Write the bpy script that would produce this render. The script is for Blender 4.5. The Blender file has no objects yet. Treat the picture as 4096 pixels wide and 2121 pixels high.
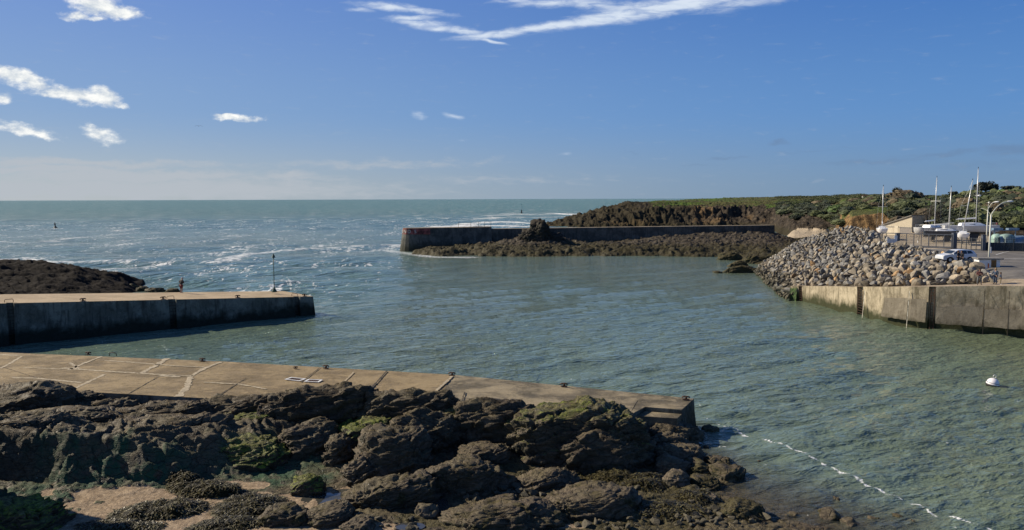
import bpy, bmesh, math, random
import numpy as np
from mathutils import Vector, Matrix, Euler
from math import radians as R, sin, cos, pi
random.seed(7)
S = bpy.context.scene
C = S.collection
H0 = 14.35; F = 800.0
# ---------------------------------------------------------------- camera
PITCH = math.atan(66.2/F); ROLL = -0.0031
CAMM = Matrix.Rotation(pi/2-PITCH, 3, 'X') @ Matrix.Rotation(ROLL, 3, 'Z')
cam = bpy.data.cameras.new('camera'); co = bpy.data.objects.new('camera', cam); C.objects.link(co)
co.matrix_world = Matrix.Translation((0, 0, H0)) @ CAMM.to_4x4()
cam.sensor_width = 36; cam.lens = 36*F/1024; cam.clip_start = 0.1; cam.clip_end = 200000
S.camera = co
def ray(px, py):
    return CAMM @ Vector(((px-512)/F, (265-py)/F, -1))
def at(px, py, z=0.0):
    d = ray(px, py); t = (z-H0)/d.z
    return Vector((d.x*t, d.y*t, z))
def atd(px, py, Y):
    d = ray(px, py); t = Y/d.y
    return Vector((d.x*t, Y, H0+d.z*t))
def proj(v):
    l = CAMM.transposed() @ (Vector(v)-Vector((0, 0, H0)))
    return (512+F*l.x/-l.z, 265-F*l.y/-l.z)
# ---------------------------------------------------------------- numpy noise
rng = np.random.default_rng(11)
PERM = rng.permutation(256).astype(np.int64); PERM = np.concatenate([PERM, PERM, PERM])
GR = rng.normal(size=(256, 3)); GR /= np.linalg.norm(GR, axis=1)[:, None]
def perlin2(p, seed=0):
    q = p[:, :2]+seed*17.31
    i = np.floor(q).astype(np.int64); f = q-i; i &= 255
    u = f*f*f*(f*(f*6-15)+10); r = 0
    for dx in (0, 1):
        for dy in (0, 1):
            h = PERM[PERM[(i[:, 0]+dx) & 255]+((i[:, 1]+dy) & 255)]
            d = G2[h, 0]*(f[:, 0]-dx)+G2[h, 1]*(f[:, 1]-dy)
            r = r+(u[:, 0] if dx else 1-u[:, 0])*(u[:, 1] if dy else 1-u[:, 1])*d
    return r*1.5
G2 = np.stack([np.cos(np.arange(256)*2.39996), np.sin(np.arange(256)*2.39996)], 1)
def perlin(p, seed=0):
    if not p[:, 2].any(): return perlin2(p, seed)
    p = p+seed*17.31
    i = np.floor(p).astype(np.int64); f = p-i; i &= 255
    u = f*f*f*(f*(f*6-15)+10); r = 0
    for dx in (0, 1):
        for dy in (0, 1):
            for dz in (0, 1):
                h = PERM[PERM[PERM[(i[:, 0]+dx) & 255]+((i[:, 1]+dy) & 255)]+((i[:, 2]+dz) & 255)]
                g = GR[h]; d = (g*(f-np.array([dx, dy, dz]))).sum(1)
                w = (u[:, 0] if dx else 1-u[:, 0])*(u[:, 1] if dy else 1-u[:, 1])*(u[:, 2] if dz else 1-u[:, 2])
                r = r+w*d
    return r*1.6
def fbm(p, o=4, seed=0, gain=.5):
    r = 0; a = 1
    for k in range(o):
        r = r+a*perlin(p*(2.03**k), seed+k); a *= gain
    return r
def ridged(p, o=4, seed=0, gain=.5):
    r = 0; a = 1
    for k in range(o):
        r = r+a*(1-2*np.abs(perlin(p*(2.07**k), seed+k))); a *= gain
    return r*.5
def worley(p, seed=0):                                  # 3D cell noise: F1, F2-F1, cell value
    flat = not p[::97, 2].any()
    i = np.floor(p).astype(np.int64); f = p-i
    b1 = np.full(len(p), 9.); b2 = np.full(len(p), 9.); cv = np.zeros(len(p))
    for dx in (-1, 0, 1):
        for dy in (-1, 0, 1):
            for dz in ((0,) if flat else (-1, 0, 1)):
                a = (i[:, 0]+dx+seed) & 255; b = (i[:, 1]+dy) & 255; c = (i[:, 2]+dz) & 255
                h = PERM[PERM[PERM[a]+b]+c]
                j = (GR[h]*.5+.5)
                if flat: j[:, 2] = 0
                d = np.linalg.norm(j+np.array([dx, dy, dz])-f, axis=1)
                nb = d < b1
                b2 = np.where(nb, b1, np.minimum(b2, d)); cv = np.where(nb, h/255., cv); b1 = np.where(nb, d, b1)
    return b1, b2-b1, cv
def sstep(a, b, x):
    t = np.clip((x-a)/(b-a), 0, 1); return t*t*(3-2*t)
# ---------------------------------------------------------------- object helpers
def tag(o, label=None, cat=None, group=None, kind=None):
    if label: o['label'] = label
    if cat: o['category'] = cat
    if group: o['group'] = group
    if kind: o['kind'] = kind
    return o
def link(name, me, parent=None, mat=None, loc=None):
    o = bpy.data.objects.new(name, me); C.objects.link(o)
    if mat:
        me.materials.clear(); me.materials.append(mat)
    if parent: o.parent = parent
    if loc is not None: o.location = loc
    return o
def empty(name, loc=(0, 0, 0), rz=0.):
    o = bpy.data.objects.new(name, None); C.objects.link(o); o.location = loc; o.rotation_euler = (0, 0, rz)
    o.empty_display_size = .2
    return o
def npmesh(name, V, Fc, smooth=True, attrs=None):
    me = bpy.data.meshes.new(name)
    V = np.asarray(V, dtype=np.float32); Fc = np.asarray(Fc, dtype=np.int32); k = Fc.shape[1]
    me.vertices.add(len(V)); me.vertices.foreach_set('co', V.ravel())
    me.loops.add(Fc.size); me.loops.foreach_set('vertex_index', Fc.ravel())
    me.polygons.add(len(Fc)); me.polygons.foreach_set('loop_start', np.arange(0, Fc.size, k, dtype=np.int32))
    me.polygons.foreach_set('loop_total', np.full(len(Fc), k, dtype=np.int32))
    me.polygons.foreach_set('use_smooth', np.full(len(Fc), smooth))
    for n, a in (attrs or {}).items():
        at_ = me.attributes.new(n, 'FLOAT', 'POINT'); at_.data.foreach_set('value', np.asarray(a, dtype=np.float32))
    me.update(calc_edges=True); me.validate()
    return me
def gridfaces(nr, nc):
    a = np.arange(nr*nc).reshape(nr, nc)
    return np.stack([a[:-1, :-1].ravel(), a[:-1, 1:].ravel(), a[1:, 1:].ravel(), a[1:, :-1].ravel()], 1)
class MB:
    """collects simple shapes; build() links them as ONE mesh object"""
    def __init__(s): s.v = []; s.f = []
    def add(s, v, f):
        n = len(s.v); s.v += [tuple(q) for q in v]; s.f += [tuple(i+n for i in q) for q in f]; return s
    def box(s, c, d, rz=0., M=None, taper=1.):
        x, y, z = d[0]/2, d[1]/2, d[2]/2; cr, sr = cos(rz), sin(rz); vs = []
        for (a, b, e) in ((-1,-1,-1),(1,-1,-1),(1,1,-1),(-1,1,-1),(-1,-1,1),(1,-1,1),(1,1,1),(-1,1,1)):
            t = taper if e > 0 else 1
            p = (a*x*t, b*y*t, e*z); p = (p[0]*cr-p[1]*sr+c[0], p[0]*sr+p[1]*cr+c[1], p[2]+c[2])
            vs.append(M @ Vector(p) if M else p)
        return s.add(vs, [(0,3,2,1),(4,5,6,7),(0,1,5,4),(1,2,6,5),(2,3,7,6),(3,0,4,7)])
    def tube(s, pts, r, n=8, cap=True):
        pts = [Vector(p) for p in pts]; rr = r if isinstance(r, (list, tuple)) else [r]*len(pts)
        vs = []; up = Vector((0, 0, 1)); prev = None
        for i, p in enumerate(pts):
            a = pts[max(0, i-1)]; b = pts[min(len(pts)-1, i+1)]; t = (b-a).normalized()
            if prev is None:
                u = t.cross(up); u = u if u.length > .01 else t.cross(Vector((1, 0, 0)))
            else: u = prev-t*prev.dot(t)
            u.normalize(); prev = u; w = t.cross(u)
            for k in range(n):
                an = 2*pi*k/n; vs.append(p+(u*cos(an)+w*sin(an))*rr[i])
        f = []
        for i in range(len(pts)-1):
            for k in range(n):
                a = i*n+k; b = i*n+(k+1) % n; f.append((a, b, b+n, a+n))
        if cap: f.append(tuple(range(n-1, -1, -1))); f.append(tuple((len(pts)-1)*n+k for k in range(n)))
        return s.add(vs, f)
    def lathe(s, prof, c=(0, 0, 0), n=20):
        vs = []; f = []
        for (r, z) in prof:
            for k in range(n): vs.append((c[0]+r*cos(2*pi*k/n), c[1]+r*sin(2*pi*k/n), c[2]+z))
        for i in range(len(prof)-1):
            for k in range(n):
                a = i*n+k; b = i*n+(k+1) % n; f.append((a, b, b+n, a+n))
        f.append(tuple(range(n-1, -1, -1))); f.append(tuple((len(prof)-1)*n+k for k in range(n)))
        return s.add(vs, f)
    def prism(s, poly, z0, z1, inset=None):
        n = len(poly); top = [(p[0], p[1], (p[2] if len(p) > 2 else z1)) for p in poly]
        bot = [(q[0], q[1], z0) for q in (inset or poly)]
        f = [tuple(range(n)), tuple(range(2*n-1, n-1, -1))]
        for i in range(n):
            j = (i+1) % n; f.append((i, i+n, j+n, j))
        return s.add(top+bot, f)
    def build(s, name, mat, parent=None, smooth=False, loc=None, bevel=0):
        me = bpy.data.meshes.new(name); me.from_pydata(s.v, [], s.f); me.update()
        bm = bmesh.new(); bm.from_mesh(me); bmesh.ops.recalc_face_normals(bm, faces=bm.faces); bm.to_mesh(me); bm.free()
        if smooth:
            for p in me.polygons: p.use_smooth = True
        o = link(name, me, parent, mat, loc)
        if bevel:
            b = o.modifiers.new('bevel', 'BEVEL'); b.width = bevel; b.segments = 2; b.limit_method = 'ANGLE'
        return o
# ---------------------------------------------------------------- node helpers
def nd(nt, t, ins=None, **props):
    n = nt.nodes.new(t)
    for k, v in props.items(): setattr(n, k, v)
    for k, v in (ins or {}).items():
        if isinstance(v, bpy.types.NodeSocket): nt.links.new(v, n.inputs[k])
        else: n.inputs[k].default_value = v
    return n
def mth(nt, op, a, b=0., c=None, clamp=False):
    ins = {0: a, 1: b}
    if c is not None: ins[2] = c
    return nd(nt, 'ShaderNodeMath', ins, operation=op, use_clamp=clamp).outputs[0]
def c4(c): return (c[0], c[1], c[2], 1)
def mix(nt, fac, a, b, mode='MIX'):
    n = nt.nodes.new('ShaderNodeMix'); n.data_type = 'RGBA'; n.blend_type = mode
    for i, v in ((0, fac), (6, a), (7, b)):
        if isinstance(v, bpy.types.NodeSocket): nt.links.new(v, n.inputs[i])
        else: n.inputs[i].default_value = v if i == 0 else c4(v)
    return n.outputs[2]
def ramp(nt, fac, stops):
    n = nt.nodes.new('ShaderNodeValToRGB'); e = n.color_ramp.elements
    while len(e) < len(stops): e.new(.5)
    for i, (p, c) in enumerate(stops): e[i].position = p; e[i].color = c4(c) if hasattr(c, '__len__') else (c, c, c, 1)
    nt.links.new(fac, n.inputs[0]); return n.outputs[0]
def mr(nt, v, a, b, c=0., d=1.):
    return nd(nt, 'ShaderNodeMapRange', {0: v, 1: a, 2: b, 3: c, 4: d}, interpolation_type='SMOOTHSTEP').outputs[0]
def noise(nt, vec, scale, detail=4., rough=.55, dist=0.):
    return nd(nt, 'ShaderNodeTexNoise', {'Vector': vec, 'Scale': scale, 'Detail': detail, 'Roughness': rough, 'Distortion': dist}).outputs['Fac']
def mapping(nt, vec, scale=(1, 1, 1), rot=(0, 0, 0), loc=(0, 0, 0)):
    return nd(nt, 'ShaderNodeMapping', {'Vector': vec, 'Scale': scale, 'Rotation': rot, 'Location': loc}).outputs[0]
def texmap(nt, vec, wid, rz):
    return nd(nt, 'ShaderNodeMapping', {'Vector': vec, 'Scale': (1, wid, 1), 'Rotation': (0, 0, rz)}, vector_type='TEXTURE').outputs[0]
def newmat(name):
    m = bpy.data.materials.new(name); m.use_nodes = True; nt = m.node_tree
    return m, nt, nt.nodes['Principled BSDF']
def bump(nt, h, strength=.5, dist=.05, normal=None):
    ins = {'Height': h, 'Strength': strength, 'Distance': dist}
    if normal is not None: ins['Normal'] = normal
    return nd(nt, 'ShaderNodeBump', ins).outputs[0]
def plain(name, col, rough=.6, metal=0., var=.12, scale=3., dark=None):
    m, nt, b = newmat(name); g = nd(nt, 'ShaderNodeTexCoord').outputs['Object']
    n = noise(nt, g, scale, 5.)
    d = dark or tuple(c*(1-var*2.2) for c in col)
    nt.links.new(mix(nt, mr(nt, n, .3, .7), d, tuple(min(1, c*(1+var)) for c in col)), b.inputs['Base Color'])
    b.inputs['Roughness'].default_value = rough; b.inputs['Metallic'].default_value = metal
    return m
# ---------------------------------------------------------------- materials
def attr(nt, name): return nd(nt, 'ShaderNodeAttribute', attribute_name=name).outputs['Fac']
def rock_material(name, use_attr=True, far=False, cols=((.020,.015,.010),(.082,.061,.038),(.185,.138,.086)), k=1., upk=1.):
    m, nt, b = newmat(name)
    pos = nd(nt, 'ShaderNodeNewGeometry').outputs['Position']
    nrm = nd(nt, 'ShaderNodeNewGeometry').outputs['Normal']
    nz = nd(nt, 'ShaderNodeSeparateXYZ', {0: nrm}).outputs[2]
    pz = nd(nt, 'ShaderNodeSeparateXYZ', {0: pos}).outputs[2]
    n1 = noise(nt, pos, .55*k, 6., .62); n2 = noise(nt, pos, 5*k, 6., .7); n3 = noise(nt, pos, 1.7*k, 4., .6, .6)
    col = ramp(nt, mth(nt, 'ADD', mth(nt, 'MULTIPLY', n1, .45), mth(nt, 'MULTIPLY', n2, .55)), [(.28, cols[0]), (.48, cols[1]), (.72, cols[2])])
    st = noise(nt, mapping(nt, pos, (1.2*k, 1.2*k, 11*k), (.35, .12, .4)), 1.4, 5., .6)
    col = mix(nt, mr(nt, st, .42, .62, 0, .45), col, cols[0])
    if use_attr:
        oc = nd(nt, 'ShaderNodeSeparateColor', {0: nd(nt, 'ShaderNodeObjectInfo').outputs['Color']})
        pale = mth(nt, 'ADD', oc.outputs[2], attr(nt, 'pale'), clamp=True)
        col = mix(nt, mth(nt, 'MULTIPLY', pale, mr(nt, n3, .3, .6, .35, 1)), col, mix(nt, n2, (.11,.085,.060), (.22,.175,.130)))
        weed = mth(nt, 'ADD', oc.outputs[1], attr(nt, 'weed'), clamp=True)
        wm = mr(nt, mth(nt, 'ADD', n3, mth(nt, 'MULTIPLY', weed, .55)), .62, .78)
        wv = nd(nt, 'ShaderNodeTexVoronoi', {'Vector': pos, 'Scale': 9.}).outputs['Distance']
        col = mix(nt, wm, col, mix(nt, wv, (.016,.013,.006), (.085,.072,.024)))
        al = mth(nt, 'ADD', oc.outputs[0], attr(nt, 'algae'), clamp=True)
        top = mr(nt, nz, .25, .85, .12, 1)
        am = mr(nt, mth(nt, 'ADD', mth(nt, 'MULTIPLY', al, top), mth(nt, 'MULTIPLY', n3, .55)), .52, .82)
        col = mix(nt, am, col, mix(nt, mr(nt, n2, .35, .65), (.025,.045,.006), (.21,.26,.022)))
        # dark film of green algae low on the foreshore
        lo = mth(nt, 'MULTIPLY', attr(nt, 'slime'), mr(nt, n3, .34, .52))
        col = mix(nt, mth(nt, 'MULTIPLY', lo, .9), col, mix(nt, n2, (.006,.035,.018), (.02,.115,.06)))
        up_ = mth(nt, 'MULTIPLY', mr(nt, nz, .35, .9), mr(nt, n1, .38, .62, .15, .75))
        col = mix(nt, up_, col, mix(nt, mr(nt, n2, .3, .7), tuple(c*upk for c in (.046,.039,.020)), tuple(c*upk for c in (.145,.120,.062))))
        col = mix(nt, mth(nt, 'MULTIPLY', mr(nt, nz, .45, .0), .55), col, mix(nt, n2, (.010,.018,.012), (.034,.050,.034)))  # steep faces: shade painted in as a dark green algae tint
        cw = nd(nt, 'ShaderNodeVectorMath', {0: mapping(nt, pos, (1., 1., 2.2), (.3, .25, .2)), 1: nd(nt, 'ShaderNodeVectorMath', {0: nd(nt, 'ShaderNodeTexNoise', {'Vector': pos, 'Scale': 1.6, 'Detail': 3.}).outputs['Color'], 'Scale': .7}, operation='SCALE').outputs[0]}, operation='ADD').outputs[0]
        crk = mr(nt, nd(nt, 'ShaderNodeTexVoronoi', {'Vector': cw, 'Scale': 1.1*k}, feature='DISTANCE_TO_EDGE').outputs['Distance'], .0, .045)
        col = mix(nt, mth(nt, 'MULTIPLY', mth(nt, 'SUBTRACT', 1., crk), .32), col, (.010,.009,.007))
        n4 = noise(nt, pos, 21., 4., .75)
        col = mix(nt, mth(nt, 'MULTIPLY', mr(nt, n4, .60, .70), mr(nt, n1, .45, .6, .1, .75)), col, (.23,.20,.15))
        sd = attr(nt, 'sand')
        sc = mix(nt, mr(nt, n2, .35, .7), (.21,.152,.098), (.42,.32,.215))
        sm = mr(nt, mth(nt, 'ADD', sd, mth(nt, 'MULTIPLY', mth(nt, 'SUBTRACT', n2, .5), .5)), .42, .56)
        col = mix(nt, sm, col, sc)
        vo = nd(nt, 'ShaderNodeTexVoronoi', {'Vector': pos, 'Scale': 2.1}).outputs['Distance']
        spk = mth(nt, 'MULTIPLY', mr(nt, vo, .035, .06, 1, 0), mr(nt, n1, .5, .6))
        spk = mth(nt, 'MULTIPLY', spk, mth(nt, 'SUBTRACT', 1., sm))
        col = mix(nt, spk, col, (.6,.6,.55))
        rg = mth(nt, 'ADD', mr(nt, n3, .3, .7, .55, .9), mth(nt, 'MULTIPLY', sm, .2), clamp=True)
        nt.links.new(rg, b.inputs['Roughness']); b.inputs['Specular IOR Level'].default_value = .28
    else:
        b.inputs['Roughness'].default_value = .9; b.inputs['Specular IOR Level'].default_value = .06
    nt.links.new(col, b.inputs['Base Color'])
    h = mth(nt, 'ADD', mth(nt, 'MULTIPLY', n2, .6), mth(nt, 'MULTIPLY', st, .6))
    if use_attr: h = mth(nt, 'ADD', h, mth(nt, 'MULTIPLY', mth(nt, 'MULTIPLY', crk, .35), mth(nt, 'SUBTRACT', 1., sm)))
    nb = bump(nt, h, .9, .14/k if not far else .8)
    if use_attr:
        h2 = noise(nt, pos, 26., 4., .7); nb = bump(nt, h2, .5, .02, nb)
    nt.links.new(nb, b.inputs['Normal'])
    return m
M = {}
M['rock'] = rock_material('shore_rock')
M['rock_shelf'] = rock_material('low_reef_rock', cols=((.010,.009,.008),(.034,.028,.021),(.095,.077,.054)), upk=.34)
M['rock_dark'] = rock_material('black_shore_rock', False, False, cols=((.006,.0055,.005),(.020,.017,.015),(.042,.035,.029)))
M['rock_far'] = rock_material('far_rock', False, True, cols=((.028,.024,.02),(.095,.078,.058),(.20,.16,.115)), k=.35)
def terrain_far_material():
    m, nt, b = newmat('headland_ground')
    g = nd(nt, 'ShaderNodeNewGeometry'); pos = g.outputs['Position']
    nz = nd(nt, 'ShaderNodeSeparateXYZ', {0: g.outputs['True Normal']}).outputs[2]
    n1 = noise(nt, pos, .08, 6., .65); n2 = noise(nt, pos, .5, 6., .7); n3 = noise(nt, pos, .03, 4.)
    rock = ramp(nt, n2, [(.3, (.013,.011,.009)), (.5, (.040,.032,.024)), (.72, (.135,.105,.074))])
    ora = attr(nt, 'orange')
    rock = mix(nt, ora, rock, mix(nt, mr(nt, n2, .35, .62), (.075,.046,.022), (.33,.205,.09)))
    grass = mix(nt, mr(nt, n1, .4, .6), (.075,.082,.026), (.085,.155,.022))
    grass = mix(nt, mr(nt, n3, .42, .6, 0, .7), grass, (.105,.082,.042))
    grass = mix(nt, mr(nt, noise(nt, pos, 1.2, 4.), .4, .65, .0, .45), grass, (.03,.045,.015))
    gm = mr(nt, mth(nt, 'ADD', attr(nt, 'grass'), mth(nt, 'MULTIPLY', mth(nt, 'SUBTRACT', n2, .5), .9)), .42, .6)
    gm = mth(nt, 'MULTIPLY', gm, mr(nt, nz, .35, .7, .15, 1))
    col = mix(nt, gm, rock, grass)
    sc = mix(nt, n2, (.33,.27,.19), (.48,.40,.30))
    col = mix(nt, mr(nt, mth(nt, 'ADD', attr(nt, 'sand'), mth(nt, 'MULTIPLY', mth(nt, 'SUBTRACT', n2, .5), .4)), .45, .55), col, sc)
    col = mix(nt, mth(nt, 'MULTIPLY', attr(nt, 'weed'), mr(nt, n2, .35, .6, .4, .95)), col, (.035,.030,.013))
    nt.links.new(col, b.inputs['Base Color']); b.inputs['Roughness'].default_value = .9; b.inputs['Specular IOR Level'].default_value = .15
    nt.links.new(bump(nt, n2, 1., 1.1), b.inputs['Normal'])
    return m
M['headland'] = terrain_far_material()
def concrete(name, c0, c1, stain=(.05,.045,.035), low=None, zlow=(0., 1.2), wet=0., spk=1., streak=0.):
    """low: colour of the weed band near the water, zlow: heights where it fades"""
    m, nt, b = newmat(name)
    g = nd(nt, 'ShaderNodeNewGeometry'); pos = g.outputs['Position']
    pz = nd(nt, 'ShaderNodeSeparateXYZ', {0: pos}).outputs[2]
    n1 = noise(nt, pos, .35, 6., .6, .4); n2 = noise(nt, pos, 2.2, 5., .6); n3 = noise(nt, pos, 14., 5., .75)
    col = mix(nt, mr(nt, n1, .38, .62), c0, c1)
    col = mix(nt, mth(nt, 'MULTIPLY', mr(nt, n3, .45, .75), .45*spk), col, stain)
    col = mix(nt, mth(nt, 'MULTIPLY', mr(nt, n3, .5, .25), .35*spk), col, tuple(min(1, c*1.5) for c in c1))
    col = mix(nt, mth(nt, 'MULTIPLY', mr(nt, n2, .55, .72), .5), col, stain)
    n5 = noise(nt, mapping(nt, pos, (1, 1.6, 1)), .9, 5., .72, .5)
    col = mix(nt, mr(nt, n5, .54, .62, 0, .38*spk), col, tuple(min(1, c*1.25) for c in c1)); col = mix(nt, mr(nt, n5, .43, .36, 0, .40*spk), col, tuple(c*1.6 for c in stain))
    if streak:
        s = noise(nt, mapping(nt, pos, (1.6, 1.6, .22)), 1.3, 5., .65)
        col = mix(nt, mth(nt, 'MULTIPLY', mr(nt, s, .48, .66), streak), col, stain)
    if low:
        wz = mth(nt, 'ADD', pz, mth(nt, 'MULTIPLY', mth(nt, 'SUBTRACT', noise(nt, pos, .55, 5., .65), .5), -2.6))
        col = mix(nt, mr(nt, wz, zlow[0], zlow[1], 1, 0), col, mix(nt, mr(nt, n3, .35, .65), low, tuple(c*2.2 for c in low)))
    nt.links.new(col, b.inputs['Base Color'])
    nt.links.new(mr(nt, n2, .3, .7, .65-wet, .92), b.inputs['Roughness']); b.inputs['Specular IOR Level'].default_value = .25
    nt.links.new(bump(nt, mth(nt, 'ADD', n3, mth(nt, 'MULTIPLY', n2, 1.5)), .55, .04), b.inputs['Normal'])
    return m
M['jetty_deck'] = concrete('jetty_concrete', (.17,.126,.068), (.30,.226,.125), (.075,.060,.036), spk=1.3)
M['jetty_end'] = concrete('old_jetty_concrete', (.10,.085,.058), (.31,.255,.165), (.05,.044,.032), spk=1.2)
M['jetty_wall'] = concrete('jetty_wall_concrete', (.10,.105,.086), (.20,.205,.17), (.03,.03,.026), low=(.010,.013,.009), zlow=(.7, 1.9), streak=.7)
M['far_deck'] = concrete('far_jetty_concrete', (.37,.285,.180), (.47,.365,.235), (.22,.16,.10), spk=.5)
M['quay_wall'] = concrete('quay_wall_concrete', (.25,.21,.145), (.47,.40,.285), (.10,.085,.05), low=(.026,.028,.012), zlow=(.5, 1.7), streak=.7)
M['quay_patch'] = concrete('quay_repair_render', (.18,.155,.115), (.25,.218,.165), (.085,.07,.05), low=(.030,.027,.016), zlow=(.3, 1.3), streak=.4)
M['path'] = concrete('quay_path_concrete', (.27,.215,.15), (.40,.325,.235), (.13,.10,.07))
M['asphalt'] = concrete('worn_asphalt', (.115,.108,.10), (.185,.172,.155), (.08,.075,.07), spk=.6)
M['yard'] = concrete('yard_gravel', (.33,.275,.20), (.46,.39,.29), (.2,.16,.11), spk=.6)
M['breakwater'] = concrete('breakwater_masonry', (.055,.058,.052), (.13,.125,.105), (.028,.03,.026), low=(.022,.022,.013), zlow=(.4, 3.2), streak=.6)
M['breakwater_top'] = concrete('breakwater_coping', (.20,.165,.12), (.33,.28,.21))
M['mortar'] = plain('pale_mortar', (.42,.35,.24), .85, var=.2, scale=6)
M['crack'] = plain('dark_joint', (.035,.028,.02), .9)
M['white'] = plain('white_gelcoat', (.80,.80,.80), .3, var=.04)
M['white_paint'] = plain('white_paint', (.78,.78,.76), .6, var=.08)
M['cream'] = plain('cream_render', (.52,.46,.35), .8, var=.08)
M['beige'] = plain('beige_sheeting', (.44,.38,.28), .7, var=.06)
M['greydoor'] = plain('grey_sheet_metal', (.20,.18,.165), .7, var=.06)
M['roof'] = plain('grey_fibre_roof', (.20,.19,.175), .8)
M['dkmetal'] = plain('dark_painted_steel', (.045,.052,.062), .5)
M['gatemetal'] = plain('slate_blue_steel', (.085,.095,.115), .5)
M['alu'] = plain('aluminium_mast', (.62,.62,.60), .35, .3, var=.05)
M['lampgreen'] = plain('pale_grey_post', (.60,.60,.52), .5, var=.05)
M['antifoul'] = plain('dark_antifouling', (.05,.055,.06), .7)
M['hull_grey'] = plain('grey_hull', (.50,.50,.50), .4, var=.05)
M['navy'] = plain('navy_hull', (.03,.045,.07), .35)
M['glass'] = plain('dark_window_glass', (.02,.028,.038), .08, var=.05)
M['tyre'] = plain('black_rubber', (.02,.02,.02), .85)
M['carpaint'] = plain('silver_white_car_paint', (.66,.68,.71), .25, .1, var=.02)
M['greenpaint'] = plain('dark_green_paint', (.012,.055,.030), .5)
M['black'] = plain('black_paint', (.015,.015,.015), .6)
M['rust'] = plain('rusty_iron', (.075,.035,.02), .8, var=.3, scale=20)
M['skin'] = plain('skin', (.30,.17,.11), .6, var=.04)
M['red'] = plain('red_cloth', (.13,.018,.024), .8)
M['darkcloth'] = plain('black_cloth', (.018,.018,.022), .85)
M['navycloth'] = plain('navy_cloth', (.03,.05,.09), .85)
M['maroon'] = plain('maroon_cloth', (.13,.045,.04), .85)
M['greytrousers'] = plain('grey_cloth', (.13,.14,.14), .85)
M['khaki'] = plain('khaki_cloth', (.25,.20,.12), .85)
M['greyhair'] = plain('grey_hair', (.45,.43,.40), .8)
M['blonde'] = plain('blonde_hair', (.38,.24,.10), .8)
M['brownhair'] = plain('brown_hair', (.07,.035,.02), .8)
M['door'] = plain('brown_varnished_door', (.20,.10,.025), .6)
M['orange'] = plain('orange_paint', (.75,.17,.02), .5)
M['bluetarp'] = plain('blue_tarpaulin', (.16,.24,.33), .6)
M['greentarp'] = plain('pale_green_tarpaulin', (.22,.36,.30), .6)
M['net'] = plain('dark_blue_netting', (.035,.055,.07), .9, var=.3, scale=8)
M['bark'] = plain('grey_bark', (.10,.085,.065), .9, var=.3, scale=8)
def leafmat(name, c0, c1, sc=.5):
    m, nt, b = newmat(name)
    g = nd(nt, 'ShaderNodeNewGeometry'); pos = g.outputs['Position']
    n = noise(nt, pos, sc, 4.); r = g.outputs['Random Per Island']
    oi = nd(nt, 'ShaderNodeObjectInfo').outputs['Random']
    f = mth(nt, 'ADD', mth(nt, 'MULTIPLY', n, .6), mth(nt, 'MULTIPLY', r, .4))
    f = mth(nt, 'ADD', f, mth(nt, 'MULTIPLY', mth(nt, 'SUBTRACT', oi, .5), .35), clamp=True)
    nt.links.new(mix(nt, mr(nt, f, .2, .8), c0, c1), b.inputs['Base Color']); b.inputs['Roughness'].default_value = .75
    return m
M['leaf'] = leafmat('scrub_leaves', (.022,.034,.012), (.090,.105,.034))
M['leaf_dark'] = leafmat('dark_evergreen_leaves', (.008,.015,.008), (.035,.047,.019))
M['leaf_brown'] = leafmat('brown_scrub_leaves', (.05,.038,.020), (.13,.098,.05))
M['leaf_green'] = leafmat('bright_scrub_leaves', (.035,.06,.014), (.08,.135,.027))
def weedmat():
    m, nt, b = newmat('bladder_wrack')
    g = nd(nt, 'ShaderNodeNewGeometry'); r = g.outputs['Random Per Island']
    nt.links.new(ramp(nt, r, [(0., (.018,.016,.008)), (.5, (.05,.040,.014)), (.85, (.095,.080,.026)), (1., (.16,.14,.06))]), b.inputs['Base Color'])
    b.inputs['Roughness'].default_value = .5
    return m
M['weed'] = weedmat()
def stonemat(name, stops):
    m, nt, b = newmat(name)
    g = nd(nt, 'ShaderNodeTexCoord').outputs['Object']; gi = nd(nt, 'ShaderNodeNewGeometry')
    oi = nd(nt, 'ShaderNodeObjectInfo').outputs['Random']
    r = mth(nt, 'FRACT', mth(nt, 'ADD', oi, gi.outputs['Random Per Island']))
    n1 = noise(nt, g, 1.3, 5., .65); n2 = noise(nt, g, 7., 5., .7)
    col = ramp(nt, r, stops)
    col = mix(nt, mr(nt, n1, .40, .62, 0, .5), col, tuple(c*.55 for c in stops[0][1]))
    col = mix(nt, mr(nt, n2, .5, .75, 0, .4), col, (.07,.055,.04))
    pz = nd(nt, 'ShaderNodeSeparateXYZ', {0: gi.outputs['Position']}).outputs[2]
    px_ = nd(nt, 'ShaderNodeSeparateXYZ', {0: gi.outputs['Position']}).outputs[0]
    low = mth(nt, 'ADD', pz, mth(nt, 'MULTIPLY', n1, -1.6))
    lw = mr(nt, low, -.2, 1.4, 1, 0)
    col = mix(nt, mth(nt, 'MULTIPLY', lw, .75), col, (.03,.03,.012))
    nt.links.new(col, b.inputs['Base Color']); b.inputs['Roughness'].default_value = .8
    nt.links.new(bump(nt, n2, .5, .06), b.inputs['Normal'])
    return m
M['stone_grey'] = stonemat('grey_armour_stone', [(0., (.13,.126,.118)), (.5, (.255,.243,.22)), (1., (.44,.42,.375))])
M['stone_tan'] = stonemat('tan_armour_stone', [(0., (.14,.12,.09)), (.5, (.26,.22,.16)), (1., (.43,.355,.255))])
M['stone_orange'] = stonemat('orange_armour_stone', [(0., (.22,.13,.06)), (.5, (.36,.22,.105)), (1., (.52,.34,.17))])
M['cobble'] = stonemat('beach_cobble', [(0., (.13,.10,.075)), (.5, (.24,.19,.14)), (1., (.36,.29,.21))])
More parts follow.
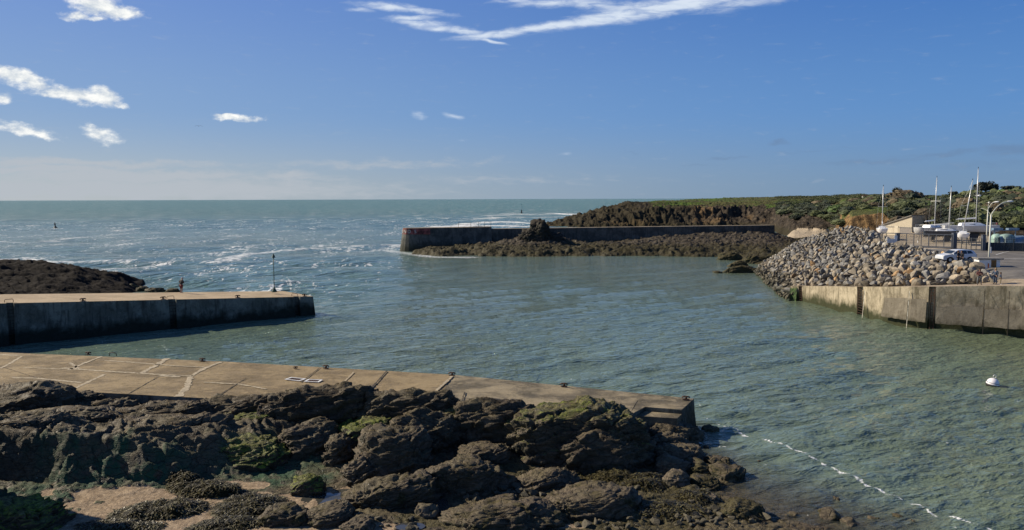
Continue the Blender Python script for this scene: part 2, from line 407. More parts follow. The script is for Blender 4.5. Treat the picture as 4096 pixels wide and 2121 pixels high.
# ---------------------------------------------------------------- light and sky
SUN_EL = R(32); SUN_AZ = math.atan2(-.942, .335)          # azimuth from +Y towards +X
to_sun = Vector((sin(SUN_AZ)*cos(SUN_EL), cos(SUN_AZ)*cos(SUN_EL), sin(SUN_EL)))
sl = bpy.data.lights.new('sun', 'SUN'); sl.energy = 4.9; sl.angle = R(.5); sl.color = (1, .885, .70)
so = bpy.data.objects.new('sun', sl); C.objects.link(so)
so.rotation_euler = to_sun.to_track_quat('Z', 'Y').to_euler()
W = bpy.data.worlds.new('World'); S.world = W; W.use_nodes = True; nt = W.node_tree
bg = nt.nodes['Background']
sky = nd(nt, 'ShaderNodeTexSky', sky_type='NISHITA', sun_disc=False, sun_elevation=SUN_EL, sun_rotation=SUN_AZ,
         air_density=1.15, dust_density=.35, ozone_density=3.2, altitude=10)
tc = nd(nt, 'ShaderNodeTexCoord').outputs['Generated']
sx = nd(nt, 'ShaderNodeSeparateXYZ', {0: tc})
az = mth(nt, 'ARCTAN2', sx.outputs[0], sx.outputs[1])
el = mth(nt, 'ARCSINE', sx.outputs[2])
uv = nd(nt, 'ShaderNodeCombineXYZ', {0: az, 1: el}).outputs[0]
def azel(px, py):
    d = ray(px, py).normalized(); return math.atan2(d.x, d.y), math.asin(d.z)
wn = nd(nt, 'ShaderNodeTexNoise', {'Vector': mapping(nt, uv, (1, 1.8, 1)), 'Scale': 26., 'Detail': 6., 'Roughness': .6})
wv = nd(nt, 'ShaderNodeVectorMath', {0: wn.outputs['Color'], 1: (.5, .5, .5)}, operation='SUBTRACT').outputs[0]
wv0 = nd(nt, 'ShaderNodeVectorMath', {0: wv, 'Scale': .022}, operation='SCALE').outputs[0]
uvw0 = nd(nt, 'ShaderNodeVectorMath', {0: uv, 1: wv0}, operation='ADD').outputs[0]
wv1 = nd(nt, 'ShaderNodeVectorMath', {0: wv, 1: (.022, .009, 0)}, operation='MULTIPLY').outputs[0]
uvw1 = nd(nt, 'ShaderNodeVectorMath', {0: uv, 1: wv1}, operation='ADD').outputs[0]
def blobs(lst, uvw=None):
    uvw = uvw or uvw0
    out = None
    for (x, y, rx, ry, rot, a) in lst:
        u0, v0 = azel(x, y)
        s = nd(nt, 'ShaderNodeVectorMath', {0: uvw, 1: (u0, v0, 0)}, operation='SUBTRACT').outputs[0]
        s = nd(nt, 'ShaderNodeVectorRotate', {'Vector': s, 'Angle': R(-rot)}, rotation_type='Z_AXIS').outputs[0]
        s = nd(nt, 'ShaderNodeVectorMath', {0: s, 1: (F/rx, F/ry, 1)}, operation='MULTIPLY').outputs[0]
        L = nd(nt, 'ShaderNodeVectorMath', {0: s}, operation='LENGTH').outputs['Value']
        v = mr(nt, L, 0., 1.6, a, 0.)
        out = v if out is None else mth(nt, 'MAXIMUM', out, v)
    return out
cn = noise(nt, mapping(nt, uv, (1, 1.6, 1)), 60., 8., .62)
cumu = blobs([(97, 6, 26, 11, 0, 1.15), (117, 12, 24, 8, 0, 1.1), (76, 16, 15, 5, 0, .9), (95, 19, 16, 3, 5, .8), (135,12, 10, 6, -20, .8),
              (14, 77, 30, 9, -10, 1.1), (32, 84, 26, 6, -18, 1.), (48, 94, 12, 5, 0, .9), (72, 96, 36, 8, -6, 1.1), (104, 97, 16, 10, -20, 1.1), (118, 103, 12, 4, -12, .8), (2, 98, 10, 8, 0, .9), (8, 127, 20, 4, 5, .75),
              (26, 130, 26, 6, -8, .95), (42, 134, 18, 4, -20, .8), (99, 133, 16, 8, -30, 1.), (110, 139, 14, 6, -10, .8), (92,126, 7,6,0,.8),
              (230, 117, 20, 4.5, 0, 1.1), (248, 118, 20, 3.5, 0, .8)])
cd = mr(nt, mth(nt, 'ADD', cumu, mth(nt, 'MULTIPLY', mth(nt, 'SUBTRACT', cn, .5), 1.25)), .30, 1.02)
cirn = noise(nt, mapping(nt, uv, (1, 4.5, 1), (0, 0, R(-7))), 34., 8., .6, .5)
cir = blobs([(680, 5, 80, 8, 9, 1.2), (610, 17, 80, 6.5, 8, 1.1), (545, 27, 62, 4.2, 7, 1.15), (495, 35, 45, 3.6, 6, 1.15), (640, 6, 60, 7, 5, .8), (450, 30, 42, 4, -6, 1.), (420, 23, 35, 3.6, -4, .85), (410, 18, 28, 3, 3, .9),
             (385, 7, 30, 4, -3, 1.), (418, 10, 40, 3.6, -8, .75), (362, 10, 14, 2.5, -4, .7), (490, 41, 18, 2., -12, .9), (555, 3, 50, 5, 0, .85), (590, 4, 60, 6, -8, .8), (740, 4, 50, 6, 4, .7), (520, 1, 30, 3, 0, .7),
             (418, 115, 9, 4, -10, .55), (452, 116, 12, 3, -12, .6), (463, 140, 8, 2, 0, .3), (568, 153, 8, 2, 0, .3)], uvw1)
cd2 = mth(nt, 'MULTIPLY', mr(nt, mth(nt, 'ADD', cir, mth(nt, 'MULTIPLY', mth(nt, 'SUBTRACT', cirn, .5), .75)), .10, 1.15, 0, .92), mr(nt, cirn, .25, .60, .5, 1.))
hz = blobs([(120, 190, 260, 11, 0, .9), (40, 170, 90, 3.5, 0, 1.), (130, 176, 110, 6, 1, 1.), (285, 178, 60, 5, 0, .6), (60, 163, 160, 4, 0, .7), (380, 164, 120, 5, 1, .45), (150, 188, 200, 6, 0, .5), (500, 180, 130, 5, 0, .3)])
cd3 = mr(nt, mth(nt, 'ADD', hz, mth(nt, 'MULTIPLY', mth(nt, 'SUBTRACT', cirn, .5), 1.)), .05, .8, 0, .85)
dk = blobs([(779, 143, 14, 3.6, 0, .9), (726, 157, 26, 3, -2, .8), (700, 164, 30, 3, 0, .5), (815, 150, 60, 2, 2, .5), (870, 162, 80, 4, 3, .6), (950, 153, 70, 3.5, 2, .7), (1020, 149, 36, 6, 6, 1.), (1000, 165, 90, 7, 0, .5), (630,153,14,1.6,0,.5)])
cd4 = mr(nt, mth(nt, 'ADD', dk, mth(nt, 'MULTIPLY', mth(nt, 'SUBTRACT', cirn, .5), .9)), .25, 1., 0, .42)
KS = 1/(.078*1.27)
def sc(c): return tuple(v*KS for v in c)
azf = mr(nt, az, -.75, .65)
lv = [mix(nt, azf, sc(l), sc(r)) for l, r in (((.43,.49,.52), (.14,.265,.44)), ((.225,.36,.60), (.095,.255,.57)), ((.145,.265,.62), (.045,.165,.50)), ((.018,.06,.19), (.014,.05,.17)))]
grad = mix(nt, mr(nt, el, -.01, .11), lv[0], lv[1]); grad = mix(nt, mr(nt, el, .07, .28), grad, lv[2]); grad = mix(nt, mr(nt, el, .28, .75), grad, lv[3])
skyc = mix(nt, .90, sky.outputs[0], grad)
skyc = mix(nt, cd4, skyc, sc((.14,.21,.34)))
skyc = mix(nt, cd3, skyc, sc((.46,.50,.55)))
skyc = mix(nt, cd2, skyc, sc((.72,.80,.90)))
ccol = mix(nt, mr(nt, cn, .35, .7), sc((.62,.68,.74)), sc((1.02,1.02,.98)))
skyc = mix(nt, cd, skyc, ccol)
nt.links.new(skyc, bg.inputs[0]); bg.inputs[1].default_value = .078
S.view_settings.view_transform = 'Standard'; S.view_settings.look = 'None'; S.view_settings.exposure = .38; S.view_settings.gamma = 1
# ---------------------------------------------------------------- terrain tables
def U(px, py):
    d = ray(px, py); return d.x/d.y
class Table:
    def __init__(s, cols, pyref, kind='py', far=-2., near=None, lo=15., hi=800.):
        s.us = []; s.cols = []
        for px, prof in cols:
            if kind == 'py': pr = sorted((at(px, py, z).y, z) for py, z in prof)
            else: pr = sorted(prof)
            s.us.append(U(px, pyref)); s.cols.append(pr)
        s.us = np.array(s.us)
    def z(s, u, y):                                     # any arrays of the same shape
        u = np.asarray(u, float); y = np.asarray(y, float)
        i = np.clip(np.searchsorted(s.us, u)-1, 0, len(s.us)-2)
        t = np.clip((u-s.us[i])/(s.us[i+1]-s.us[i]), 0, 1); t = t*t*(3-2*t)*.5+t*.5
        Z = np.stack([np.interp(y.ravel(), [p[0] for p in c], [p[1] for p in c]) for c in s.cols])
        idx = np.arange(u.size)
        return (Z[i.ravel(), idx]*(1-t.ravel())+Z[i.ravel()+1, idx]*t.ravel()).reshape(u.shape)
SH = [(-160, [(385,-2),(391,1.2),(400,1.6),(428,2.5),(434,2.6),(484,.6),(495,.5),(530,.5)]),
 (0, [(382,-2),(388,1.0),(395,1.6),(412,1.95),(430,2.45),(436,2.5),(484,.5),(495,.4),(530,.3)]),
 (60, [(386,-2),(392,.9),(402,1.3),(415,1.8),(430,2.35),(437,2.4),(484,.45),(495,.3),(530,.15)]),
 (130, [(392,-2),(397,.6),(405,.9),(418,1.6),(431,2.2),(438,2.3),(482,.4),(495,.22),(510,.15),(530,.1)]),
 (200, [(397,-2),(402,.6),(410,.9),(420,1.4),(431,1.9),(437,2.0),(478,.3),(492,.15),(510,.12),(530,.1)]),
 (250, [(399,-2),(404,.7),(415,1.1),(427,1.6),(432,1.6),(472,.25),(485,.15),(500,.12),(530,.1)]),
 (300, [(400,-2),(405,.8),(415,1.2),(425,1.3),(436,.8),(460,.3),(485,.1),(500,.05),(530,.1)]),
 (350, [(400,-2),(405,.8),(425,1.2),(440,.7),(470,.2),(487,.05),(505,.02),(515,.2),(530,.2)]),
 (420, [(404,-2),(410,.8),(430,.9),(450,.5),(475,.2),(490,.12),(510,.05),(530,.15)]),
 (500, [(410,-2),(415,.8),(440,.7),(460,.4),(480,.15),(495,.1),(510,.1),(530,.2)]),
 (570, [(412,-2),(418,.6),(440,.4),(470,.1),(490,.1),(530,.2)]),
 (640, [(418,-2),(425,.1),(450,.15),(470,.1),(490,.1),(510,.15),(530,.2)]),
 (690, [(425,-2),(432,-.4),(450,-.3),(465,-.05),(480,.05),(495,.02),(505,.08),(530,.15)]),
 (722, [(425,-2),(430,-.9),(450,-.6),(470,-.25),(485,-.12),(500,.0),(530,.12)]),
 (760, [(425,-2),(430,-1.4),(470,-.7),(500,-.25),(515,-.06),(530,.05)]),
 (820, [(425,-2.5),(430,-1.6),(470,-1.),(500,-.45),(530,-.12)]),
 (900, [(430,-2.5),(500,-.9),(530,-.4)]),
 (1000, [(430,-3),(530,-.9)]), (1180, [(430,-3),(530,-1.4)])]
shore = Table(SH, 460)
SAND = [(200,512,150,22),(120,520,90,16),(150,496,110,7),(330,500,46,12),(395,498,42,8),(300,525,60,10),(380,527,22,5),(230,486,40,5),(560,526,30,3)]
POOLS = [(189,417.5,10,1.6),(216,420.5,10,1.4),(205,429,6,1.6),(184,432.5,6,1.4),(257,418.6,5,.8),(41,417.5,6,1.4),(240,424,9,1.),(352,499,30,6),(253,520,10,3),
         (312,515.5,7,3.4),(396,492,16,2.5),(519,487,14,4.2),(441,506,6,5),(447,493,4,1.5),(300,427,4,1.),(150,404,6,.8),(56,431,6,.7),(410,527,9,2.5),(590,497,9,2)]
def ell(e, x, y, k=1.):
    px, py, rx, ry = e; z0 = float(shore.z(np.array([U(px, 460)]), np.array([at(px, py, .2).y]))[0])
    c = at(px, py, z0); ax = (at(px+rx, py, z0)-c).x*k; ay = (at(px, py-ry, z0)-c).y*k
    return np.sqrt(((x-c.x)/ax)**2+((y-c.y)/ay)**2), c, ax, ay
us = np.linspace(U(-160, 460), U(1180, 460), 900); ys = 24+np.arange(0, 620)*.075
UU, YY = np.meshgrid(us, ys); XX = UU*YY
P3 = np.stack([XX.ravel(), YY.ravel(), np.zeros(XX.size)], 1)
w1 = fbm(P3*.22, 3, 3).reshape(XX.shape); w2 = fbm(P3*.22, 3, 9).reshape(XX.shape)
Z = shore.z((UU+w1*.008), YY+w2*.45)
x = XX.ravel(); y = YY.ravel()
sand = np.zeros(x.size); wn_ = fbm(P3*.8, 4, 21)
for e in SAND:
    r, c, ax, ay = ell(e, x, y); sand = np.maximum(sand, 1-sstep(.75, 1.05, r+wn_*.28))
alg = np.zeros(x.size)
for e in [(222,416,40,5),(357,428,22,5),(262,446,26,3),(236,421,30,3),(150,470,20,4),(15,410,30,4)]:
    r, c, ax, ay = ell(e, x, y); alg = np.maximum(alg, 1-sstep(.5, 1.1, r+wn_*.3))
sli = np.zeros(x.size)
for e in [(100,468,210,34),(30,500,60,14),(280,460,80,18),(330,445,90,14)]:
    r, c, ax, ay = ell(e, x, y); sli = np.maximum(sli, 1-sstep(.6, 1.1, r+wn_*.3))
wee = np.zeros(x.size)
for e in [(610,480,45,12),(690,505,60,18),(480,470,70,12),(640,520,90,14),(450,520,60,10),(560,500,60,10)]:
    r, c, ax, ay = ell(e, x, y); wee = np.maximum(wee, 1-sstep(.6, 1.1, r+wn_*.3))
rk = 1-sstep(.1, .8, sand)
big = fbm(P3*.33, 4, 5); rot_ = np.array([[cos(.16), -sin(.16), 0], [sin(.16), cos(.16), 0], [0, 0, 1]]); PR = P3@rot_
str_ = ridged(PR*np.array([.16, .85, 1])+w1.ravel()[:, None]*np.array([.3, .5, 0]), 5, 33); str2 = fbm(PR*np.array([.5, 4.2, 1]), 4, 35)
rg = ridged(P3*np.array([.55, 1.1, 1])+w1.ravel()[:, None]*np.array([.6, .6, 0]), 5, 31)
f1, f21, cv = worley(P3*np.array([.42, .85, 1])+np.stack([w1.ravel(), w2.ravel(), 0*x], 1)*.8, 5)
g1, g21, gv = worley(P3*np.array([1.1, 1.9, 1])+np.stack([w2.ravel(), w1.ravel(), 0*x], 1)*.7, 9)
s = (x*.28+y*1.0)*(.9-.35*(x < 0)*sstep(0, -12, x))+w1.ravel()*1.6+big*1.2
saw = (s-np.floor(s)); saw = np.where(saw < .82, saw/.82, (1-saw)/.18)
land = sstep(-.9, .4, Z.ravel())
left = 1-sstep(-6, 4, x)
amp = .25+.75*sstep(.0, .9, Z.ravel())
rt = 1-.85*left
zn = Z.ravel()+rk*land*(amp*((.20+.14*rt)*big+.20*rg*rt)+amp*.26*(saw-.5)*(.35+.65*left)+amp*left*(.26*str_+.03*str2)+.30*amp*(cv-.5)*sstep(0, .12, f21)*(.35+.65*rt)-.10*(1-sstep(0, .10, f21))*rt
      +.13*(gv-.5)*sstep(0, .1, g21)*rt-.05*(1-sstep(0, .08, g21))*rt+.05*fbm(P3*4, 3, 41)+.02*ridged(P3*9, 3, 51))
zn += (1-rk)*(.03*fbm(P3*.9, 3, 61)+.006*fbm(P3*7, 2, 62))
zn += rk*land*.10*(x > 5)*(y < 40)
POOLZ = []
for e in POOLS:
    r, c, ax, ay = ell(e, x, y, 1.25); r = r+wn_*.3
    L = c.z+.03; POOLZ.append((c, ax, ay, L))
    k = 1-sstep(.95, 1.25, r)
    zn = zn*(1-k)+(L-.07+.06*np.clip(r, 0, 1.2)**2)*k
pale = sstep(.0, .7, fbm(P3*.12, 3, 71)+.25*(x > -22)*(x < -8)*(y > 38)*(y<43))
V = np.stack([x, y, zn], 1)
me = npmesh('rocky_shore', V, gridfaces(*XX.shape), True, {'sand': sand, 'algae': alg*.75, 'weed': wee, 'slime': sli*(1-sand), 'pale': .22*pale})
SHORE_Z = zn.reshape(XX.shape)
def shore_h(px_, py_, z0=.2):
    p = at(px_, py_, z0)
    i = int(np.clip(round((p.x/p.y-us[0])/(us[1]-us[0])), 0, 899)); j = int(np.clip(round((p.y-24)/.075), 0, 619))
    return float(SHORE_Z[j, i])
def shore_xy(x_, y_):
    i = int(np.clip(round((x_/y_-us[0])/(us[1]-us[0])), 0, 899)); j = int(np.clip(round((y_-24)/.075), 0, 619))
    return float(SHORE_Z[j, i])
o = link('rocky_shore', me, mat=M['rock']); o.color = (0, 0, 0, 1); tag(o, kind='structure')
# pools of sea water left on the foreshore
m, nt, b = newmat('pool_water'); b.inputs['Base Color'].default_value = (.05, .05, .045, 1); b.inputs['Roughness'].default_value = .04; b.inputs['IOR'].default_value = 1.5
g = nd(nt, 'ShaderNodeNewGeometry').outputs['Position']
nt.links.new(bump(nt, noise(nt, g, 6., 3.), .06, .02), b.inputs['Normal']); M['pool'] = m
q = MB()
for (c, ax, ay, L) in POOLZ:
    n = 28; q.add([(c.x+ax*1.35*cos(2*pi*k/n), c.y+ay*1.35*sin(2*pi*k/n), L) for k in range(n)], [tuple(range(n))])
tag(q.build('tide_pools', M['pool']), kind='structure')
# ---------------------------------------------------------------- headland and hill
HL = [(535, [(380,-3),(420,-2),(430,-1.5),(600,-3)]),
 (550, [(400,-2),(412,-.6),(425,.7),(432,.7),(445,-2),(700,-3)]),
 (570, [(392,-2),(400,-.2),(408,1.0),(425,3.2),(445,3.),(480,-2),(700,-3)]),
 (590, [(390,-2),(398,0),(404,1.2),(415,4.4),(430,6.6),(455,5.5),(500,-2),(700,-3)]),
 (610, [(389,-2),(397,0),(404,1.4),(412,4.6),(430,8.8),(450,9.2),(520,-2),(700,-3)]),
 (630, [(387,-2),(395,0),(402,1.8),(412,6.5),(420,8.6),(440,11.6),(470,11.6),(560,-2),(700,-3)]),
 (660, [(385,-2),(393,0),(400,1.8),(407,5.5),(414,9),(440,12.2),(470,13.),(560,11),(660,-2)]),
 (700, [(380,-2),(390,0),(398,1.8),(404,4.5),(410,9.3),(440,11.7),(500,14.1),(640,12),(720,0)]),
 (740, [(372,-2),(384,0),(392,1.8),(400,4.8),(407,9.5),(440,12),(520,14.5),(720,14.4)]),
 (770, [(352,-2),(362,0),(372,1.8),(385,4.5),(395,9.8),(430,12.4),(520,14.8),(720,14.8)]),
 (783, [(310,-1),(322,0),(332,1.6),(345,5.5),(360,8),(400,10.5),(430,12.4),(520,14.8),(720,14.9)]),
 (795, [(262,-1),(272,.3),(284,1.3),(300,1.8),(306,2.6),(318,5.4),(335,8),(345,8.3),(360,9.5),(420,12.5),(520,15),(720,15)]),
 (812, [(250,-.6),(268,.6),(284,1.6),(297,2.2),(304,4.0),(318,7.),(335,8.5),(400,13),(500,15.1),(720,15.2)]),
 (830, [(240,.3),(265,1.0),(280,1.8),(292,2.4),(299,5.2),(312,8.5),(380,13.5),(500,15.3),(720,15.4)]),
 (842, [(160,4),(180,5.4),(193,5.8),(197,8.9),(210,10.2),(300,13.4),(500,15.5),(720,15.6)]),
 (852, [(150,5),(180,6.),(187,6.4),(190,9.9),(200,11.2),(300,13.8),(500,15.8),(720,15.9)]),
 (880, [(150,6.1),(180,6.2),(186,6.6),(189.5,10.4),(200,11.8),(240,14),(400,15.4),(720,16)]),
 (897, [(150,6.19),(178,6.2),(182,6.6),(186,9.),(195,11.3),(230,13.4),(300,14.6),(720,15.6)]),
 (940, [(140,6.19),(163,6.2),(170,8.2),(183,10.8),(215,12.9),(300,14.),(720,15.6)]),
 (980, [(140,6.19),(153,6.2),(161,8.6),(174,11.6),(205,14.4),(300,15.2),(720,17)]),
 (1024, [(136,6.19),(148,6.2),(156,8.8),(171,12.6),(200,15.5),(300,16.2),(720,18)]), (1240, [(136,6.2),(148,6.3),(156,8.8),(171,13.2),(200,16.8),(300,18),(720,19)])]
head = Table(HL, 220, 'y')
us2 = np.linspace(U(530, 220), U(1240, 220), 950)
ys2 = np.concatenate([np.arange(136, 240, .5), np.arange(240, 450, .75), np.geomspace(450, 720, 60)])
U2, Y2 = np.meshgrid(us2, ys2); X2 = U2*Y2; Q3 = np.stack([X2.ravel(), Y2.ravel(), 0*X2.ravel()], 1)
a1 = fbm(Q3*.035, 4, 7).reshape(X2.shape); a2 = fbm(Q3*.12, 4, 8).reshape(X2.shape)
farm = sstep(.02, .12, (U(830, 220)-U2))                # the rocky headland, left of the cove
wy = (7*a1+3.5*a2+2.2*ridged(Q3*np.array([.25, .06, 1]), 3, 19).reshape(X2.shape))*(.10+.90*farm)*sstep(150, 185, Y2)
Zh = head.z(U2, Y2+wy)
x2 = X2.ravel(); y2 = Y2.ravel()
gx = np.abs(np.gradient(Zh, axis=0)/np.gradient(Y2, axis=0)).ravel()
cl = np.clip(gx*2.2, 0, 1)
rocky = np.maximum(cl, 1-sstep(U(600, 220), U(665, 220), U2.ravel()+a1.ravel()*.02))
rocky = rocky*(1-.9*((U2.ravel() > U(776, 220)) & (U2.ravel() < U(836, 220)) & (Zh.ravel() < 2.4)))
rocky = np.maximum(rocky, ((U2.ravel() > U(768, 220)) & (U2.ravel() < U(852, 220)) & (Zh.ravel() < 6.8) & (Zh.ravel() > 2.5) & (Y2.ravel() > 200))*.9)
F1, F21, CV = worley(np.stack([x2*.16, y2*.10, 0*x2], 1)+a2.ravel()[:, None]*np.array([.5, .5, 0]), 3)
G1, G21, GV = worley(np.stack([x2*.45, y2*.28, 0*x2], 1)+a1.ravel()[:, None]*np.array([.5, .5, 0]), 6)
z2 = Zh.ravel()+rocky*sstep(-2, .6, Zh.ravel())*(1.5*(CV-.5)*sstep(0, .3, F21)+.9*(GV-.5)*sstep(0, .2, G21)+1.5*ridged(Q3*np.array([.22, .07, 1]), 5, 12)+.5*ridged(Q3*np.array([.7, .3, 1]), 3, 18))*sstep(170, 200, y2)*(1-.6*sstep(U(828, 220), U(840, 220), U2.ravel()))
z2 += sstep(190, 240, y2)*(.35*fbm(Q3*.06, 3, 14)+.22*fbm(Q3*.3, 3, 15))*(1-rocky)
z2 += .35*sstep(5, 9, z2)*fbm(Q3*.9, 3, 16)*sstep(200, 260, y2)
uu = U2.ravel(); W_ = U(560, 220)
grass = sstep(8.2, 10.5, z2+1.5*a2.ravel())*(1-.9*rocky)
grass = np.maximum(grass*sstep(U(628, 220), U(665, 220), uu+.01*a2.ravel()), sstep(6.5, 8, z2)*sstep(U(835, 220), U(845, 220), uu)*(1-.9*cl))
orange = ((uu > U(832, 220)) & (uu < U(900, 220)) & (y2 < 225))*1.0
orange = np.maximum(orange, .4*sstep(.4, .65, fbm(Q3*.05, 2, 44))*(uu < U(765, 220)))
sandb = ((uu > U(774, 233)) & (uu < U(833, 233)))*sstep(266, 272, y2)*(z2 < 3.)*(y2 < 303)*1.0
sandb = np.maximum(sandb, ((z2 < 6.9) & (y2 < 180) & (uu > U(842, 220)))*1.)
weed_dark = np.maximum(1-sstep(1.4, 3.0, z2), .75*(1-sstep(U(650, 220), U(720, 220), uu))*(1-grass))*(1-sandb)  # weed near the waterline; also darkens the rock at the left end
me = npmesh('headland', np.stack([x2, y2, z2], 1), gridfaces(*X2.shape), True, {'grass': grass, 'orange': orange, 'sand': sandb, 'weed': weed_dark})
tag(link('headland', me, mat=M['headland']), kind='structure')
HEADG = (us2, ys2, z2.reshape(X2.shape))
def head_xy(x_, y_):
    i = int(np.clip(np.searchsorted(us2, x_/y_), 0, len(us2)-1)); j = int(np.clip(np.searchsorted(ys2, y_), 0, len(ys2)-1))
    return float(HEADG[2][j, i])
# rock shelf under the breakwater, and the islet behind the far jetty
def rockland(name, cols, pyref, pr0, pr1, y0, y1, nu, ny, sc, ampz, seed, mat, weedz=1.2, extra=None):
    T = Table(cols, pyref, 'y'); u_ = np.linspace(U(pr0, pyref), U(pr1, pyref), nu); y_ = np.linspace(y0, y1, ny)
    A, B = np.meshgrid(u_, y_); X = A*B; q3 = np.stack([X.ravel(), B.ravel(), 0*X.ravel()], 1)
    b1 = fbm(q3*.06*sc, 4, seed).reshape(X.shape); b2 = fbm(q3*.2*sc, 4, seed+5).reshape(X.shape)
    z = T.z(A+.012*b1, B+(3*b1+1.5*b2)*.6).ravel(); l = sstep(-1.2, .8, z)
    c1, c2, c3 = worley(q3*np.array([.3, .45, 1])*sc+b1.ravel()[:, None]*np.array([.6, .6, 0]), seed)
    d1, d2, d3 = worley(q3*np.array([.8, 1.2, 1])*sc+b2.ravel()[:, None]*np.array([.6, .6, 0]), seed+2)
    s_ = (X.ravel()*.16+B.ravel()*.9)*.5*sc+b2.ravel()*.9; sw = s_-np.floor(s_)
    z = z+l*ampz*(.55*(c3-.5)*sstep(0, .3, c2)+.5*(sw-.5)+.75*ridged(q3*np.array([.16, .4, 1])*sc, 5, seed+7)+.3*fbm(q3*np.array([.6, 1.3, 1])*sc, 4, seed+8))
    if extra: z = extra(X.ravel(), B.ravel(), z)
    me = npmesh(name, np.stack([X.ravel(), B.ravel(), z], 1), gridfaces(*X.shape), True, {'weed': (1-sstep(weedz*.5, weedz*1.3, z)), 'pale': (sstep(1.0, 2.4, z)*.55 if weedz < 5 else 0*z)})
    o = link(name, me, mat=mat); o.color = (0, 0, 0, 1); return o
SHF = [(398,[(190,-2),(215,-1.2),(240,-2)]), (410,[(200,-2),(205,-.8),(208,.15),(214,.2),(224,-.2),(240,-2)]),
 (440,[(198,-2),(202,0),(205,.8),(215,1.),(221,.9),(232,-2)]), (470,[(198,-2),(201,-.6),(204,.2),(214,1.),(222,1.1),(233,-2)]), (490,[(197,-2),(200,0),(203,1.),(215,1.4),(223,1.7),(236,-2)]),
 (520,[(196,-2),(200,0),(203,1.),(212,1.8),(218,2.6),(227,3.4),(240,-2)]), (550,[(196,-2),(199,0),(202,1.),(212,1.4),(216,2.4),(226,3.),(240,-2)]),
 (575,[(197,-2),(201,0),(204,.8),(213,1.2),(217,1.6),(226,1.8),(240,-2)]), (600,[(197,-2),(201,0),(205,.8),(215,1.6),(228,1.3),(242,-2)]),
 (660,[(195,-2),(199,0),(202,1.),(211,1.9),(231,2.9),(245,-2)]), (715,[(193,-2),(197,0),(200,1.),(212,2.2),(234,3.7),(250,-1)]),
 (742,[(176,-2),(183,-.3),(192,.3),(200,1.2),(215,2.4),(236,3.8),(255,1)]), (765,[(160,-2),(168,-.2),(176,.5),(196,1.2),(215,2.3),(237,3.7),(262,3.),(290,1)]),
 (790,[(140,-2),(152,0),(165,.8),(200,1.5),(235,1.4),(262,.5),(280,-1)]), (830,[(130,1),(150,1.6),(200,1.8),(235,1.4),(262,.6),(284,-.8)]), (850,[(130,3),(150,3),(200,3),(235,2),(284,-.5)])]
def _m(X, Y, z): return z
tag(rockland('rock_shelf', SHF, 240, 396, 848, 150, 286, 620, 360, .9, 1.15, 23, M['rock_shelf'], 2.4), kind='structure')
ISL = [(-260,[(88,-2),(96,1),(112,5),(134,5.4),(160,-2)]), (-80,[(104,-2),(112,1.2),(124,4.4),(132,4.7),(150,-2)]), (0,[(100,-2),(108,1.),(126,4.3),(134,4.1),(150,-2)]), (35,[(100,-2),(109,.9),(127,4.),(134,3.9),(148,-2)]),
 (68,[(102,-2),(110,.7),(127,3.6),(134,3.3),(147,-2)]), (95,[(106,-2),(112,.5),(120,1.2),(131,2.4),(137,2.),(146,-2)]), (120,[(108,-2),(113,.4),(122,.7),(128,.5),(134,1.8),(139,1.5),(145,-2)]),
 (131,[(110,-2),(116,-.2),(126,-.1),(132,.2),(136,.9),(140,.6),(144,-2)]), (145,[(112,-2),(130,-1.),(136,.35),(139,.3),(143,-2)]), (152,[(112,-2),(136,-1),(143,-2)]), (180,[(112,-2.5),(143,-2.5)])]
tag(rockland('rocky_islet', ISL, 275, -260, 178, 88, 160, 420, 260, 1.0, .6, 37, M['rock_dark'], 12.), kind='structure')
# ---------------------------------------------------------------- water
tc_ = np.linspace(-1.05, 1.05, 1750)
dpx = np.concatenate([np.arange(430, 30, -1.05), np.arange(30, 2, -.35), np.geomspace(2, .28, 26)])
yr = H0*F/dpx
A, B = np.meshgrid(tc_, yr); X = A*B; x = X.ravel(); y = B.ravel()
sp = np.abs(np.gradient(B, axis=0)).ravel()+.02
line = -24+(y-98)*(-4/123.)                              # mouth between the far jetty and the breakwater
openw = np.clip(np.maximum(1-sstep(-14, 16, x-line-4*np.sin(y*.05)), sstep(221, 232, y-.16*np.clip(x+28, 0, 110))), 0, 1)*sstep(96, 112, y+.8*(x+24))
openw = np.maximum(openw, sstep(226, 234, y))
depthz = np.full(x.size, -3.)
nr = y < 72
depthz[nr] = shore.z(x[nr]/y[nr], y[nr])
rs = random.Random(5); z = np.zeros(x.size)
def waves(n, l0, q_, thf, ampf, mask):
    global z
    for k in range(n):
        lam = l0*(q_**k)*rs.uniform(.95, 1.05); th = thf(lam)
        dx, dy = sin(th)*2*pi/lam, -cos(th)*2*pi/lam; ph = rs.uniform(0, 2*pi)
        am = ampf(lam)*mask*sstep(2.2, 5.0, lam/sp)
        p_ = x*dx+y*dy+ph+.7*np.sin(x*.05+y*.03+k)
        z += am*(np.sin(p_)+.25*np.sin(2*p_+.6))
waves(34, 1.0, 1.078, lambda l: rs.gauss(.10, .26) if l < 3 else rs.gauss(.62, .20), lambda l: .0125*l**.6 if l < 3.5 else .026, 1-openw)
waves(36, 2.2, 1.10, lambda l: rs.gauss(.14, .30), lambda l: .036*l**.55*(1 if l < 9 else (9/l)**.9), openw)
z *= (.35+.65*sstep(-.1, -1.2, depthz))
gust = fbm(np.stack([x*.035, y*.012, 0*x], 1), 4, 91)
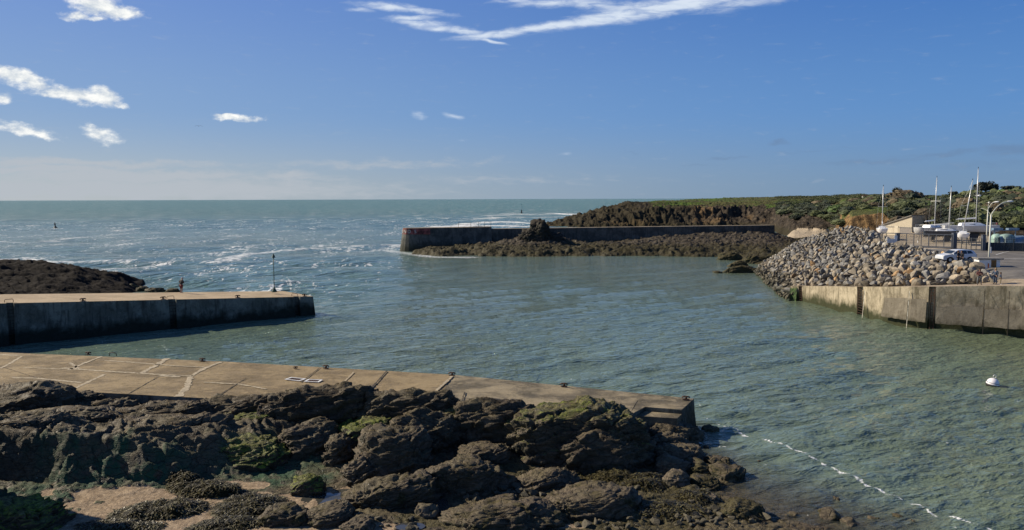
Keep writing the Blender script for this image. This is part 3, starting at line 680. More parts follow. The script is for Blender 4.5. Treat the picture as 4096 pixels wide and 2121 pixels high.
# foam: polylines of broken water on the sea surface (pixel pairs are turned into places on the water)
foam = np.zeros(x.size)
def seg(p, q2, w, a):
    global foam
    P = at(p[0], p[1], 0); Q = at(q2[0], q2[1], 0)
    bx = (x > min(P.x, Q.x)-w*3) & (x < max(P.x, Q.x)+w*3) & (y > min(P.y, Q.y)-w*3) & (y < max(P.y, Q.y)+w*3)
    d = np.array([Q.x-P.x, Q.y-P.y]); L2 = max((d**2).sum(), 1e-6)
    xx = x[bx]; yy = y[bx]
    t = np.clip(((xx-P.x)*d[0]+(yy-P.y)*d[1])/L2, 0, 1)
    dist = np.hypot(xx-P.x-t*d[0], yy-P.y-t*d[1])
    foam[bx] = np.maximum(foam[bx], a*np.exp(-(dist/w)**2))
def poly(pts, w, a):
    for p, q2 in zip(pts[:-1], pts[1:]): seg(p, q2, w, a)
for pts, w, a in [([(486,215.6),(520,214.6),(560,214),(585,215.5)], 12, 1.), ([(472,219.5),(500,217.5),(540,217.5),(580,217)], 14, .8), ([(505,213.5),(545,213.2),(575,214)], 9, 1.1),
    ([(452,229),(470,223.5),(500,222),(540,223.5),(575,222)], 11, .95), ([(440,227),(480,225.5),(530,226.8),(560,224)], 10, 1.05), ([(590,226),(640,226.4),(670,226)], 6, 1.),
    ([(388,250),(398,252.5),(412,254),(430,257),(470,257.5)], 3.2, .95), ([(360,252),(392,248),(405,246)], 5, .75), ([(435,257),(465,257.5)], 1.5, .8),
    ([(215,263),(240,256),(275,251),(320,249),(360,247),(400,246)], 4.5, .85), ([(240,252),(290,247),(345,244),(395,243)], 4, .55), ([(0,242),(30,241.5),(60,240.5)], 5, .9), ([(0,260),(25,259),(50,262),(90,262),(130,262)], 3.5, .85), ([(0,236),(50,234)], 4, .4),
    ([(130,263),(180,262),(220,259)], 3, .7), ([(140,281),(160,280),(185,278)], 1.6, .6), ([(120,270),(150,272),(190,276)], 2, .55), ([(330,238),(380,237)], 3, .4)]:
    poly(pts, w, a)
for pts, w, a in [([(716,421.5),(738,431),(762,438)], .10, .95), ([(703,417.5),(716,421.5)], .07, .7), ([(762,438),(790,449),(815,459),(842,473),(868,484)], .11, 1.), ([(868,484),(905,499),(945,517),(990,531)], .12, 1.), ([(830,486),(850,489),(862,492)], .08, .7), ([(700,443),(735,446),(760,449)], .10, .75), ([(705,500),(735,500),(745,512)], .22, .55), ([(780,530),(800,520),(815,525)], .25, .5)]:
    poly(pts, w, a)
shal = (.52*sstep(-1.25, -.1, depthz)*(depthz < .6)*(x > 9))
foamb = foam.copy()
z += .35*np.clip(foam, 0, 1)*openw*(.45+.9*fbm(np.stack([x*.12, y*.12, 0*x], 1), 3, 77))
water_v = np.stack([x, y, z], 1)
me = npmesh('sea_water', water_v, gridfaces(*X.shape), True, {'foam': foam, 'flecks': shal, 'open': openw, 'bed': depthz, 'gust': gust, 'crest': z})
m, nt, b = newmat('sea_water')
g = nd(nt, 'ShaderNodeNewGeometry'); pos = g.outputs['Position']
op = attr(nt, 'open'); bed = attr(nt, 'bed'); gu = attr(nt, 'gust')
dist = nd(nt, 'ShaderNodeVectorMath', {0: pos}, operation='LENGTH').outputs['Value']
lg = noise(nt, mapping(nt, pos, (1, .35, 1)), .03, 4.)
harb = mix(nt, mr(nt, lg, .35, .65), (.146,.184,.122), (.138,.200,.156))
sx_ = nd(nt, 'ShaderNodeSeparateXYZ', {0: pos})
harb = mix(nt, mth(nt, 'MULTIPLY', mr(nt, sx_.outputs[0], 15., 60.), mr(nt, sx_.outputs[1], 95., 50.)), harb, (.150,.172,.072))
sea = mix(nt, mr(nt, sx_.outputs[1], 180., 1500.), (.165,.275,.225), (.115,.275,.240))
col = mix(nt, op, harb, sea)
cr = attr(nt, 'crest')
col = mix(nt, mr(nt, cr, .15, .9, 0, .45), col, (.06,.13,.10))
col = mix(nt, mr(nt, bed, -.9, -.05, 0, .8), col, (.105,.090,.075))
chop_shade = noise(nt, texmap(nt, pos, .8, .5), .16, 5., .68)  # dark troughs and light crests: wave shading painted into the water colour
chop_shade = mr(nt, chop_shade, .34, .66)
col = mix(nt, mth(nt, 'MULTIPLY', mth(nt, 'ADD', mth(nt, 'MULTIPLY', op, .5), .18), mth(nt, 'SUBTRACT', 1., chop_shade)), col, (.030,.055,.045))
col = mix(nt, mth(nt, 'MULTIPLY', mth(nt, 'MULTIPLY', op, .28), chop_shade), col, (.20,.27,.26))
far_ = mr(nt, noise(nt, texmap(nt, pos, 1.6, .1), .022, 5., .7), .36, .64)
col = mix(nt, mth(nt, 'MULTIPLY', mth(nt, 'MULTIPLY', op, .40), far_), col, (.045,.105,.100))  # broad dark bands, more wave shading put into the colour
# whitecaps and broken foam
fn = noise(nt, mapping(nt, pos, (1, .42, 1), (0, 0, .12)), .85, 6., .72, .5)
fn2 = noise(nt, mapping(nt, pos, (1, .3, 1), (0, 0, .1)), .10, 3., .6)
fa = attr(nt, 'foam')
f_surf = mr(nt, mth(nt, 'ADD', mth(nt, 'MULTIPLY', fa, .62), mth(nt, 'SUBTRACT', fn, .5)), .30, .60)
f_cap = mth(nt, 'MULTIPLY', mr(nt, mth(nt, 'ADD', fn, mth(nt, 'MULTIPLY', fn2, .55)), .845, .94), op)
f_near = mth(nt, 'MULTIPLY', mr(nt, mth(nt, 'ADD', mth(nt, 'MULTIPLY', fa, .5), mth(nt, 'MULTIPLY', mth(nt, 'SUBTRACT', noise(nt, mapping(nt, pos, (1, .8, 1)), 2.1, 5., .75), .5), 2.0)), .30, .50), mth(nt, 'SUBTRACT', 1., op))
f_fl = mr(nt, mth(nt, 'ADD', mth(nt, 'MULTIPLY', attr(nt, 'flecks'), .30), mth(nt, 'SUBTRACT', noise(nt, mapping(nt, pos, (1, .9, 1), (0, 0, .5)), 3.1, 6., .75, .5), .5)), .33, .40)
ff = mth(nt, 'MAXIMUM', mth(nt, 'MAXIMUM', mth(nt, 'MULTIPLY', f_surf, op), f_cap), mth(nt, 'MAXIMUM', f_near, mth(nt, 'MULTIPLY', f_fl, .8)))
col = mix(nt, ff, col, (.72,.74,.75))
nt.links.new(col, b.inputs['Base Color']); b.inputs['IOR'].default_value = 1.333
nt.links.new(mth(nt, 'ADD', mth(nt, 'ADD', .06, mr(nt, dist, 90., 900., 0., .30)), mth(nt, 'MULTIPLY', ff, .6)), b.inputs['Roughness'])
nt.links.new(mr(nt, dist, 120., 1500., .5, .26), b.inputs['Specular IOR Level'])
# ripples: three scales, stretched across the wind; far away only the large ones still tilt the surface
r1 = noise(nt, texmap(nt, pos, .40, .10), 1.05, 4., .66, .3)
r2 = noise(nt, texmap(nt, pos, .34, .45), .34, 3., .6, .4)
r3 = noise(nt, texmap(nt, pos, .32, .58), .085, 3., .62, .3)
k1 = mth(nt, 'ADD', .8, mth(nt, 'MULTIPLY', mr(nt, gu, -.5, .6), .9))
n1 = bump(nt, r1, k1, .19)
nt.links.new(k1, n1.node.inputs['Strength'])
n2 = bump(nt, r2, .55, .55, n1)
nt.links.new(mth(nt, 'ADD', .85, mth(nt, 'MULTIPLY', op, .15)), n2.node.inputs['Strength'])
n3 = bump(nt, r3, .5, 2.4, n2)
nt.links.new(mth(nt, 'ADD', .13, mth(nt, 'MULTIPLY', op, .55)), n3.node.inputs['Strength'])
nt.links.new(n3, b.inputs['Normal'])
tr = nd(nt, 'ShaderNodeBsdfTransparent')
ms = nt.nodes.new('ShaderNodeMixShader')
thin = mth(nt, 'MULTIPLY', mr(nt, bed, -.75, -.02, 0, .72), mth(nt, 'SUBTRACT', 1., ff))
nt.links.new(thin, ms.inputs[0]); nt.links.new(b.outputs[0], ms.inputs[1]); nt.links.new(tr.outputs[0], ms.inputs[2])
nt.links.new(ms.outputs[0], nt.nodes['Material Output'].inputs['Surface'])
M['water'] = m
tag(link('sea_water', me, mat=m), kind='structure')
# ---------------------------------------------------------------- jetties, quay, breakwater
def px2(px, py, z): v = at(px, py, z); return (v.x, v.y, z)
def lerp3(a, b, t): return tuple(a[i]+(b[i]-a[i])*t for i in range(3))
def wall_strip(name, top, base_z, batter, mat, parent, outward=1, zmin=None, seglen=1.2):
    """a wall face below a top edge polyline, subdivided, slightly uneven, leaning by `batter` metres"""
    pts = []
    for a, b2 in zip(top[:-1], top[1:]):
        L = math.dist(a, b2); n = max(1, int(L/seglen)); pts += [lerp3(a, b2, k/n) for k in range(n)]
    pts.append(top[-1]); P = np.array(pts); nrow = 9
    T = np.gradient(P[:, :2], axis=0); T /= np.linalg.norm(T, axis=1)[:, None]; Nn = np.stack([T[:, 1], -T[:, 0]], 1)*outward
    V = []
    for r in range(nrow):
        t = r/(nrow-1); z = P[:, 2]*(1-t)+base_z*t; off = (P[:, 2]-z)*batter
        q3 = np.stack([P[:, 0], P[:, 1], z], 1); n = fbm(q3*.6+3.1, 3, 5)*.05*(1-.9*(r == 0))
        V.append(np.stack([P[:, 0]+Nn[:, 0]*(off+n), P[:, 1]+Nn[:, 1]*(off+n), z], 1))
    V = np.concatenate(V)
    return link(name, npmesh(name, V, gridfaces(nrow, len(P)), False), parent, mat)
def deck(name, near, far, mat, parent, nw=8, ns=.9, seed=1, amp=.02):
    """top surface ruled between two edge polylines of equal length"""
    A = []; B_ = []
    for i in range(len(near)-1):
        n = max(1, int(max(math.dist(near[i], near[i+1]), math.dist(far[i], far[i+1]))/ns))
        for k in range(n): A.append(lerp3(near[i], near[i+1], k/n)); B_.append(lerp3(far[i], far[i+1], k/n))
    A.append(near[-1]); B_.append(far[-1]); A = np.array(A); B_ = np.array(B_)
    V = []
    for r in range(nw+1):
        t = r/nw; V.append(A*(1-t)+B_*t)
    V = np.concatenate(V); e = np.ones(len(V)); e[:len(A)] = 0; e[-len(A):] = 0
    V[:, 2] += amp*fbm(V*np.array([.5, .5, 0])+seed*0, 3, seed)*e
    return link(name, npmesh(name, V, gridfaces(nw+1, len(A)), False), parent, mat)
# --- near jetty
J0 = px2(694, 398.6, 1.65); J1 = px2(453, 374.7, 2.03); J2 = px2(226, 361.6, 2.08); J3 = px2(0, 352.2, 2.1); J4 = (J3[0]-30, J3[1]+6.4, 2.1)
K0 = px2(682, 409.5, 1.65)
ed = Vector((K0[0]-J0[0], K0[1]-J0[1])).normalized(); W_J = 8.6
E1 = (J0[0]+ed.x*W_J, J0[1]+ed.y*W_J, 1.65)                      # near corner of the end, behind the notch
NE = [px2(215.5, 398.7, 2.08), px2(70, 391, 2.1)]
NJ = (-4.6, 47.75, 2.03)
NL = (NE[1][0]-38, NE[1][1]+8.2, 2.1)
n1 = px2(645, 406.9, 1.65); n2 = px2(634, 412.6, 1.66)
nd_ = Vector((n2[0]-n1[0], n2[1]-n1[1])).normalized(); N3 = (n1[0]+nd_.x*2.3, n1[1]+nd_.y*2.3, 1.66)
jt = empty('stone_jetty', (J1[0], J1[1]-4, 0)); tag(jt, 'long low tan concrete jetty just behind the foreground rocks, with a notch at its end', 'jetty')
def par(o, p):
    o.parent = p; o.matrix_parent_inverse = Matrix.Translation(-Vector(p.location)); return o
JM = ['jetty_deck', 'jetty_end']
nm = (n1[0]+ (J0[0]-K0[0]), n1[1]+(J0[1]-K0[1]), 1.66)
FJ = lerp3(J1, J0, .80)
d1 = deck('deck', [NL, NE[1], NE[0], NJ], [J4, J3, J2, J1], M['jetty_deck'], None); par(d1, jt)
d2 = deck('deck', [NJ, N3], [J1, FJ], M['jetty_end'], None, seed=2, amp=.03); par(d2, jt); d2['label'] = 'darker worn end section of the deck'
d3 = deck('deck', [n1, K0], [FJ, J0], M['jetty_end'], None, nw=4, seed=3, amp=.0); par(d3, jt)
# fill between n1 and FJ edge
w = MB(); w.add([n1, FJ, N3], [(0, 1, 2)]); par(w.build('deck', M['jetty_end']), jt)
tread = MB(); tz = 1.38
tr_ = [(K0[0], K0[1]), (n1[0], n1[1]), (n1[0]+nd_.x*1.25, n1[1]+nd_.y*1.25), (K0[0]+ed.x*1.1, K0[1]+ed.y*1.1)]
tread.add([(p[0], p[1], tz) for p in tr_]+[(p[0], p[1], -1.5) for p in tr_], [(0, 1, 2, 3), (2, 3, 7, 6), (3, 0, 4, 7), (1, 2, 6, 5)])
par(tread.build('step', M['jetty_end']), jt)
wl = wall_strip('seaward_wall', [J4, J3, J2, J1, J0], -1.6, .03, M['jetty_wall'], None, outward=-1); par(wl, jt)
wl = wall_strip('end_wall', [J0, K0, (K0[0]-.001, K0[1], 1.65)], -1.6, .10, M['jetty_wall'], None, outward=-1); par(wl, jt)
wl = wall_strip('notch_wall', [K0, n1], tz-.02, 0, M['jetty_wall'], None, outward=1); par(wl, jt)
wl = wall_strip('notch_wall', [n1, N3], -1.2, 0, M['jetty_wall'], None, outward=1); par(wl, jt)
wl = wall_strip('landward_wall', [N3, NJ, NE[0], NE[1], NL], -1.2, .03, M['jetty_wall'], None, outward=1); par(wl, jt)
JP = [(NL, J4), (NE[1], J3), (NE[0], J2), (NJ, J1)]
def jz(px, py):                                          # a point on the near deck
    z = 2.08 if px < 453 else 2.03-(px-453)/241*.38
    return Vector(px2(px, py, z+.028))
def line_strip(pts, w, mat, jag=.35, name='mortar_line', off=0.):
    q = MB(); L = []
    P = [jz(*p) for p in pts]
    for a, b2 in zip(P[:-1], P[1:]):
        n = max(2, int((b2-a).length/.22))
        for k in range(n): L.append(a.lerp(b2, k/n))
    L.append(P[-1]); vs = []; f = []
    for i, p in enumerate(L):
        t = (L[min(i+1, len(L)-1)]-L[max(i-1, 0)]).normalized(); s_ = Vector((-t.y, t.x, 0))
        ww = w*(1+random.uniform(-jag, jag))/2; o_ = s_*random.uniform(-jag, jag)*w*.4
        vs += [p+s_*ww+o_+Vector((0, 0, off)), p-s_*ww+o_+Vector((0, 0, off))]
        if i: f.append((2*i-2, 2*i-1, 2*i+1, 2*i))
    q.add(vs, f); o = q.build(name, mat); par(o, jt); return o
def z6(X, Y): return (X/6.868, 340+Y/6.868)
def z3(X, Y): return ((1100+X/3.22)/4, (1350+Y/3.22)/4)
for pts, w_ in [([z6(700,112), z6(600,150), z6(470,205)], .28), ([z6(1150,125), z6(1060,180), z6(965,228)], .42), ([z6(1520,150), z6(1400,195), z6(1320,245)], .34), ([z6(1310,250), z6(1285,320), z6(1225,388)], .40),
    ([z6(720,140), z6(900,152), z6(1060,166)], .22), ([z6(1060,166), z6(1180,176), z6(1400,186)], .22), ([z6(430,192), z6(700,212), z6(960,228), z6(1150,240), z6(1320,245)], .30), ([z6(1100,243), z6(1240,250)], .45),
    ([z6(0,195), z6(70,160), z6(150,110)], .25), ([z6(0,255), z6(250,262), z6(560,292)], .22), ([z6(480,346), z6(600,290), z6(720,235)], .24), ([z6(160,188), z6(430,198)], .16), ([z6(1400,290), z6(1640,302), z6(1830,336)], .2),
    ([z6(0,100), z6(130,105)], .3), ([z6(480,155), z6(540,195)], .2), ([z3(900,560), z3(960,500), z3(1010,445)], .10), ([z3(2075,682), z3(2180,590), z3(2290,488)], .18)]:
    line_strip(pts, w_, M['mortar'])
for pts, w_ in [([z6(880,370), z6(1090,250)], .06), ([z6(1470,400), z6(1690,262)], .07), ([z3(395,530), z3(585,382)], .07), ([z3(1250,640), z3(1442,428)], .13), ([z3(1450,720), z3(1497,660)], .10),
    ([z3(1250,650), z3(1440,655)], .05), ([z3(2080,690), z3(2440,692)], .05), ([z3(2412,840), z3(2425,760), z3(2447,700)], .08), ([z3(600,598), z3(670,604), z3(680,602)], .05), ([z3(665,628), z3(684,604)], .08),
    ([z6(0,180), z6(260,262)], .04), ([z3(330,576), z3(352,556)], .06)]:
    line_strip(pts, w_, M['crack'], .5, 'joint', .004)
# painted drain gratings
def rot2(v, a): return Vector((v.x*cos(a)-v.y*sin(a), v.x*sin(a)+v.y*cos(a), 0))
for (pa, pb, wd) in ((z3(165,528), z3(360,548), .62), (z3(400,555), z3(590,562), .62)):
    a, b2 = jz(*pa), jz(*pb); g = empty('drain_grating', (a+b2)/2); ax = (b2-a); L = ax.length; an = math.atan2(ax.y, ax.x)
    fr = MB()
    for (cx, cy, sx0, sy0) in ((0, wd/2, L, .10), (0, -wd/2, L, .10), (-L/2+.06, 0, .13, wd-.102), (L/2-.06, 0, .13, wd-.102)):
        fr.box((cx, cy, .012), (sx0, sy0, .03))
    fr.build('frame', M['white_paint'], g); bars = MB()
    for k in range(11): bars.box((-L/2+.22+k*(L-.44)/10, 0, .004), (.045, wd-.12, .02))
    bars.build('bar_grille', M['rust'], g); g.rotation_euler.z = an
    tag(g, ('left' if pa[0] < 280 else 'right')+' of the two white-rimmed drain gratings in the jetty deck', 'drain grating', 'drain gratings in the jetty deck')
# iron cleats and grab handles
def cleat(v, sc, an, label):
    g = empty('mooring_cleat', v, an); tag(g, label, 'cleat', 'iron mooring cleats')
    q = MB(); q.box((0, 0, .03), (.34*sc, .16*sc, .05)); q.build('base_plate', M['rust'], g, bevel=.01)
    q = MB(); q.tube([(-.2*sc, 0, .13*sc), (-.1*sc, 0, .17*sc), (.1*sc, 0, .17*sc), (.2*sc, 0, .13*sc)], .04*sc, 8); q.tube([(0, 0, .04), (0, 0, .16*sc)], .06*sc, 8); q.build('horn', M['rust'], g, True)
    return g
def handle(v, an, label, w_=.62, h_=.22):
    q = MB(); q.tube([(-w_/2, 0, -.03), (-w_/2, 0, h_*.7), (-w_/2+.06, 0, h_), (w_/2-.06, 0, h_), (w_/2, 0, h_*.7), (w_/2, 0, -.03)], .028, 8)
    o = q.build('grab_rail', M['rust'], None, True, loc=v); o.rotation_euler.z = an; tag(o, label, 'grab rail', 'iron grab rails above the wall ladders'); return o
for (px, py, an, l) in [(88.3, 354.8, -.22, 'small iron cleat on the near jetty, left of its grab rail'), (202.4, 361.2, -.22, 'iron cleat at the near jetty edge beyond the pale mortar square'), (326, 368.4, -.3, 'iron cleat at the near jetty edge above the drain gratings'),
        (295.6, 368.6, .2, 'flat iron stub on the near jetty deck left of a cleat'), (452, 375.6, -.3, 'iron cleat where the tan deck meets the darker jetty end'), (564, 386.6, -.3, 'iron cleat halfway along the worn end section of the near jetty'), (686, 399.8, -.3, 'iron cleat at the outermost corner of the near jetty')]:
    cleat(jz(px, py), 1.25 if px != 295.6 else .8, an, l)
handle(jz(113, 355.6), -.22, 'iron grab rail on the near jetty edge at left')
# --- far jetty
A0 = (-24.7, 98.7, 2.35); A1 = (-51, 77.6, 4.3); A2 = (-82, 53, 5.0); C0 = (-30, 104.2, 2.4); C1 = (-54.6, 85.3, 4.3); C2 = (-88, 60.5, 5.0)
fj = empty('far_jetty', (-40, 90, 0)); tag(fj, 'pale sloping concrete jetty at left with a dark shaded wall, a man on top', 'jetty')
def fjp(t): return lerp3(A0, A1, t)
def tpx(px):                                             # parameter along the near edge for an image column
    lo, hi = 0., 1.3
    for _ in range(40):
        mid = (lo+hi)/2
        if proj(lerp3(A0, A1, mid))[0] > px: lo = mid
        else: hi = mid
    return lo
dirA = Vector((A1[0]-A0[0], A1[1]-A0[1])).normalized(); inw = Vector((dirA.y, -dirA.x)); inw = inw if inw.y > 0 else -inw
edge = [A0]; NOT = []
for (pa, pb) in ((300, 294.2), (176.3, 168.6), (14, 6)):
    ta, tb = tpx(pa), tpx(pb); a, b2 = fjp(ta), fjp(tb); dp = .55
    edge += [a, (a[0]+inw.x*dp, a[1]+inw.y*dp, a[2]), (b2[0]+inw.x*dp, b2[1]+inw.y*dp, b2[2]), b2]; NOT.append((a, b2))
edge += [A1, A2]
fe = [C0 if i == 0 else lerp3(C0, C1, min(1, (Vector((p[0], p[1]))-Vector((A0[0], A0[1]))).dot(dirA)/33.7)) for i, p in enumerate(edge[:-2])]+[C1, C2]
par(deck('deck', edge, fe, M['far_deck'], None, nw=6, seed=6, amp=.015), fj)
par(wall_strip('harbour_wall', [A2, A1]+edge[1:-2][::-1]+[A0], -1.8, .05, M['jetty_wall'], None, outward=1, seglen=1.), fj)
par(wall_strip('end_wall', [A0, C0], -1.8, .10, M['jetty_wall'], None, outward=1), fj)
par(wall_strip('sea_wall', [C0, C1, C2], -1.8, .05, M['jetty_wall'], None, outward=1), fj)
jan = math.atan2(-dirA.y, -dirA.x)
for (a, b2), l in zip(NOT, ('nearest the outer end of the far jetty', 'above the ladder recess near the middle of the far jetty', 'at the far left of the far jetty')):
    c = Vector(lerp3(a, b2, .5)); handle((c.x+inw.x*.75, c.y+inw.y*.75, c.z+.02), jan, 'iron grab rail '+l, .75, .3)
    q = MB()
    for k in range(int((c.z+.6)/.35)): q.tube([(a[0]+inw.x*.25-dirA.x*.15, a[1]+inw.y*.25, c.z-.35-k*.35), (b2[0]+inw.x*.25, b2[1]+inw.y*.25, c.z-.35-k*.35)], .02, 6)
    par(q.build('ladder_rungs', M['rust']), fj)
for px, l in ((83.6, 'dark mooring cleat on the far jetty edge at left'), (164, 'dark mooring cleat just left of the middle grab rail on the far jetty'), (238.7, 'dark mooring cleat on the far jetty edge right of the standing man'), (305.7, 'dark mooring cleat at the outer corner of the far jetty')):
    p = fjp(tpx(px)); cleat((p[0]+inw.x*.35, p[1]+inw.y*.35, p[2]+.02), 1.5, jan, l)
p = lerp3(C0, C1, .05); cleat((p[0]+.4, p[1]-.6, p[2]+.02), 1.5, jan, 'dark mooring cleat beside the green beacon pole')
# beacon pole on the far jetty
c = atd(274.2, 291.6, 102.2); zz = lerp3(C0, C1, .2)[2]; c = at(274.4, 292., zz)
bp = empty('beacon_pole', (c.x, c.y, zz)); tag(bp, 'dark green beacon pole with a cone topmark on the far jetty', 'beacon')
hgt = 4.75
q = MB(); q.lathe([(.34, 0), (.30, .12), (.10, .55), (.09, .6)], n=14); q.build('base_cone', M['greenpaint'], bp, True)
q = MB(); q.tube([(0, 0, .5), (-.01, 0, hgt-.3)], .05, 10); q.build('pole', M['greenpaint'], bp, True)
q = MB(); q.lathe([(.05, hgt-.45), (.25, hgt-.42), (.02, hgt+.1)], n=14); q.build('topmark', M['greenpaint'], bp)
# --- breakwater
B0 = atd(412.5, 228.2, 219); zb = B0.z; B1 = atd(491.5, 227.0, 224.5); B2 = atd(776, 225.2, 238)
bwr = empty('harbour_breakwater', (0, 225, 0)); tag(bwr, 'long dark masonry breakwater across the harbour mouth, red-painted at its left end', 'breakwater')
zt1 = zb; zt2 = B1.z-.55
dirB = Vector((B2.x-B0.x, B2.y-B0.y)).normalized(); nB = Vector((-dirB.y, dirB.x))
th1, th2 = 5., 3.4
def bprism(name, a, b2, za, zb_, th, bat, mat, capm, round_=False):
    a = Vector((a[0], a[1])); b2 = Vector((b2[0], b2[1]))
    top = []; bot = []
    if round_:
        n = 9; cc = a+nB*th/2
        for k in range(n+1):
            an = math.atan2(-nB.y, -nB.x)-pi*k/n; u = Vector((cos(an), sin(an))); top.append(cc+u*th/2); bot.append(cc+u*(th/2+bat))
        top += [b2+nB*th, b2]; bot += [b2+nB*(th+bat), b2-nB*bat]
    else:
        top = [a, a+nB*th, b2+nB*th, b2]; bot = [a-nB*bat, a+nB*(th+bat), b2+nB*(th+bat), b2-nB*bat]
    q = MB(); n = len(top)
    def zat(p): t = (p-a).dot(b2-a)/(b2-a).length_squared; return za+(zb_-za)*min(1, max(0, t))
    rows = 7; vs = []
    for r in range(rows):
        t = r/(rows-1)
        for i in range(n): z_ = zat(top[i])*(1-t)+(-2)*t; pp = top[i]*(1-t)+bot[i]*t; vs.append((pp.x, pp.y, z_))
    f = [(r*n+i, r*n+(i+1) % n, (r+1)*n+(i+1) % n, (r+1)*n+i) for r in range(rows-1) for i in range(n)]
    q.add(vs, f); par(q.build(name, mat), bwr)
    q = MB(); q.add([(p.x, p.y, zat(p)+.003) for p in top], [tuple(range(n))]); par(q.build('coping', capm), bwr)
    return top, bot
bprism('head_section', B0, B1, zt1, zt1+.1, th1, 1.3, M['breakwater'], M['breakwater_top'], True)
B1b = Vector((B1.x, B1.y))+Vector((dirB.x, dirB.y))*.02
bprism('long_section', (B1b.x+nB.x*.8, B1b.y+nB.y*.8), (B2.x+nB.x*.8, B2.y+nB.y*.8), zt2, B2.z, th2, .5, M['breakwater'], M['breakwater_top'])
# red painted collar on the rounded head, in a real band 3 mm proud
q = MB(); cc = Vector((B0.x, B0.y))+nB*th1/2; n = 14; vs = []
H_b = zt1+2
for r in range(5):
    z_ = zt1+.004-r*.42; bat = 1.3*(zt1-z_)/H_b
    for k in range(n+1):
        an = math.atan2(-nB.y, -nB.x)-pi*k/(n)*1.0; u = Vector((cos(an), sin(an)))
        # follow the nine-sided wall so the paint sits just outside it
        kk = k/n*9; k0 = int(min(8, math.floor(kk))); tt = kk-k0
        u0 = Vector((cos(math.atan2(-nB.y, -nB.x)-pi*k0/9), sin(math.atan2(-nB.y, -nB.x)-pi*k0/9))); u1 = Vector((cos(math.atan2(-nB.y, -nB.x)-pi*(k0+1)/9), sin(math.atan2(-nB.y, -nB.x)-pi*(k0+1)/9)))
        u = u0.lerp(u1, tt); p = cc+u*(th1/2+bat+.02); vs.append((p.x, p.y, z_))
q.add(vs, [(r*(n+1)+k, r*(n+1)+k+1, (r+1)*(n+1)+k+1, (r+1)*(n+1)+k) for r in range(4) for k in range(n)])
b0v = Vector((B0.x, B0.y)); vs = []
for r in range(5):
    z_ = zt1+.004-r*.42; bat = 1.3*(zt1-z_)/H_b
    for k in range(4): p = b0v+dirB*(k*1.6)-nB*(bat+.02); vs.append((p.x, p.y, z_))
q.add(vs, [(r*4+k, r*4+k+1, (r+1)*4+k+1, (r+1)*4+k) for r in range(4) for k in range(3)])
M['redwall'] = plain('faded_red_wall_paint', (.26,.075,.065), .9, var=.4, scale=.9)
par(q.build('painted_band', M['redwall']), bwr)
def text3d(s_, size, loc, rot, mat, name, parent=None, ext=.01):
    cu = bpy.data.curves.new(name, 'FONT'); cu.body = s_; cu.size = size; cu.extrude = ext; cu.align_x = 'CENTER'; cu.align_y = 'CENTER'
    t = bpy.data.objects.new(name, cu); dg = bpy.context.evaluated_depsgraph_get()
    C.objects.link(t); dg.update(); me = bpy.data.meshes.new_from_object(t.evaluated_get(bpy.context.evaluated_depsgraph_get())); bpy.data.objects.remove(t)
    o = link(name, me, parent, mat); o.location = loc; o.rotation_euler = rot; return o
bang = math.atan2(dirB.y, dirB.x)
M['lettering'] = plain('weathered_white_lettering', (.55,.55,.50), .8)
# letters follow the curved end: last letter on the flat face, the others round the corner
for ch, ang_, off in (('S', None, .75), ('D', .35, 0), ('N', .85, 0), ('U', 1.32, 0)):
    z_ = zt1-.95; bat = 1.3*.95/H_b
    if ang_ is None:
        p = b0v+dirB*off-nB*(bat+.05); rz = bang
    else:
        a_ = math.atan2(-nB.y, -nB.x)-ang_; u = Vector((cos(a_), sin(a_))); p = cc+u*(th1/2+bat+.06); rz = a_+pi/2
    par(text3d(ch, 1.3, (p.x, p.y, z_), (pi/2-.15, 0, rz), M['lettering'], 'letter'), bwr)
# railing on the breakwater near the step
rl = empty('iron_railing', (B1.x-4, B1.y+2, zt1)); tag(rl, 'thin iron railing standing on top of the breakwater', 'railing')
for k in (0, .38, .62, .8, 1.): 
    q = MB(); p = Vector((B1.x, B1.y))-dirB*(9.2*(1-k))+nB*1.; q.tube([(p.x, p.y, zt1), (p.x, p.y, zt1+1.5)], .05, 6)
    par(q.build('post', M['black']), rl)
for z_ in (.75, 1.45):
    for (k0, k1) in ((0, .38), (.8, 1.)):
        q = MB(); p = Vector((B1.x, B1.y))-dirB*(9.2*(1-k0))+nB*1.; p2 = Vector((B1.x, B1.y))-dirB*(9.2*(1-k1))+nB*1.; q.tube([(p.x, p.y, zt1+z_), (p2.x, p2.y, zt1+z_)], .035, 6)
        par(q.build('rail', M['black']), rl)
# --- right quay
WL = [(789.4,300.3),(801,302),(852,314.2),(880.8,322.6),(910.6,327.5),(933,330.2),(985,334.2),(1024,337.5),(1090,344),(1180,358)]
TP = [286.0,286.0,286.6,286.8,286.6,286.5,285.8,286.2,287.5,290]
qt = []
for (px, py), ty in zip(WL, TP):
    b_ = at(px, py, 0); t = atd(px+1.2, ty, b_.y+.35); qt.append((t.x, t.y, t.z))
qy = empty('harbour_quay', (55, 95, 0)); tag(qy, 'stained concrete quay wall at right with three dark ladder recesses', 'quay')
def q_at(px):
    px = min(max(px, proj(qt[0])[0]+.01), proj(qt[-1])[0]-.01)
    for a, b2 in zip(qt[:-1], qt[1:]):
        xa, xb = proj(a)[0], proj(b2)[0]
        if xa <= px <= xb:
            lo, hi = 0., 1.
            for _ in range(30):
                m_ = (lo+hi)/2
                if proj(lerp3(a, b2, m_))[0] < px: lo = m_
                else: hi = m_
            return Vector(lerp3(a, b2, lo)), (Vector(b2)-Vector(a))
rec = [(798.5, 802), (857, 863), (929, 936)]; top = []
cuts = []
for pa, pb in rec:
    a, da = q_at(pa); b2, db = q_at(pb); t = (b2-a); inn = Vector((-t.y, t.x, 0)).normalized()
    inn = inn if inn.x > 0 else -inn
    cuts.append((a, b2, inn))
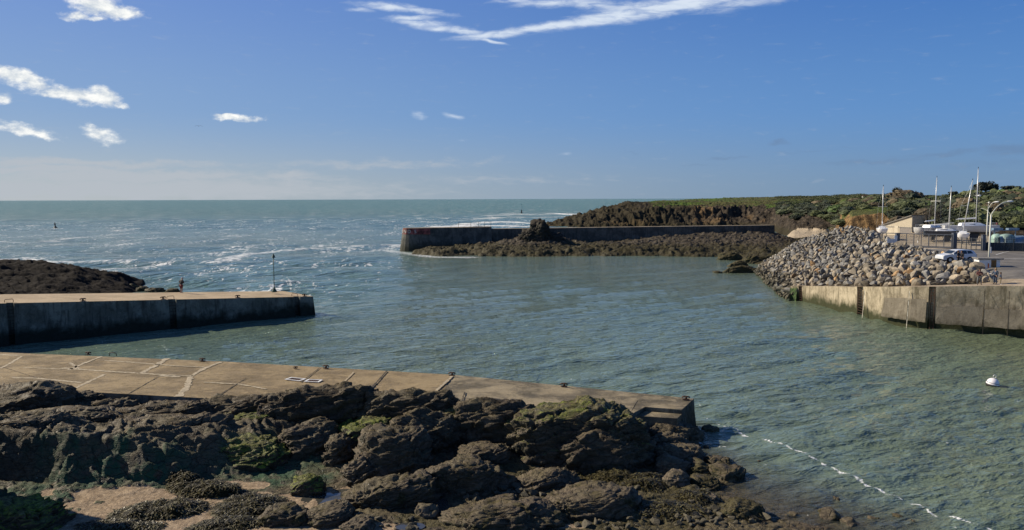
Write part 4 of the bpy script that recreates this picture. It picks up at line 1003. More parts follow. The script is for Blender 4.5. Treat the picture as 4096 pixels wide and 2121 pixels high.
seq = [(proj(p)[0], [p]) for p in qt]
for a, b2, inn in cuts: seq.append((proj(a)[0], [tuple(a), tuple(a+inn*.5), tuple(b2+inn*.5), tuple(b2)]))
seq = [s for s in sorted(seq, key=lambda s: s[0])]
top = [p for _, l in seq for p in l]
# drop polyline points that fall inside a recess
clean = []
for _, l in seq:
    if len(l) == 1 and any(proj(a)[0]-.5 < proj(l[0])[0] < proj(b2)[0]+.5 for a, b2, i_ in cuts): continue
    clean += l
end0 = (clean[0][0]+5.5, clean[0][1]+3.0, clean[0][2])
par(wall_strip('quay_face', clean[::-1], -2.2, .07, M['quay_wall'], None, outward=-1 if False else 1, seglen=.8), qy)
par(wall_strip('end_face', [clean[0], end0], -2.2, .07, M['quay_wall'], None, outward=-1), qy)
M['green_weed'] = plain('green_weed_growth', (.045,.085,.02), .9, var=.5, scale=4)
for i, (a, b2, inn) in enumerate(cuts):
    ld = MB(); t = (b2-a).normalized(); wd = (b2-a).length; z1 = a.z
    p0 = a+t*(.22 if i == 2 else .1)+inn*.15; p1 = b2-t*.12+inn*.15
    for p in (p0, p1): ld.tube([(p.x-inn.x*z1*.02, p.y, -.8), (p.x, p.y, z1-.05)], .035, 6)
    for k in range(int((z1+.6)/.32)): z_ = z1-.3-k*.32; ld.tube([(p0.x, p0.y, z_), (p1.x, p1.y, z_)], .028, 6)
    lo = ld.build('ladder', M['rust']); par(lo, qy)
    lo['label'] = 'rusty rung ladder in a dark recess of the quay wall'
# darker rendered panel and buttress strip, standing proud of the wall
def panel(px0, px1, zt, zl, off, mat, nm, slope=0., jag=0.):
    n = 14; vs = []; f = []
    for k in range(n+1):
        p, dd = q_at(px0+(px1-px0)*k/n); inn = Vector((-dd.y, dd.x, 0)).normalized(); inn = inn if inn.x > 0 else -inn
        for z_ in (zt(p.z) if callable(zt) else zt, zl):
            zz_ = z_+(random.uniform(-jag, jag)); o_ = -inn*((p.z-zz_)*.07+.06+off); sh = dd.normalized()*slope*(p.z-zz_)*(1 if k in (0,) else 0)
            vs.append((p.x+o_.x+sh.x, p.y+o_.y+sh.y, zz_))
        if k: f.append((2*k-2, 2*k-1, 2*k+1, 2*k))
    q = MB(); q.add(vs, f); o = q.build(nm, mat); par(o, qy); return o
panel(888, 909.5, lambda z: z-1.25, .75, .01, M['quay_patch'], 'render_panel', -.18, .03)['label'] = 'dark grey repair on the quay wall'
panel(911, 928, lambda z: z-1.35, .75, .01, M['quay_patch'], 'render_panel', 0, .03)
panel(937, 984, lambda z: z-2.15, .75, .01, M['quay_patch'], 'render_panel', 0, .04)
panel(985, 1060, lambda z: z-2.45, .8, .01, M['quay_patch'], 'render_panel', 0, .04)
M['lime'] = plain('pale_lime_streak', (.42,.40,.34), .9, var=.25, scale=3)
for px, w_ in ((910.4, .10), (985, .05), (866, .05), (1010, .04)):
    panel(px-.25, px+.25+w_, lambda z: z-.5, -.3, .03, M['lime'] if px < 980 else M['crack'], 'wall_joint', 0, 0)
panel(789.8, 797.6, lambda z: z-.25, -.4, .03, M['green_weed'], 'weed_growth', 0, .2)
# quay path and land behind it
def inw_of(k):
    a = Vector(clean[max(0, k-1)]); b2 = Vector(clean[min(len(clean)-1, k+1)]); t = b2-a; i_ = Vector((-t.y, t.x, 0)).normalized(); return i_ if i_.x > 0 else -i_
base = []
for p in qt:
    base.append(Vector(p))
nc = 30; cols_ = []
xs_ = [proj(p)[0] for p in qt]
for k in range(nc+1):
    px = xs_[0]+(xs_[-1]-xs_[0]-1)*k/nc; r_ = q_at(max(xs_[0]+.01, px)); p, dd = r_; i_ = Vector((-dd.y, dd.x, 0)).normalized(); i_ = i_ if i_.x > 0 else -i_
    cols_.append((p, i_))
def land_z(p, z0, d):
    D0 = float(np.interp(proj(p)[0], [789, 852, 880, 933, 985, 1010], [75, 55, 38, 15, 3, 1])); t = float(sstep(D0-1, D0+12, np.array(float(d))))
    lowz = z0-.9*float(sstep(2.4, 5, np.array(float(d))))*(D0 > 4)
    return lowz+(6.2-lowz)*t
V = []; rows_ = [0.0, .35, 1., 2., 3.2, 5., 8., 12, 16, 20, 26, 34, 44, 56, 70, 86]
for d in rows_:
    for (p, i_), kx in zip(cols_, range(nc+1)):
        dirv = (i_*.62+Vector((.25, .75, 0))*min(1, d/12.)).normalized() if d > 3.2 else i_
        q_ = p+i_*min(d, 3.2)+(Vector((.42, .90, 0)))*max(0, d-3.2)
        V.append((q_.x, q_.y, land_z(q_, p.z, d)-(.004 if d == 0 else 0)))
Va = np.array(V); fc = gridfaces(len(rows_), nc+1)
npath = (rows_.index(5.))*(nc)
for nm, sl_, mt in (('quay_path', slice(0, 5*nc), 'path'), ('road', slice(5*nc, None), 'asphalt')):
    me = npmesh(nm, Va+np.array([0, 0, 0]), fc[sl_], True); tag(link(nm, me, mat=M[mt]), kind='structure')
LANDV = Va
def land_h(x_, y_):
    d = np.hypot(LANDV[:, 0]-x_, LANDV[:, 1]-y_); i = np.argsort(d)[:4]; w_ = 1/(d[i]+.05); return float((LANDV[i, 2]*w_).sum()/w_.sum())
# recess tops would show sky through the path: the path edge follows the wall, so cap the cuts with open dark throats
# yard of pale gravel inside the gate
q = MB(); yv = [at(884, 249.5, 6.215), at(953, 248.8, 6.215), at(1030, 249.6, 6.215), atd(1060, 240, 175), atd(860, 240, 190), atd(872, 244, 140)]
yv = [Vector((v.x, v.y, 6.215)) for v in yv]; q.add(yv, [tuple(range(len(yv)))]); tag(q.build('yard_ground', M['yard']), kind='structure')
mk = MB()
def mark(pa, pb, w_, z_=6.22):
    a, b2 = at(pa[0], pa[1], z_), at(pb[0], pb[1], z_); t = (b2-a).normalized(); s_ = Vector((-t.y, t.x, 0))*w_/2
    mk.add([a+s_, b2+s_, b2-s_, a-s_], [(0, 1, 2, 3)])
mark((1004.5, 258.6), (1040, 259.3), .28); mark((996, 247.2+7.5), (1003, 252.6), .12); mark((1003, 252.6), (1009, 251.5), .12); mark((900, 247.6), (953, 249.9), .35)
tag(mk.build('road_markings', M['white_paint']), kind='structure')
# ---------------------------------------------------------------- rocks
_ico = {}
def ico(sub):
    if sub not in _ico:
        bm = bmesh.new(); bmesh.ops.create_icosphere(bm, subdivisions=sub, radius=1)
        _ico[sub] = (np.array([v.co[:] for v in bm.verts]), np.array([[v.index for v in f.verts] for f in bm.faces])); bm.free()
    return _ico[sub]
def facet(v, n, lo, hi, rg_, flat=None):
    v = v.copy()
    for k in range(n):
        d = rg_.normal(size=3); d /= np.linalg.norm(d); o = rg_.uniform(lo, hi); s = v@d
        m_ = s > o; v[m_] -= (s[m_]-o)[:, None]*d*.97
    return v
def stone_mesh(name, seed, mat, sub=2, dims=(1, .75, .6), nf=9, smooth=False):
    rg_ = np.random.default_rng(seed); v, f = ico(sub); v = facet(v, nf+6, .40, .66, rg_)
    v = v*np.array(dims)*(1+.25*(rg_.random(3)-.5)); v += .03*fbm(v*2.3+seed, 2, seed)[:, None]*v
    v = v/np.abs(v[:, :2]).max()*.5
    me = npmesh(name, v, f, smooth); me.materials.append(mat); return me
# armour stones beside the quay ------------------------------------------------
def front_line():
    P = [at(753,271.5,.1), at(760,277.5,.1), at(768,285,.1), at(777,293,.1), at(786,299.5,.2)]
    for px in (793, 812, 835, 858, 880, 905, 930, 955, 975, 990):
        p, dd = q_at(px); i_ = Vector((-dd.y, dd.x, 0)).normalized(); i_ = i_ if i_.x > 0 else -i_
        P.append(p+i_*(1.2 if px < 900 else 1.9+(px-900)*.020)+Vector((0, 0, .15)))
    return P
FL = front_line()
BL = [atd(758,269.5,158), atd(770,260.5,158), atd(786,250,157), atd(800,241.5,155), atd(815,235.5,153), atd(828,231.5,151), atd(840,228.6,150), atd(850,227.4,149), atd(862,228.6,146), atd(872,230.5,143), atd(882,238,136),
      atd(895,243.6,128), atd(915,247.8,121), atd(938,253.3,112), atd(958,259.5,104), atd(972,264.5,97), atd(986,274,90)]
def poly_at(P, t):
    d = [0.]
    for a, b2 in zip(P[:-1], P[1:]): d.append(d[-1]+(b2-a).length)
    s_ = t*d[-1]
    for i in range(len(P)-1):
        if s_ <= d[i+1]+1e-6: return P[i].lerp(P[i+1], (s_-d[i])/max(1e-6, d[i+1]-d[i]))
    return P[-1].copy()
def remap(t): return t
def pile(u, v):                                          # v: 0 at the quay, 1 at the crest
    a = poly_at(FL, u); b2 = poly_at(BL, u); p = a.lerp(b2, v); p.z += .55*sin(pi*v)*min(1, (b2.z-a.z)/3)
    return p
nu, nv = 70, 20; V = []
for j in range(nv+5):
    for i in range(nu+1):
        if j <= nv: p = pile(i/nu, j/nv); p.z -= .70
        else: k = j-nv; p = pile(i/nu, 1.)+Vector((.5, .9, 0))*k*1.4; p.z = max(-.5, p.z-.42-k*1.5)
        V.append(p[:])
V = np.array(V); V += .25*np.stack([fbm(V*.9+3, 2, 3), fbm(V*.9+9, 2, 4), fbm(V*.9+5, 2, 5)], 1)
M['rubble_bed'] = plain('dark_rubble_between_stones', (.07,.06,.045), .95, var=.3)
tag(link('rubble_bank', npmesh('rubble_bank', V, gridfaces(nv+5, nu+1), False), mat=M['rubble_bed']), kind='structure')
SM = {}
for nm, mt in (('grey', 'stone_grey'), ('tan', 'stone_tan'), ('orange', 'stone_orange')):
    SM[nm] = [stone_mesh('armour_stone', 100+i+hash(nm[0]) % 3*0+{'grey': 0, 'tan': 20, 'orange': 40}[nm], M[mt], 2, (1, random.uniform(.6, .9), random.uniform(.45, .72)), 7) for i in range(7)]
cand = []; rs = random.Random(12)
for _ in range(60000):
    u = rs.random(); v = rs.random()**.92
    p = pile(u, v); s_ = (1.62-.72*min(1, max(0, (p.y-95)/55)))*rs.uniform(.52, 1.38)
    if rs.random() < .06: s_ *= 1.25
    if v < .04: s_ *= .8
    ok = True
    for c in cand[-0:] if False else cand:
        dx = c[0].x-p.x; dy = c[0].y-p.y
        if abs(dx) < 2.5 and abs(dy) < 2.5 and dx*dx+dy*dy+(c[0].z-p.z)**2 < (.385*(c[1]+s_))**2: ok = False; break
    if ok: cand.append((p, s_, u, v))
    if len(cand) > 1700: break
def px_area(c): return c[1]/c[0].y
cand.sort(key=px_area, reverse=True)
gx_ = random.Random(3)
def stone_label(kind, c):
    px, py = proj(c[0])
    zone = ('at the foot of the bank by the path' if c[3] < .18 else 'on the crest of the bank' if c[3] > .85 else 'midway up the bank')
    side = ' near the parked car' if px > 930 else ' right of its middle' if px > 880 else ' left of its middle' if px > 830 else ' at its seaward end'
    sz = 'large ' if c[1] > 1.75 else 'small ' if c[1] < 1.05 else ''
    return f'{sz}{kind} boulder {zone},{side}'.replace(' near the parked car', ' near the car')
big_, rest = cand[:300], cand[300:]
grp = {}
for c in big_:
    r = gx_.random(); px, py = proj(c[0])
    kind = 'orange' if r < .08 else 'tan' if r < (.35 if px < 850 and c[3] > .4 else .68) else 'grey'
    o = bpy.data.objects.new('boulder', gx_.choice(SM[kind])); C.objects.link(o)
    o.location = c[0]+Vector((0, 0, gx_.uniform(-.05, .25))); o.scale = (c[1], c[1]*gx_.uniform(.8, 1.1), c[1]*gx_.uniform(.85, 1.2))
    o.rotation_euler = (gx_.uniform(-1.1, 1.1), gx_.uniform(-1.1, 1.1), gx_.uniform(0, 6.3))
    tag(o, stone_label({'orange': 'orange-brown', 'tan': 'tan', 'grey': 'grey'}[kind], c), 'boulder', 'armour stones of the boulder bank beside the quay')
VV = {'grey': [[], []], 'tan': [[], []]}; base_v = {k: [(np.array([v.co[:] for v in m_.vertices]), np.array([list(p.vertices) for p in m_.polygons])) for m_ in SM[k]] for k in ('grey', 'tan')}
off = {'grey': 0, 'tan': 0}
for c in rest:
    kind = 'tan' if gx_.random() < (.35 if c[3] > .4 else .6) else 'grey'; v, f = gx_.choice(base_v[kind])
    e = np.array(Euler((gx_.uniform(-1.1, 1.1), gx_.uniform(-1.1, 1.1), gx_.uniform(0, 6.3))).to_matrix())
    w_ = (v*c[1]*np.array([1, gx_.uniform(.8, 1.1), gx_.uniform(.8, 1.2)]))@e.T+np.array(c[0][:])+np.array([0, 0, gx_.uniform(-.05, .2)])
    VV[kind][0].append(w_); VV[kind][1].append(f+off[kind]); off[kind] += len(v)
v_all = np.concatenate([np.concatenate(VV[k][0]) for k in ('grey', 'tan')]); f_all = np.concatenate([np.concatenate(VV['grey'][1]), np.concatenate(VV['tan'][1])+off['grey']])
me = npmesh('boulders', v_all, f_all, False); me.materials.append(M['stone_grey']); me.materials.append(M['stone_tan'])
nf0 = len(np.concatenate(VV['grey'][1])); me.polygons.foreach_set('material_index', (np.arange(len(f_all)) >= nf0).astype(np.int32))
o = bpy.data.objects.new('boulders', me); C.objects.link(o); tag(o, 'smaller grey and tan stones filling the boulder bank between the quay and the cove', 'boulders', kind='stuff')
print('pile stones', len(cand))
# outcrops of the foreground ---------------------------------------------------
def outcrop(x0, x1, ytop, ybase, ry, label, zb=None, seed=1, sub=6, tilt=0., dip=0., col=(0, 0, 0), flatness=.75, nf=8, rot=0., back=0., name='rock_outcrop', depth0=None, mat=None, group=None, cat='rock', xs=1., sink=.5, rough=1.):
    pxc = (x0+x1)/2
    if zb is None: zb = max(0, shore_h(pxc, ybase)-.1)
    ft = at(pxc, ybase, zb) if depth0 is None else atd(pxc, ybase, depth0)
    xe = ft.x; ye = float(np.interp(xe, [-30, -18.2, -4.6, 6.4, 7.5], [51.4, 49.2, 47.75, 46.9, 60]))-.15
    if depth0 is None and ft.y < ye+3 and ft.y+ry*2 > ye:
        ry = max(min(ry, (ye-ft.y)/1.95), min(ry, 1.15)); ft.y = min(ft.y, ye-ry*1.95)
    yc = ft.y+ry*.92+back; tp = atd(pxc, ytop, yc+ry*.10); h = tp.z-zb
    sc_ = yc/F; rx = (x1-x0)/2*sc_*1.12*xs; xc = atd(pxc, (ytop+ybase)/2, yc).x
    rg_ = np.random.default_rng(seed+500); v, f = ico(sub)
    e = .62; v = np.sign(v)*np.abs(v)**e; v /= np.maximum(np.linalg.norm(v, axis=1)[:, None]**.55, 1e-6)
    for k in range(nf):                                  # broken faces: steep sides and a gently dipping top
        an = rg_.uniform(0, 2*pi); up = rg_.choice([rg_.uniform(-.1, .35), rg_.uniform(.9, 2.2)])
        d = np.array([cos(an), sin(an), up]); d /= np.linalg.norm(d); o_ = rg_.uniform(.70, .95); s_ = v@d
        m_ = s_ > o_; v[m_] -= (s_[m_]-o_)[:, None]*d*.9
    v[:, 2] = np.where(v[:, 2] > 0, np.sign(v[:, 2])*np.minimum(np.abs(v[:, 2]), flatness+(np.abs(v[:, 2])-flatness)*.45), v[:, 2])
    v[:, 2] /= max(v[:, 2].max(), .1)
    w_ = v*np.array([rx, ry, h]); low = w_[:, 2] < 0; w_[low, 2] = w_[low, 2]/h*sink
    w_[:, 2] += w_[:, 0]/rx*tilt*np.clip(v[:, 2], 0, 1)+w_[:, 1]/ry*dip*np.clip(v[:, 2], 0, 1)
    n = v/np.maximum(np.linalg.norm(v, axis=1)[:, None], .1); S3 = w_+seed*7.7
    size = (rx+ry+2*h)/4; sd = np.array([-.30, .22, .93])
    lay = (S3@sd)*2.6/max(.4, size**.4)+.8*fbm(S3*.5, 3, seed); lf = lay-np.floor(lay)
    wk = fbm(S3*.9/size**.5, 3, seed+3)
    c1, c2, c3 = worley(S3*np.array([.95, .95, 1.5])/size**.75+wk[:, None]*.5, seed)
    T1 = np.cross(sd, [0, 1., 0]); T1 /= np.linalg.norm(T1); T2 = np.cross(sd, T1); BD = np.stack([S3@T1*.45, S3@T2*.45, S3@sd*2.6], 1)
    disp = .15*size**.7*ridged(BD/size**.35, 4, seed+6)+.07*size*fbm(S3*.85/size**.8, 4, seed+1)+(.20*size**.7*(lf-.5)+.07*size**.6*(np.modf(lay*3.1+50)[0]-.5))*(1-.6*np.clip(n[:, 2], 0, 1))+.15*size**.8*(c3-.5)*sstep(0, .10, c2)-.10*size**.7*(1-sstep(0, .09, c2))+.095*ridged(S3*1.9, 4, seed+2)+.042*fbm(S3*6, 3, seed+4)
    w_ = w_+n*disp[:, None]*rough*np.array([1, 1, .8])
    cr, sr = cos(rot), sin(rot); w_ = np.stack([w_[:, 0]*cr-w_[:, 1]*sr, w_[:, 0]*sr+w_[:, 1]*cr, w_[:, 2]], 1)
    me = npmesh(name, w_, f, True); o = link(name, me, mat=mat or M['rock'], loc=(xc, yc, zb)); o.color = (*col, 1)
    tag(o, label, cat, group); return o
OG = 'rock outcrops of the foreshore'
for a in [
 (-30, 64, 384.5, 436, 4.6, 'flat-topped brown rock slab at the far left, rising over the jetty edge', dict(zb=.9, seed=3, tilt=-.1, flatness=.5, col=(.15, 0, .3))),
 (58, 140, 401, 417, 1.2, 'flat layered slab nearest the jetty wall at left', dict(seed=201, flatness=.45, tilt=.12, rot=.10, col=(.05, 0, .5), name='rock_ledge')),
 (18, 118, 409, 430, 1.5, 'long tilted rock slab in the sunlit plateau at left', dict(seed=202, flatness=.45, tilt=.14, rot=.12, col=(.0, 0, .35), name='rock_ledge')),
 (118, 214, 404, 424, 1.3, 'sunlit layered slab beside the first puddles', dict(seed=203, flatness=.45, tilt=.12, rot=.14, col=(.0, 0, .3), name='rock_ledge')),
 (-20, 62, 415, 440, 1.6, 'pale-edged slab at the left end of the plateau', dict(seed=204, flatness=.5, tilt=.10, rot=.10, col=(.1, 0, .5), name='rock_ledge')),
 (95, 232, 419, 440, 1.1, 'long low ledge along the lip of the green shaded drop', dict(seed=205, flatness=.5, tilt=.16, rot=.10, col=(.15, 0, .45), name='rock_ledge')),
 (222, 300, 411, 430, 1.2, 'wedge-shaped slab under the algae-green strip', dict(seed=206, flatness=.5, tilt=.14, rot=.12, col=(.45, 0, .25), name='rock_ledge')),
 (40, 104, 393, 405, .9, 'thin dark slab leaning on the jetty wall', dict(seed=207, flatness=.5, tilt=.1, rot=.05, col=(.0, 0, .2), name='rock_ledge')),
 (188, 300, 395, 412, 1.6, 'long low dark rock slab leaning against the middle of the near jetty', dict(zb=.7, seed=4, tilt=.28, rot=.10)),
 (262, 378, 385.5, 424, 2.4, 'long black slab-like ridge overlapping the near jetty below the drain gratings', dict(zb=.75, seed=5, tilt=.15, rot=.05, flatness=.6)),
 (352, 462, 389.5, 430, 2.8, 'tall dark rounded outcrop in front of the cracked part of the near jetty', dict(zb=.7, seed=6, tilt=-.05, rot=-.12, col=(.1, 0, 0))),
 (425, 508, 408, 440, 1.9, 'brown-green mossy outcrop between two taller dark outcrops', dict(zb=.7, seed=8, tilt=.1, col=(.42, 0, .1))),
 (452, 545, 398.5, 446, 2.6, 'tall dark outcrop with a brown top left of the great mossy dome', dict(zb=.6, seed=9, tilt=-.1, rot=-.1)),
 (490, 646, 404.5, 468, 4.4, 'great dome-shaped mossy outcrop in front of the jetty end', dict(zb=.2, seed=10, flatness=.55, col=(.38, 0, .1), sub=7, tilt=-.15, nf=10)),
 (560, 652, 428, 473, 2.0, 'sheer dark rock face at the foot of the great mossy dome', dict(zb=.15, seed=12, flatness=.8, col=(.05, 0, .12), tilt=-.2)),
 (640, 700, 424, 446, 1.5, 'low dark rock with a pale crust below the jetty notch', dict(zb=.0, seed=13, col=(0, 0, .35))),
 (652, 702, 446, 470, 1.6, 'knobbly pale-topped rock under the end of the near jetty', dict(zb=-.1, seed=14, col=(0, 0, .6), tilt=-.1)),
 (648, 690, 433.5, 458, 1.3, 'dark rock with a rounded pale cap beside the jetty end', dict(zb=-.1, seed=15, col=(0, 0, .4))),
 (655, 690, 457, 477, 1.0, 'rounded pinkish-brown boulder behind the pale pointed boulder', dict(zb=.0, seed=16, col=(0, .1, .7), sub=5)),
 (664, 690, 469, 490, .8, 'pale pointed boulder with a cracked face among weedy rocks', dict(zb=.05, seed=17, col=(0, 0, 1.), sub=5, nf=12, rough=.6)),
 (686, 712, 462, 478, .9, 'weed-covered brown rock right of the pale pointed boulder', dict(zb=-.05, seed=18, col=(0, .6, .1), sub=5)),
 (706, 732, 457.5, 470, .8, 'brown rock awash behind the outermost dark boulder', dict(zb=-.15, seed=19, col=(0, .3, .25), sub=5)),
 (711, 742, 465.5, 486, 1.1, 'outermost dark boulder at the water edge, lit on its left side', dict(zb=-.12, seed=20, col=(0, .35, .1), sub=5, flatness=.6)),
 (692, 716, 476, 492, .9, 'dark weedy rock at the water edge below the outermost boulder', dict(zb=-.05, seed=21, col=(0, .55, 0), sub=5)),
 (701, 719, 427.5, 437.5, .6, 'jagged black rock standing in the water off the jetty end', dict(zb=-.25, seed=22, col=(0, .6, 0), sub=4)),
 (352, 430, 430, 482, 2.0, 'large square-faced dark block left of the middle ridge', dict(zb=.2, seed=24, flatness=.85, nf=6, tilt=-.1, col=(.05, 0, .08))),
 (392, 462, 409, 458, 2.0, 'tall dark wedge of rock with a moss fringe, behind the square block', dict(zb=.35, seed=25, flatness=.8, tilt=-.12, col=(.25, 0, 0))),
 (340, 402, 420, 450, 1.9, 'dark rock with bright green algae along its top edge', dict(zb=.5, seed=26, tilt=.2, col=(.62, 0, 0))),
 (346, 381, 453.5, 490, .9, 'cluster of upright brown rock pillars at the edge of the pool', dict(zb=.02, seed=27, flatness=.9, nf=12, col=(0, 0, .5), rough=1.3)),
 (327, 352, 436, 466, 1.2, 'narrow dark rock left of the square block, pale barnacles on its rim', dict(zb=.2, seed=28, col=(.1, 0, .3))),
 (280, 334, 425, 458, 1.9, 'dark rock hump with a lit brown crest in the middle left', dict(zb=.4, seed=29, tilt=.15, col=(.1, 0, .2))),
 (217, 288, 439, 470, 1.7, 'rock ledge topped with bright green algae', dict(zb=.35, seed=30, tilt=.06, col=(1., 0, 0), flatness=.6)),
 (425, 512, 460, 500, 1.7, 'long brown ridge curving down to the sand pool', dict(zb=.05, seed=31, tilt=.05, rot=.15, col=(0, .15, .25), flatness=.8)),
 (345, 436, 480, 512, 1.3, 'lower rugged arm of the brown ridge beside the pool', dict(zb=.02, seed=32, tilt=.35, rot=.28, col=(0, .2, .3))),
 (456, 511, 446.5, 470, 1.4, 'smooth brown boulder above the long ridge', dict(zb=.3, seed=33, col=(.05, 0, .35), flatness=.6)),
 (466, 494, 429, 450, 1.0, 'brown rock slab lit on its top, below the tall dark outcrop', dict(zb=.45, seed=34, col=(.1, 0, .5), sub=5)),
 (520, 576, 471, 492, 1.2, 'brown rock with white limpets at the foot of the great dome', dict(zb=.05, seed=35, col=(0, .15, .6))),
 (440, 560, 503, 536, 1.7, 'broad banded rock shelf along the bottom edge', dict(zb=.05, seed=36, tilt=.12, rot=.10, col=(.05, .25, .3), flatness=.6)),
 (540, 634, 489, 522, 1.5, 'banded rock ridge ending in a rounded pinkish shoulder', dict(zb=.05, seed=37, tilt=.15, rot=.12, col=(0, .2, .5), flatness=.6)),
 (258, 308, 507, 529, .9, 'small rugged dark rock at the sand edge near the bottom', dict(zb=.05, seed=38, col=(.1, .3, .2), sub=5)),
 (300, 352, 506, 530, 1.0, 'low ribbed rock right of the small rugged one at the bottom', dict(zb=.05, seed=39, col=(0, .2, .4), tilt=.1)),
 (344, 372, 518, 536, .7, 'smooth brown rock cut by the bottom edge of the view', dict(zb=.08, seed=40, col=(0, .1, .5), sub=5)),
 (416, 438, 504, 520, .5, 'single pale grey-brown boulder standing in a shaded pool', dict(zb=.02, seed=41, col=(0, 0, 1.), sub=5, nf=12, rough=.6)),
 (700, 718, 494.5, 507, .5, 'tan block of rock at the waterline', dict(zb=-.02, seed=42, col=(0, 0, 1.), sub=5, nf=14, rough=.5)),
 (724, 764, 502, 524, .9, 'weed-covered rock on the shore at bottom right', dict(zb=-.08, seed=43, col=(0, .9, 0), sub=5)),
 (293, 324, 476.5, 495, .7, 'small rock covered in bright green algae by the sand', dict(zb=.08, seed=44, col=(1., 0, 0), sub=5)),
 (684, 702, 486, 497, .5, 'weedy stone behind the tan block', dict(zb=0, seed=45, col=(0, .8, .2), sub=4)),
 (-40, 30, 470, 492, 2.2, 'green slimy rock shoulder in shade at the left edge', dict(zb=.3, seed=46, col=(.7, .1, 0))),
 (-60, 58, 504, 545, 2.0, 'dark green slimy block in the bottom left corner', dict(zb=.1, seed=47, col=(.8, .1, 0), flatness=.8))]:
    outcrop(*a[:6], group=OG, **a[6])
# awash stones in the shallows
for i, (x0, x1, y0, y1) in enumerate([(819,838,510,521), (842,855,519,528.5), (788,797.5,513,518), (870,878,518,522), (893,902,515,519), (909,916,520,524), (806,812,500,504), (833,839,498,502.5), (748,756,481,484), (770,777,473,476), (756,763,460,462.5), (703,708,446,449), (792,801,523,528), (767,774,508,512)]):
    outcrop(x0, x1, y0, y1, .45 if i < 2 else .25, ['brown flat stone awash in the shallows', 'tan pointed stone in the shallows at the bottom'][i] if i < 2 else 'small dark stone awash in the shallows', zb=-.12, seed=60+i, sub=4, nf=9, col=(0, .25, .55 if i < 2 else .1), group='stones awash in the shallows', cat='stone', name='awash_stone', rough=.7)
# black rocks at the far shore and behind the far jetty
for i, (x0, x1, y0, y1, l) in enumerate([(718,741,252.5,261.5,'dark weedy rock awash off the boulder bank, farthest out'), (743,777,256,265,'long black rock at the foot of the boulder bank'), (729,747,261,268.5,'rounded black rock in the harbour corner'), (725,760,266,274.5,'broad black weedy rock in the harbour corner'), (713,722,271.3,274.8,'small black rock lying alone in the harbour corner'),
        (126,137,284.5,290,'small dark rock behind the far jetty'), (136,149,286.8,292,'low dark rock just behind the far jetty edge'), (147,164,288,293,'flat dark rock behind the far jetty, left of the man'), (166,178,288.9,293.2,'last dark rock of the row behind the far jetty')]):
    outcrop(x0, x1, y0, y1, 1.6 if i < 5 else 1.2, l, zb=-.3 if i < 5 else -.1, seed=80+i, sub=5, col=(0, .7, 0), group='black rocks awash', cat='rock', name='awash_rock')
outcrop(516, 566, 229.5, 247, 4.2, 'broken rock shoulder at the foot of the crag on the breakwater', zb=1.5, seed=93, sub=6, flatness=.7, nf=12, depth0=217, col=(0, 0, .05), name='rock_crag', rough=1.5, mat=M['rock_shelf'], tilt=-.8)
outcrop(529, 553, 220.6, 246, 3.4, 'dark crag standing up through the breakwater', zb=1.5, seed=95, sub=6, flatness=.9, nf=12, depth0=217, col=(0, 0, .05), name='rock_crag', rough=1.3, xs=.9, mat=M['rock_shelf'])
outcrop(529, 545, 219.2, 232, 1.8, 'pointed top of the dark crag on the breakwater', zb=6.0, seed=96, sub=5, flatness=.9, nf=10, depth0=219, col=(0, 0, .05), name='rock_crag', sink=2., mat=M['rock_shelf'])
# loose stones on the foreshore ------------------------------------------------
CB = [stone_mesh('beach_stone', 300+i, M['cobble'], 2, (1, random.uniform(.6, .95), random.uniform(.4, .7)), 8) for i in range(8)]
rs = random.Random(31); nst = 0
def strew(e, n, s0, s1, label, group, k=1.):
    global nst
    px, py, rx, ry = e
    for _ in range(n):
        a_ = rs.uniform(0, 2*pi); r_ = math.sqrt(rs.random())
        qx = px+rx*r_*cos(a_); qy_ = py+ry*r_*sin(a_); p = at(qx, qy_, .15)
        z_ = shore_xy(p.x, p.y)
        s_ = rs.uniform(s0, s1)*(1 if rs.random() > .12 else 1.6)
        o = bpy.data.objects.new('beach_stone', rs.choice(CB)); C.objects.link(o); o.location = (p.x, p.y, z_+s_*.12)
        o.scale = (s_, s_*rs.uniform(.8, 1.1), s_*rs.uniform(.8, 1.15)); o.rotation_euler = (rs.uniform(-.4, .4), rs.uniform(-.4, .4), rs.uniform(0, 6.3))
        tag(o, label, 'stone', group); nst += 1
strew((497, 493, 48, 8), 62, .26, .55, 'pale angular stone in the rubble between the ridge and the banded shelf', 'pale rubble in the middle of the foreshore')
strew((715, 516, 52, 14), 78, .22, .46, 'brown cobble on the weedy shore at bottom right', 'cobbles at bottom right')
strew((640, 524, 70, 6), 34, .22, .42, 'brown cobble along the bottom edge below the banded ridge', 'cobbles at bottom right')
strew((600, 488, 40, 6), 16, .25, .5, 'stone lying in wrack under the great mossy dome', 'stones under the great dome')
strew((400, 525, 30, 6), 14, .2, .4, 'small pale stone on the sand at the bottom edge', 'stones on the bottom sand')
for px, py, s_ in ((123, 405, .55), (132, 404.5, .55), (154, 406.5, .7), (162, 406.5, .7), (108, 402, .5), (95, 401, .5), (175, 408, .4)):
    p = at(px, py, .9); o = bpy.data.objects.new('beach_stone', CB[int(px) % 8]); C.objects.link(o); o.location = (p.x, p.y, shore_xy(p.x, p.y)+.2); o.scale = (s_*1.1, s_, s_*1.25); o.rotation_euler = (.2, -.2, px)
    tag(o, 'pale boulder lying at the foot of the near jetty wall', 'stone', 'pale boulders against the near jetty')
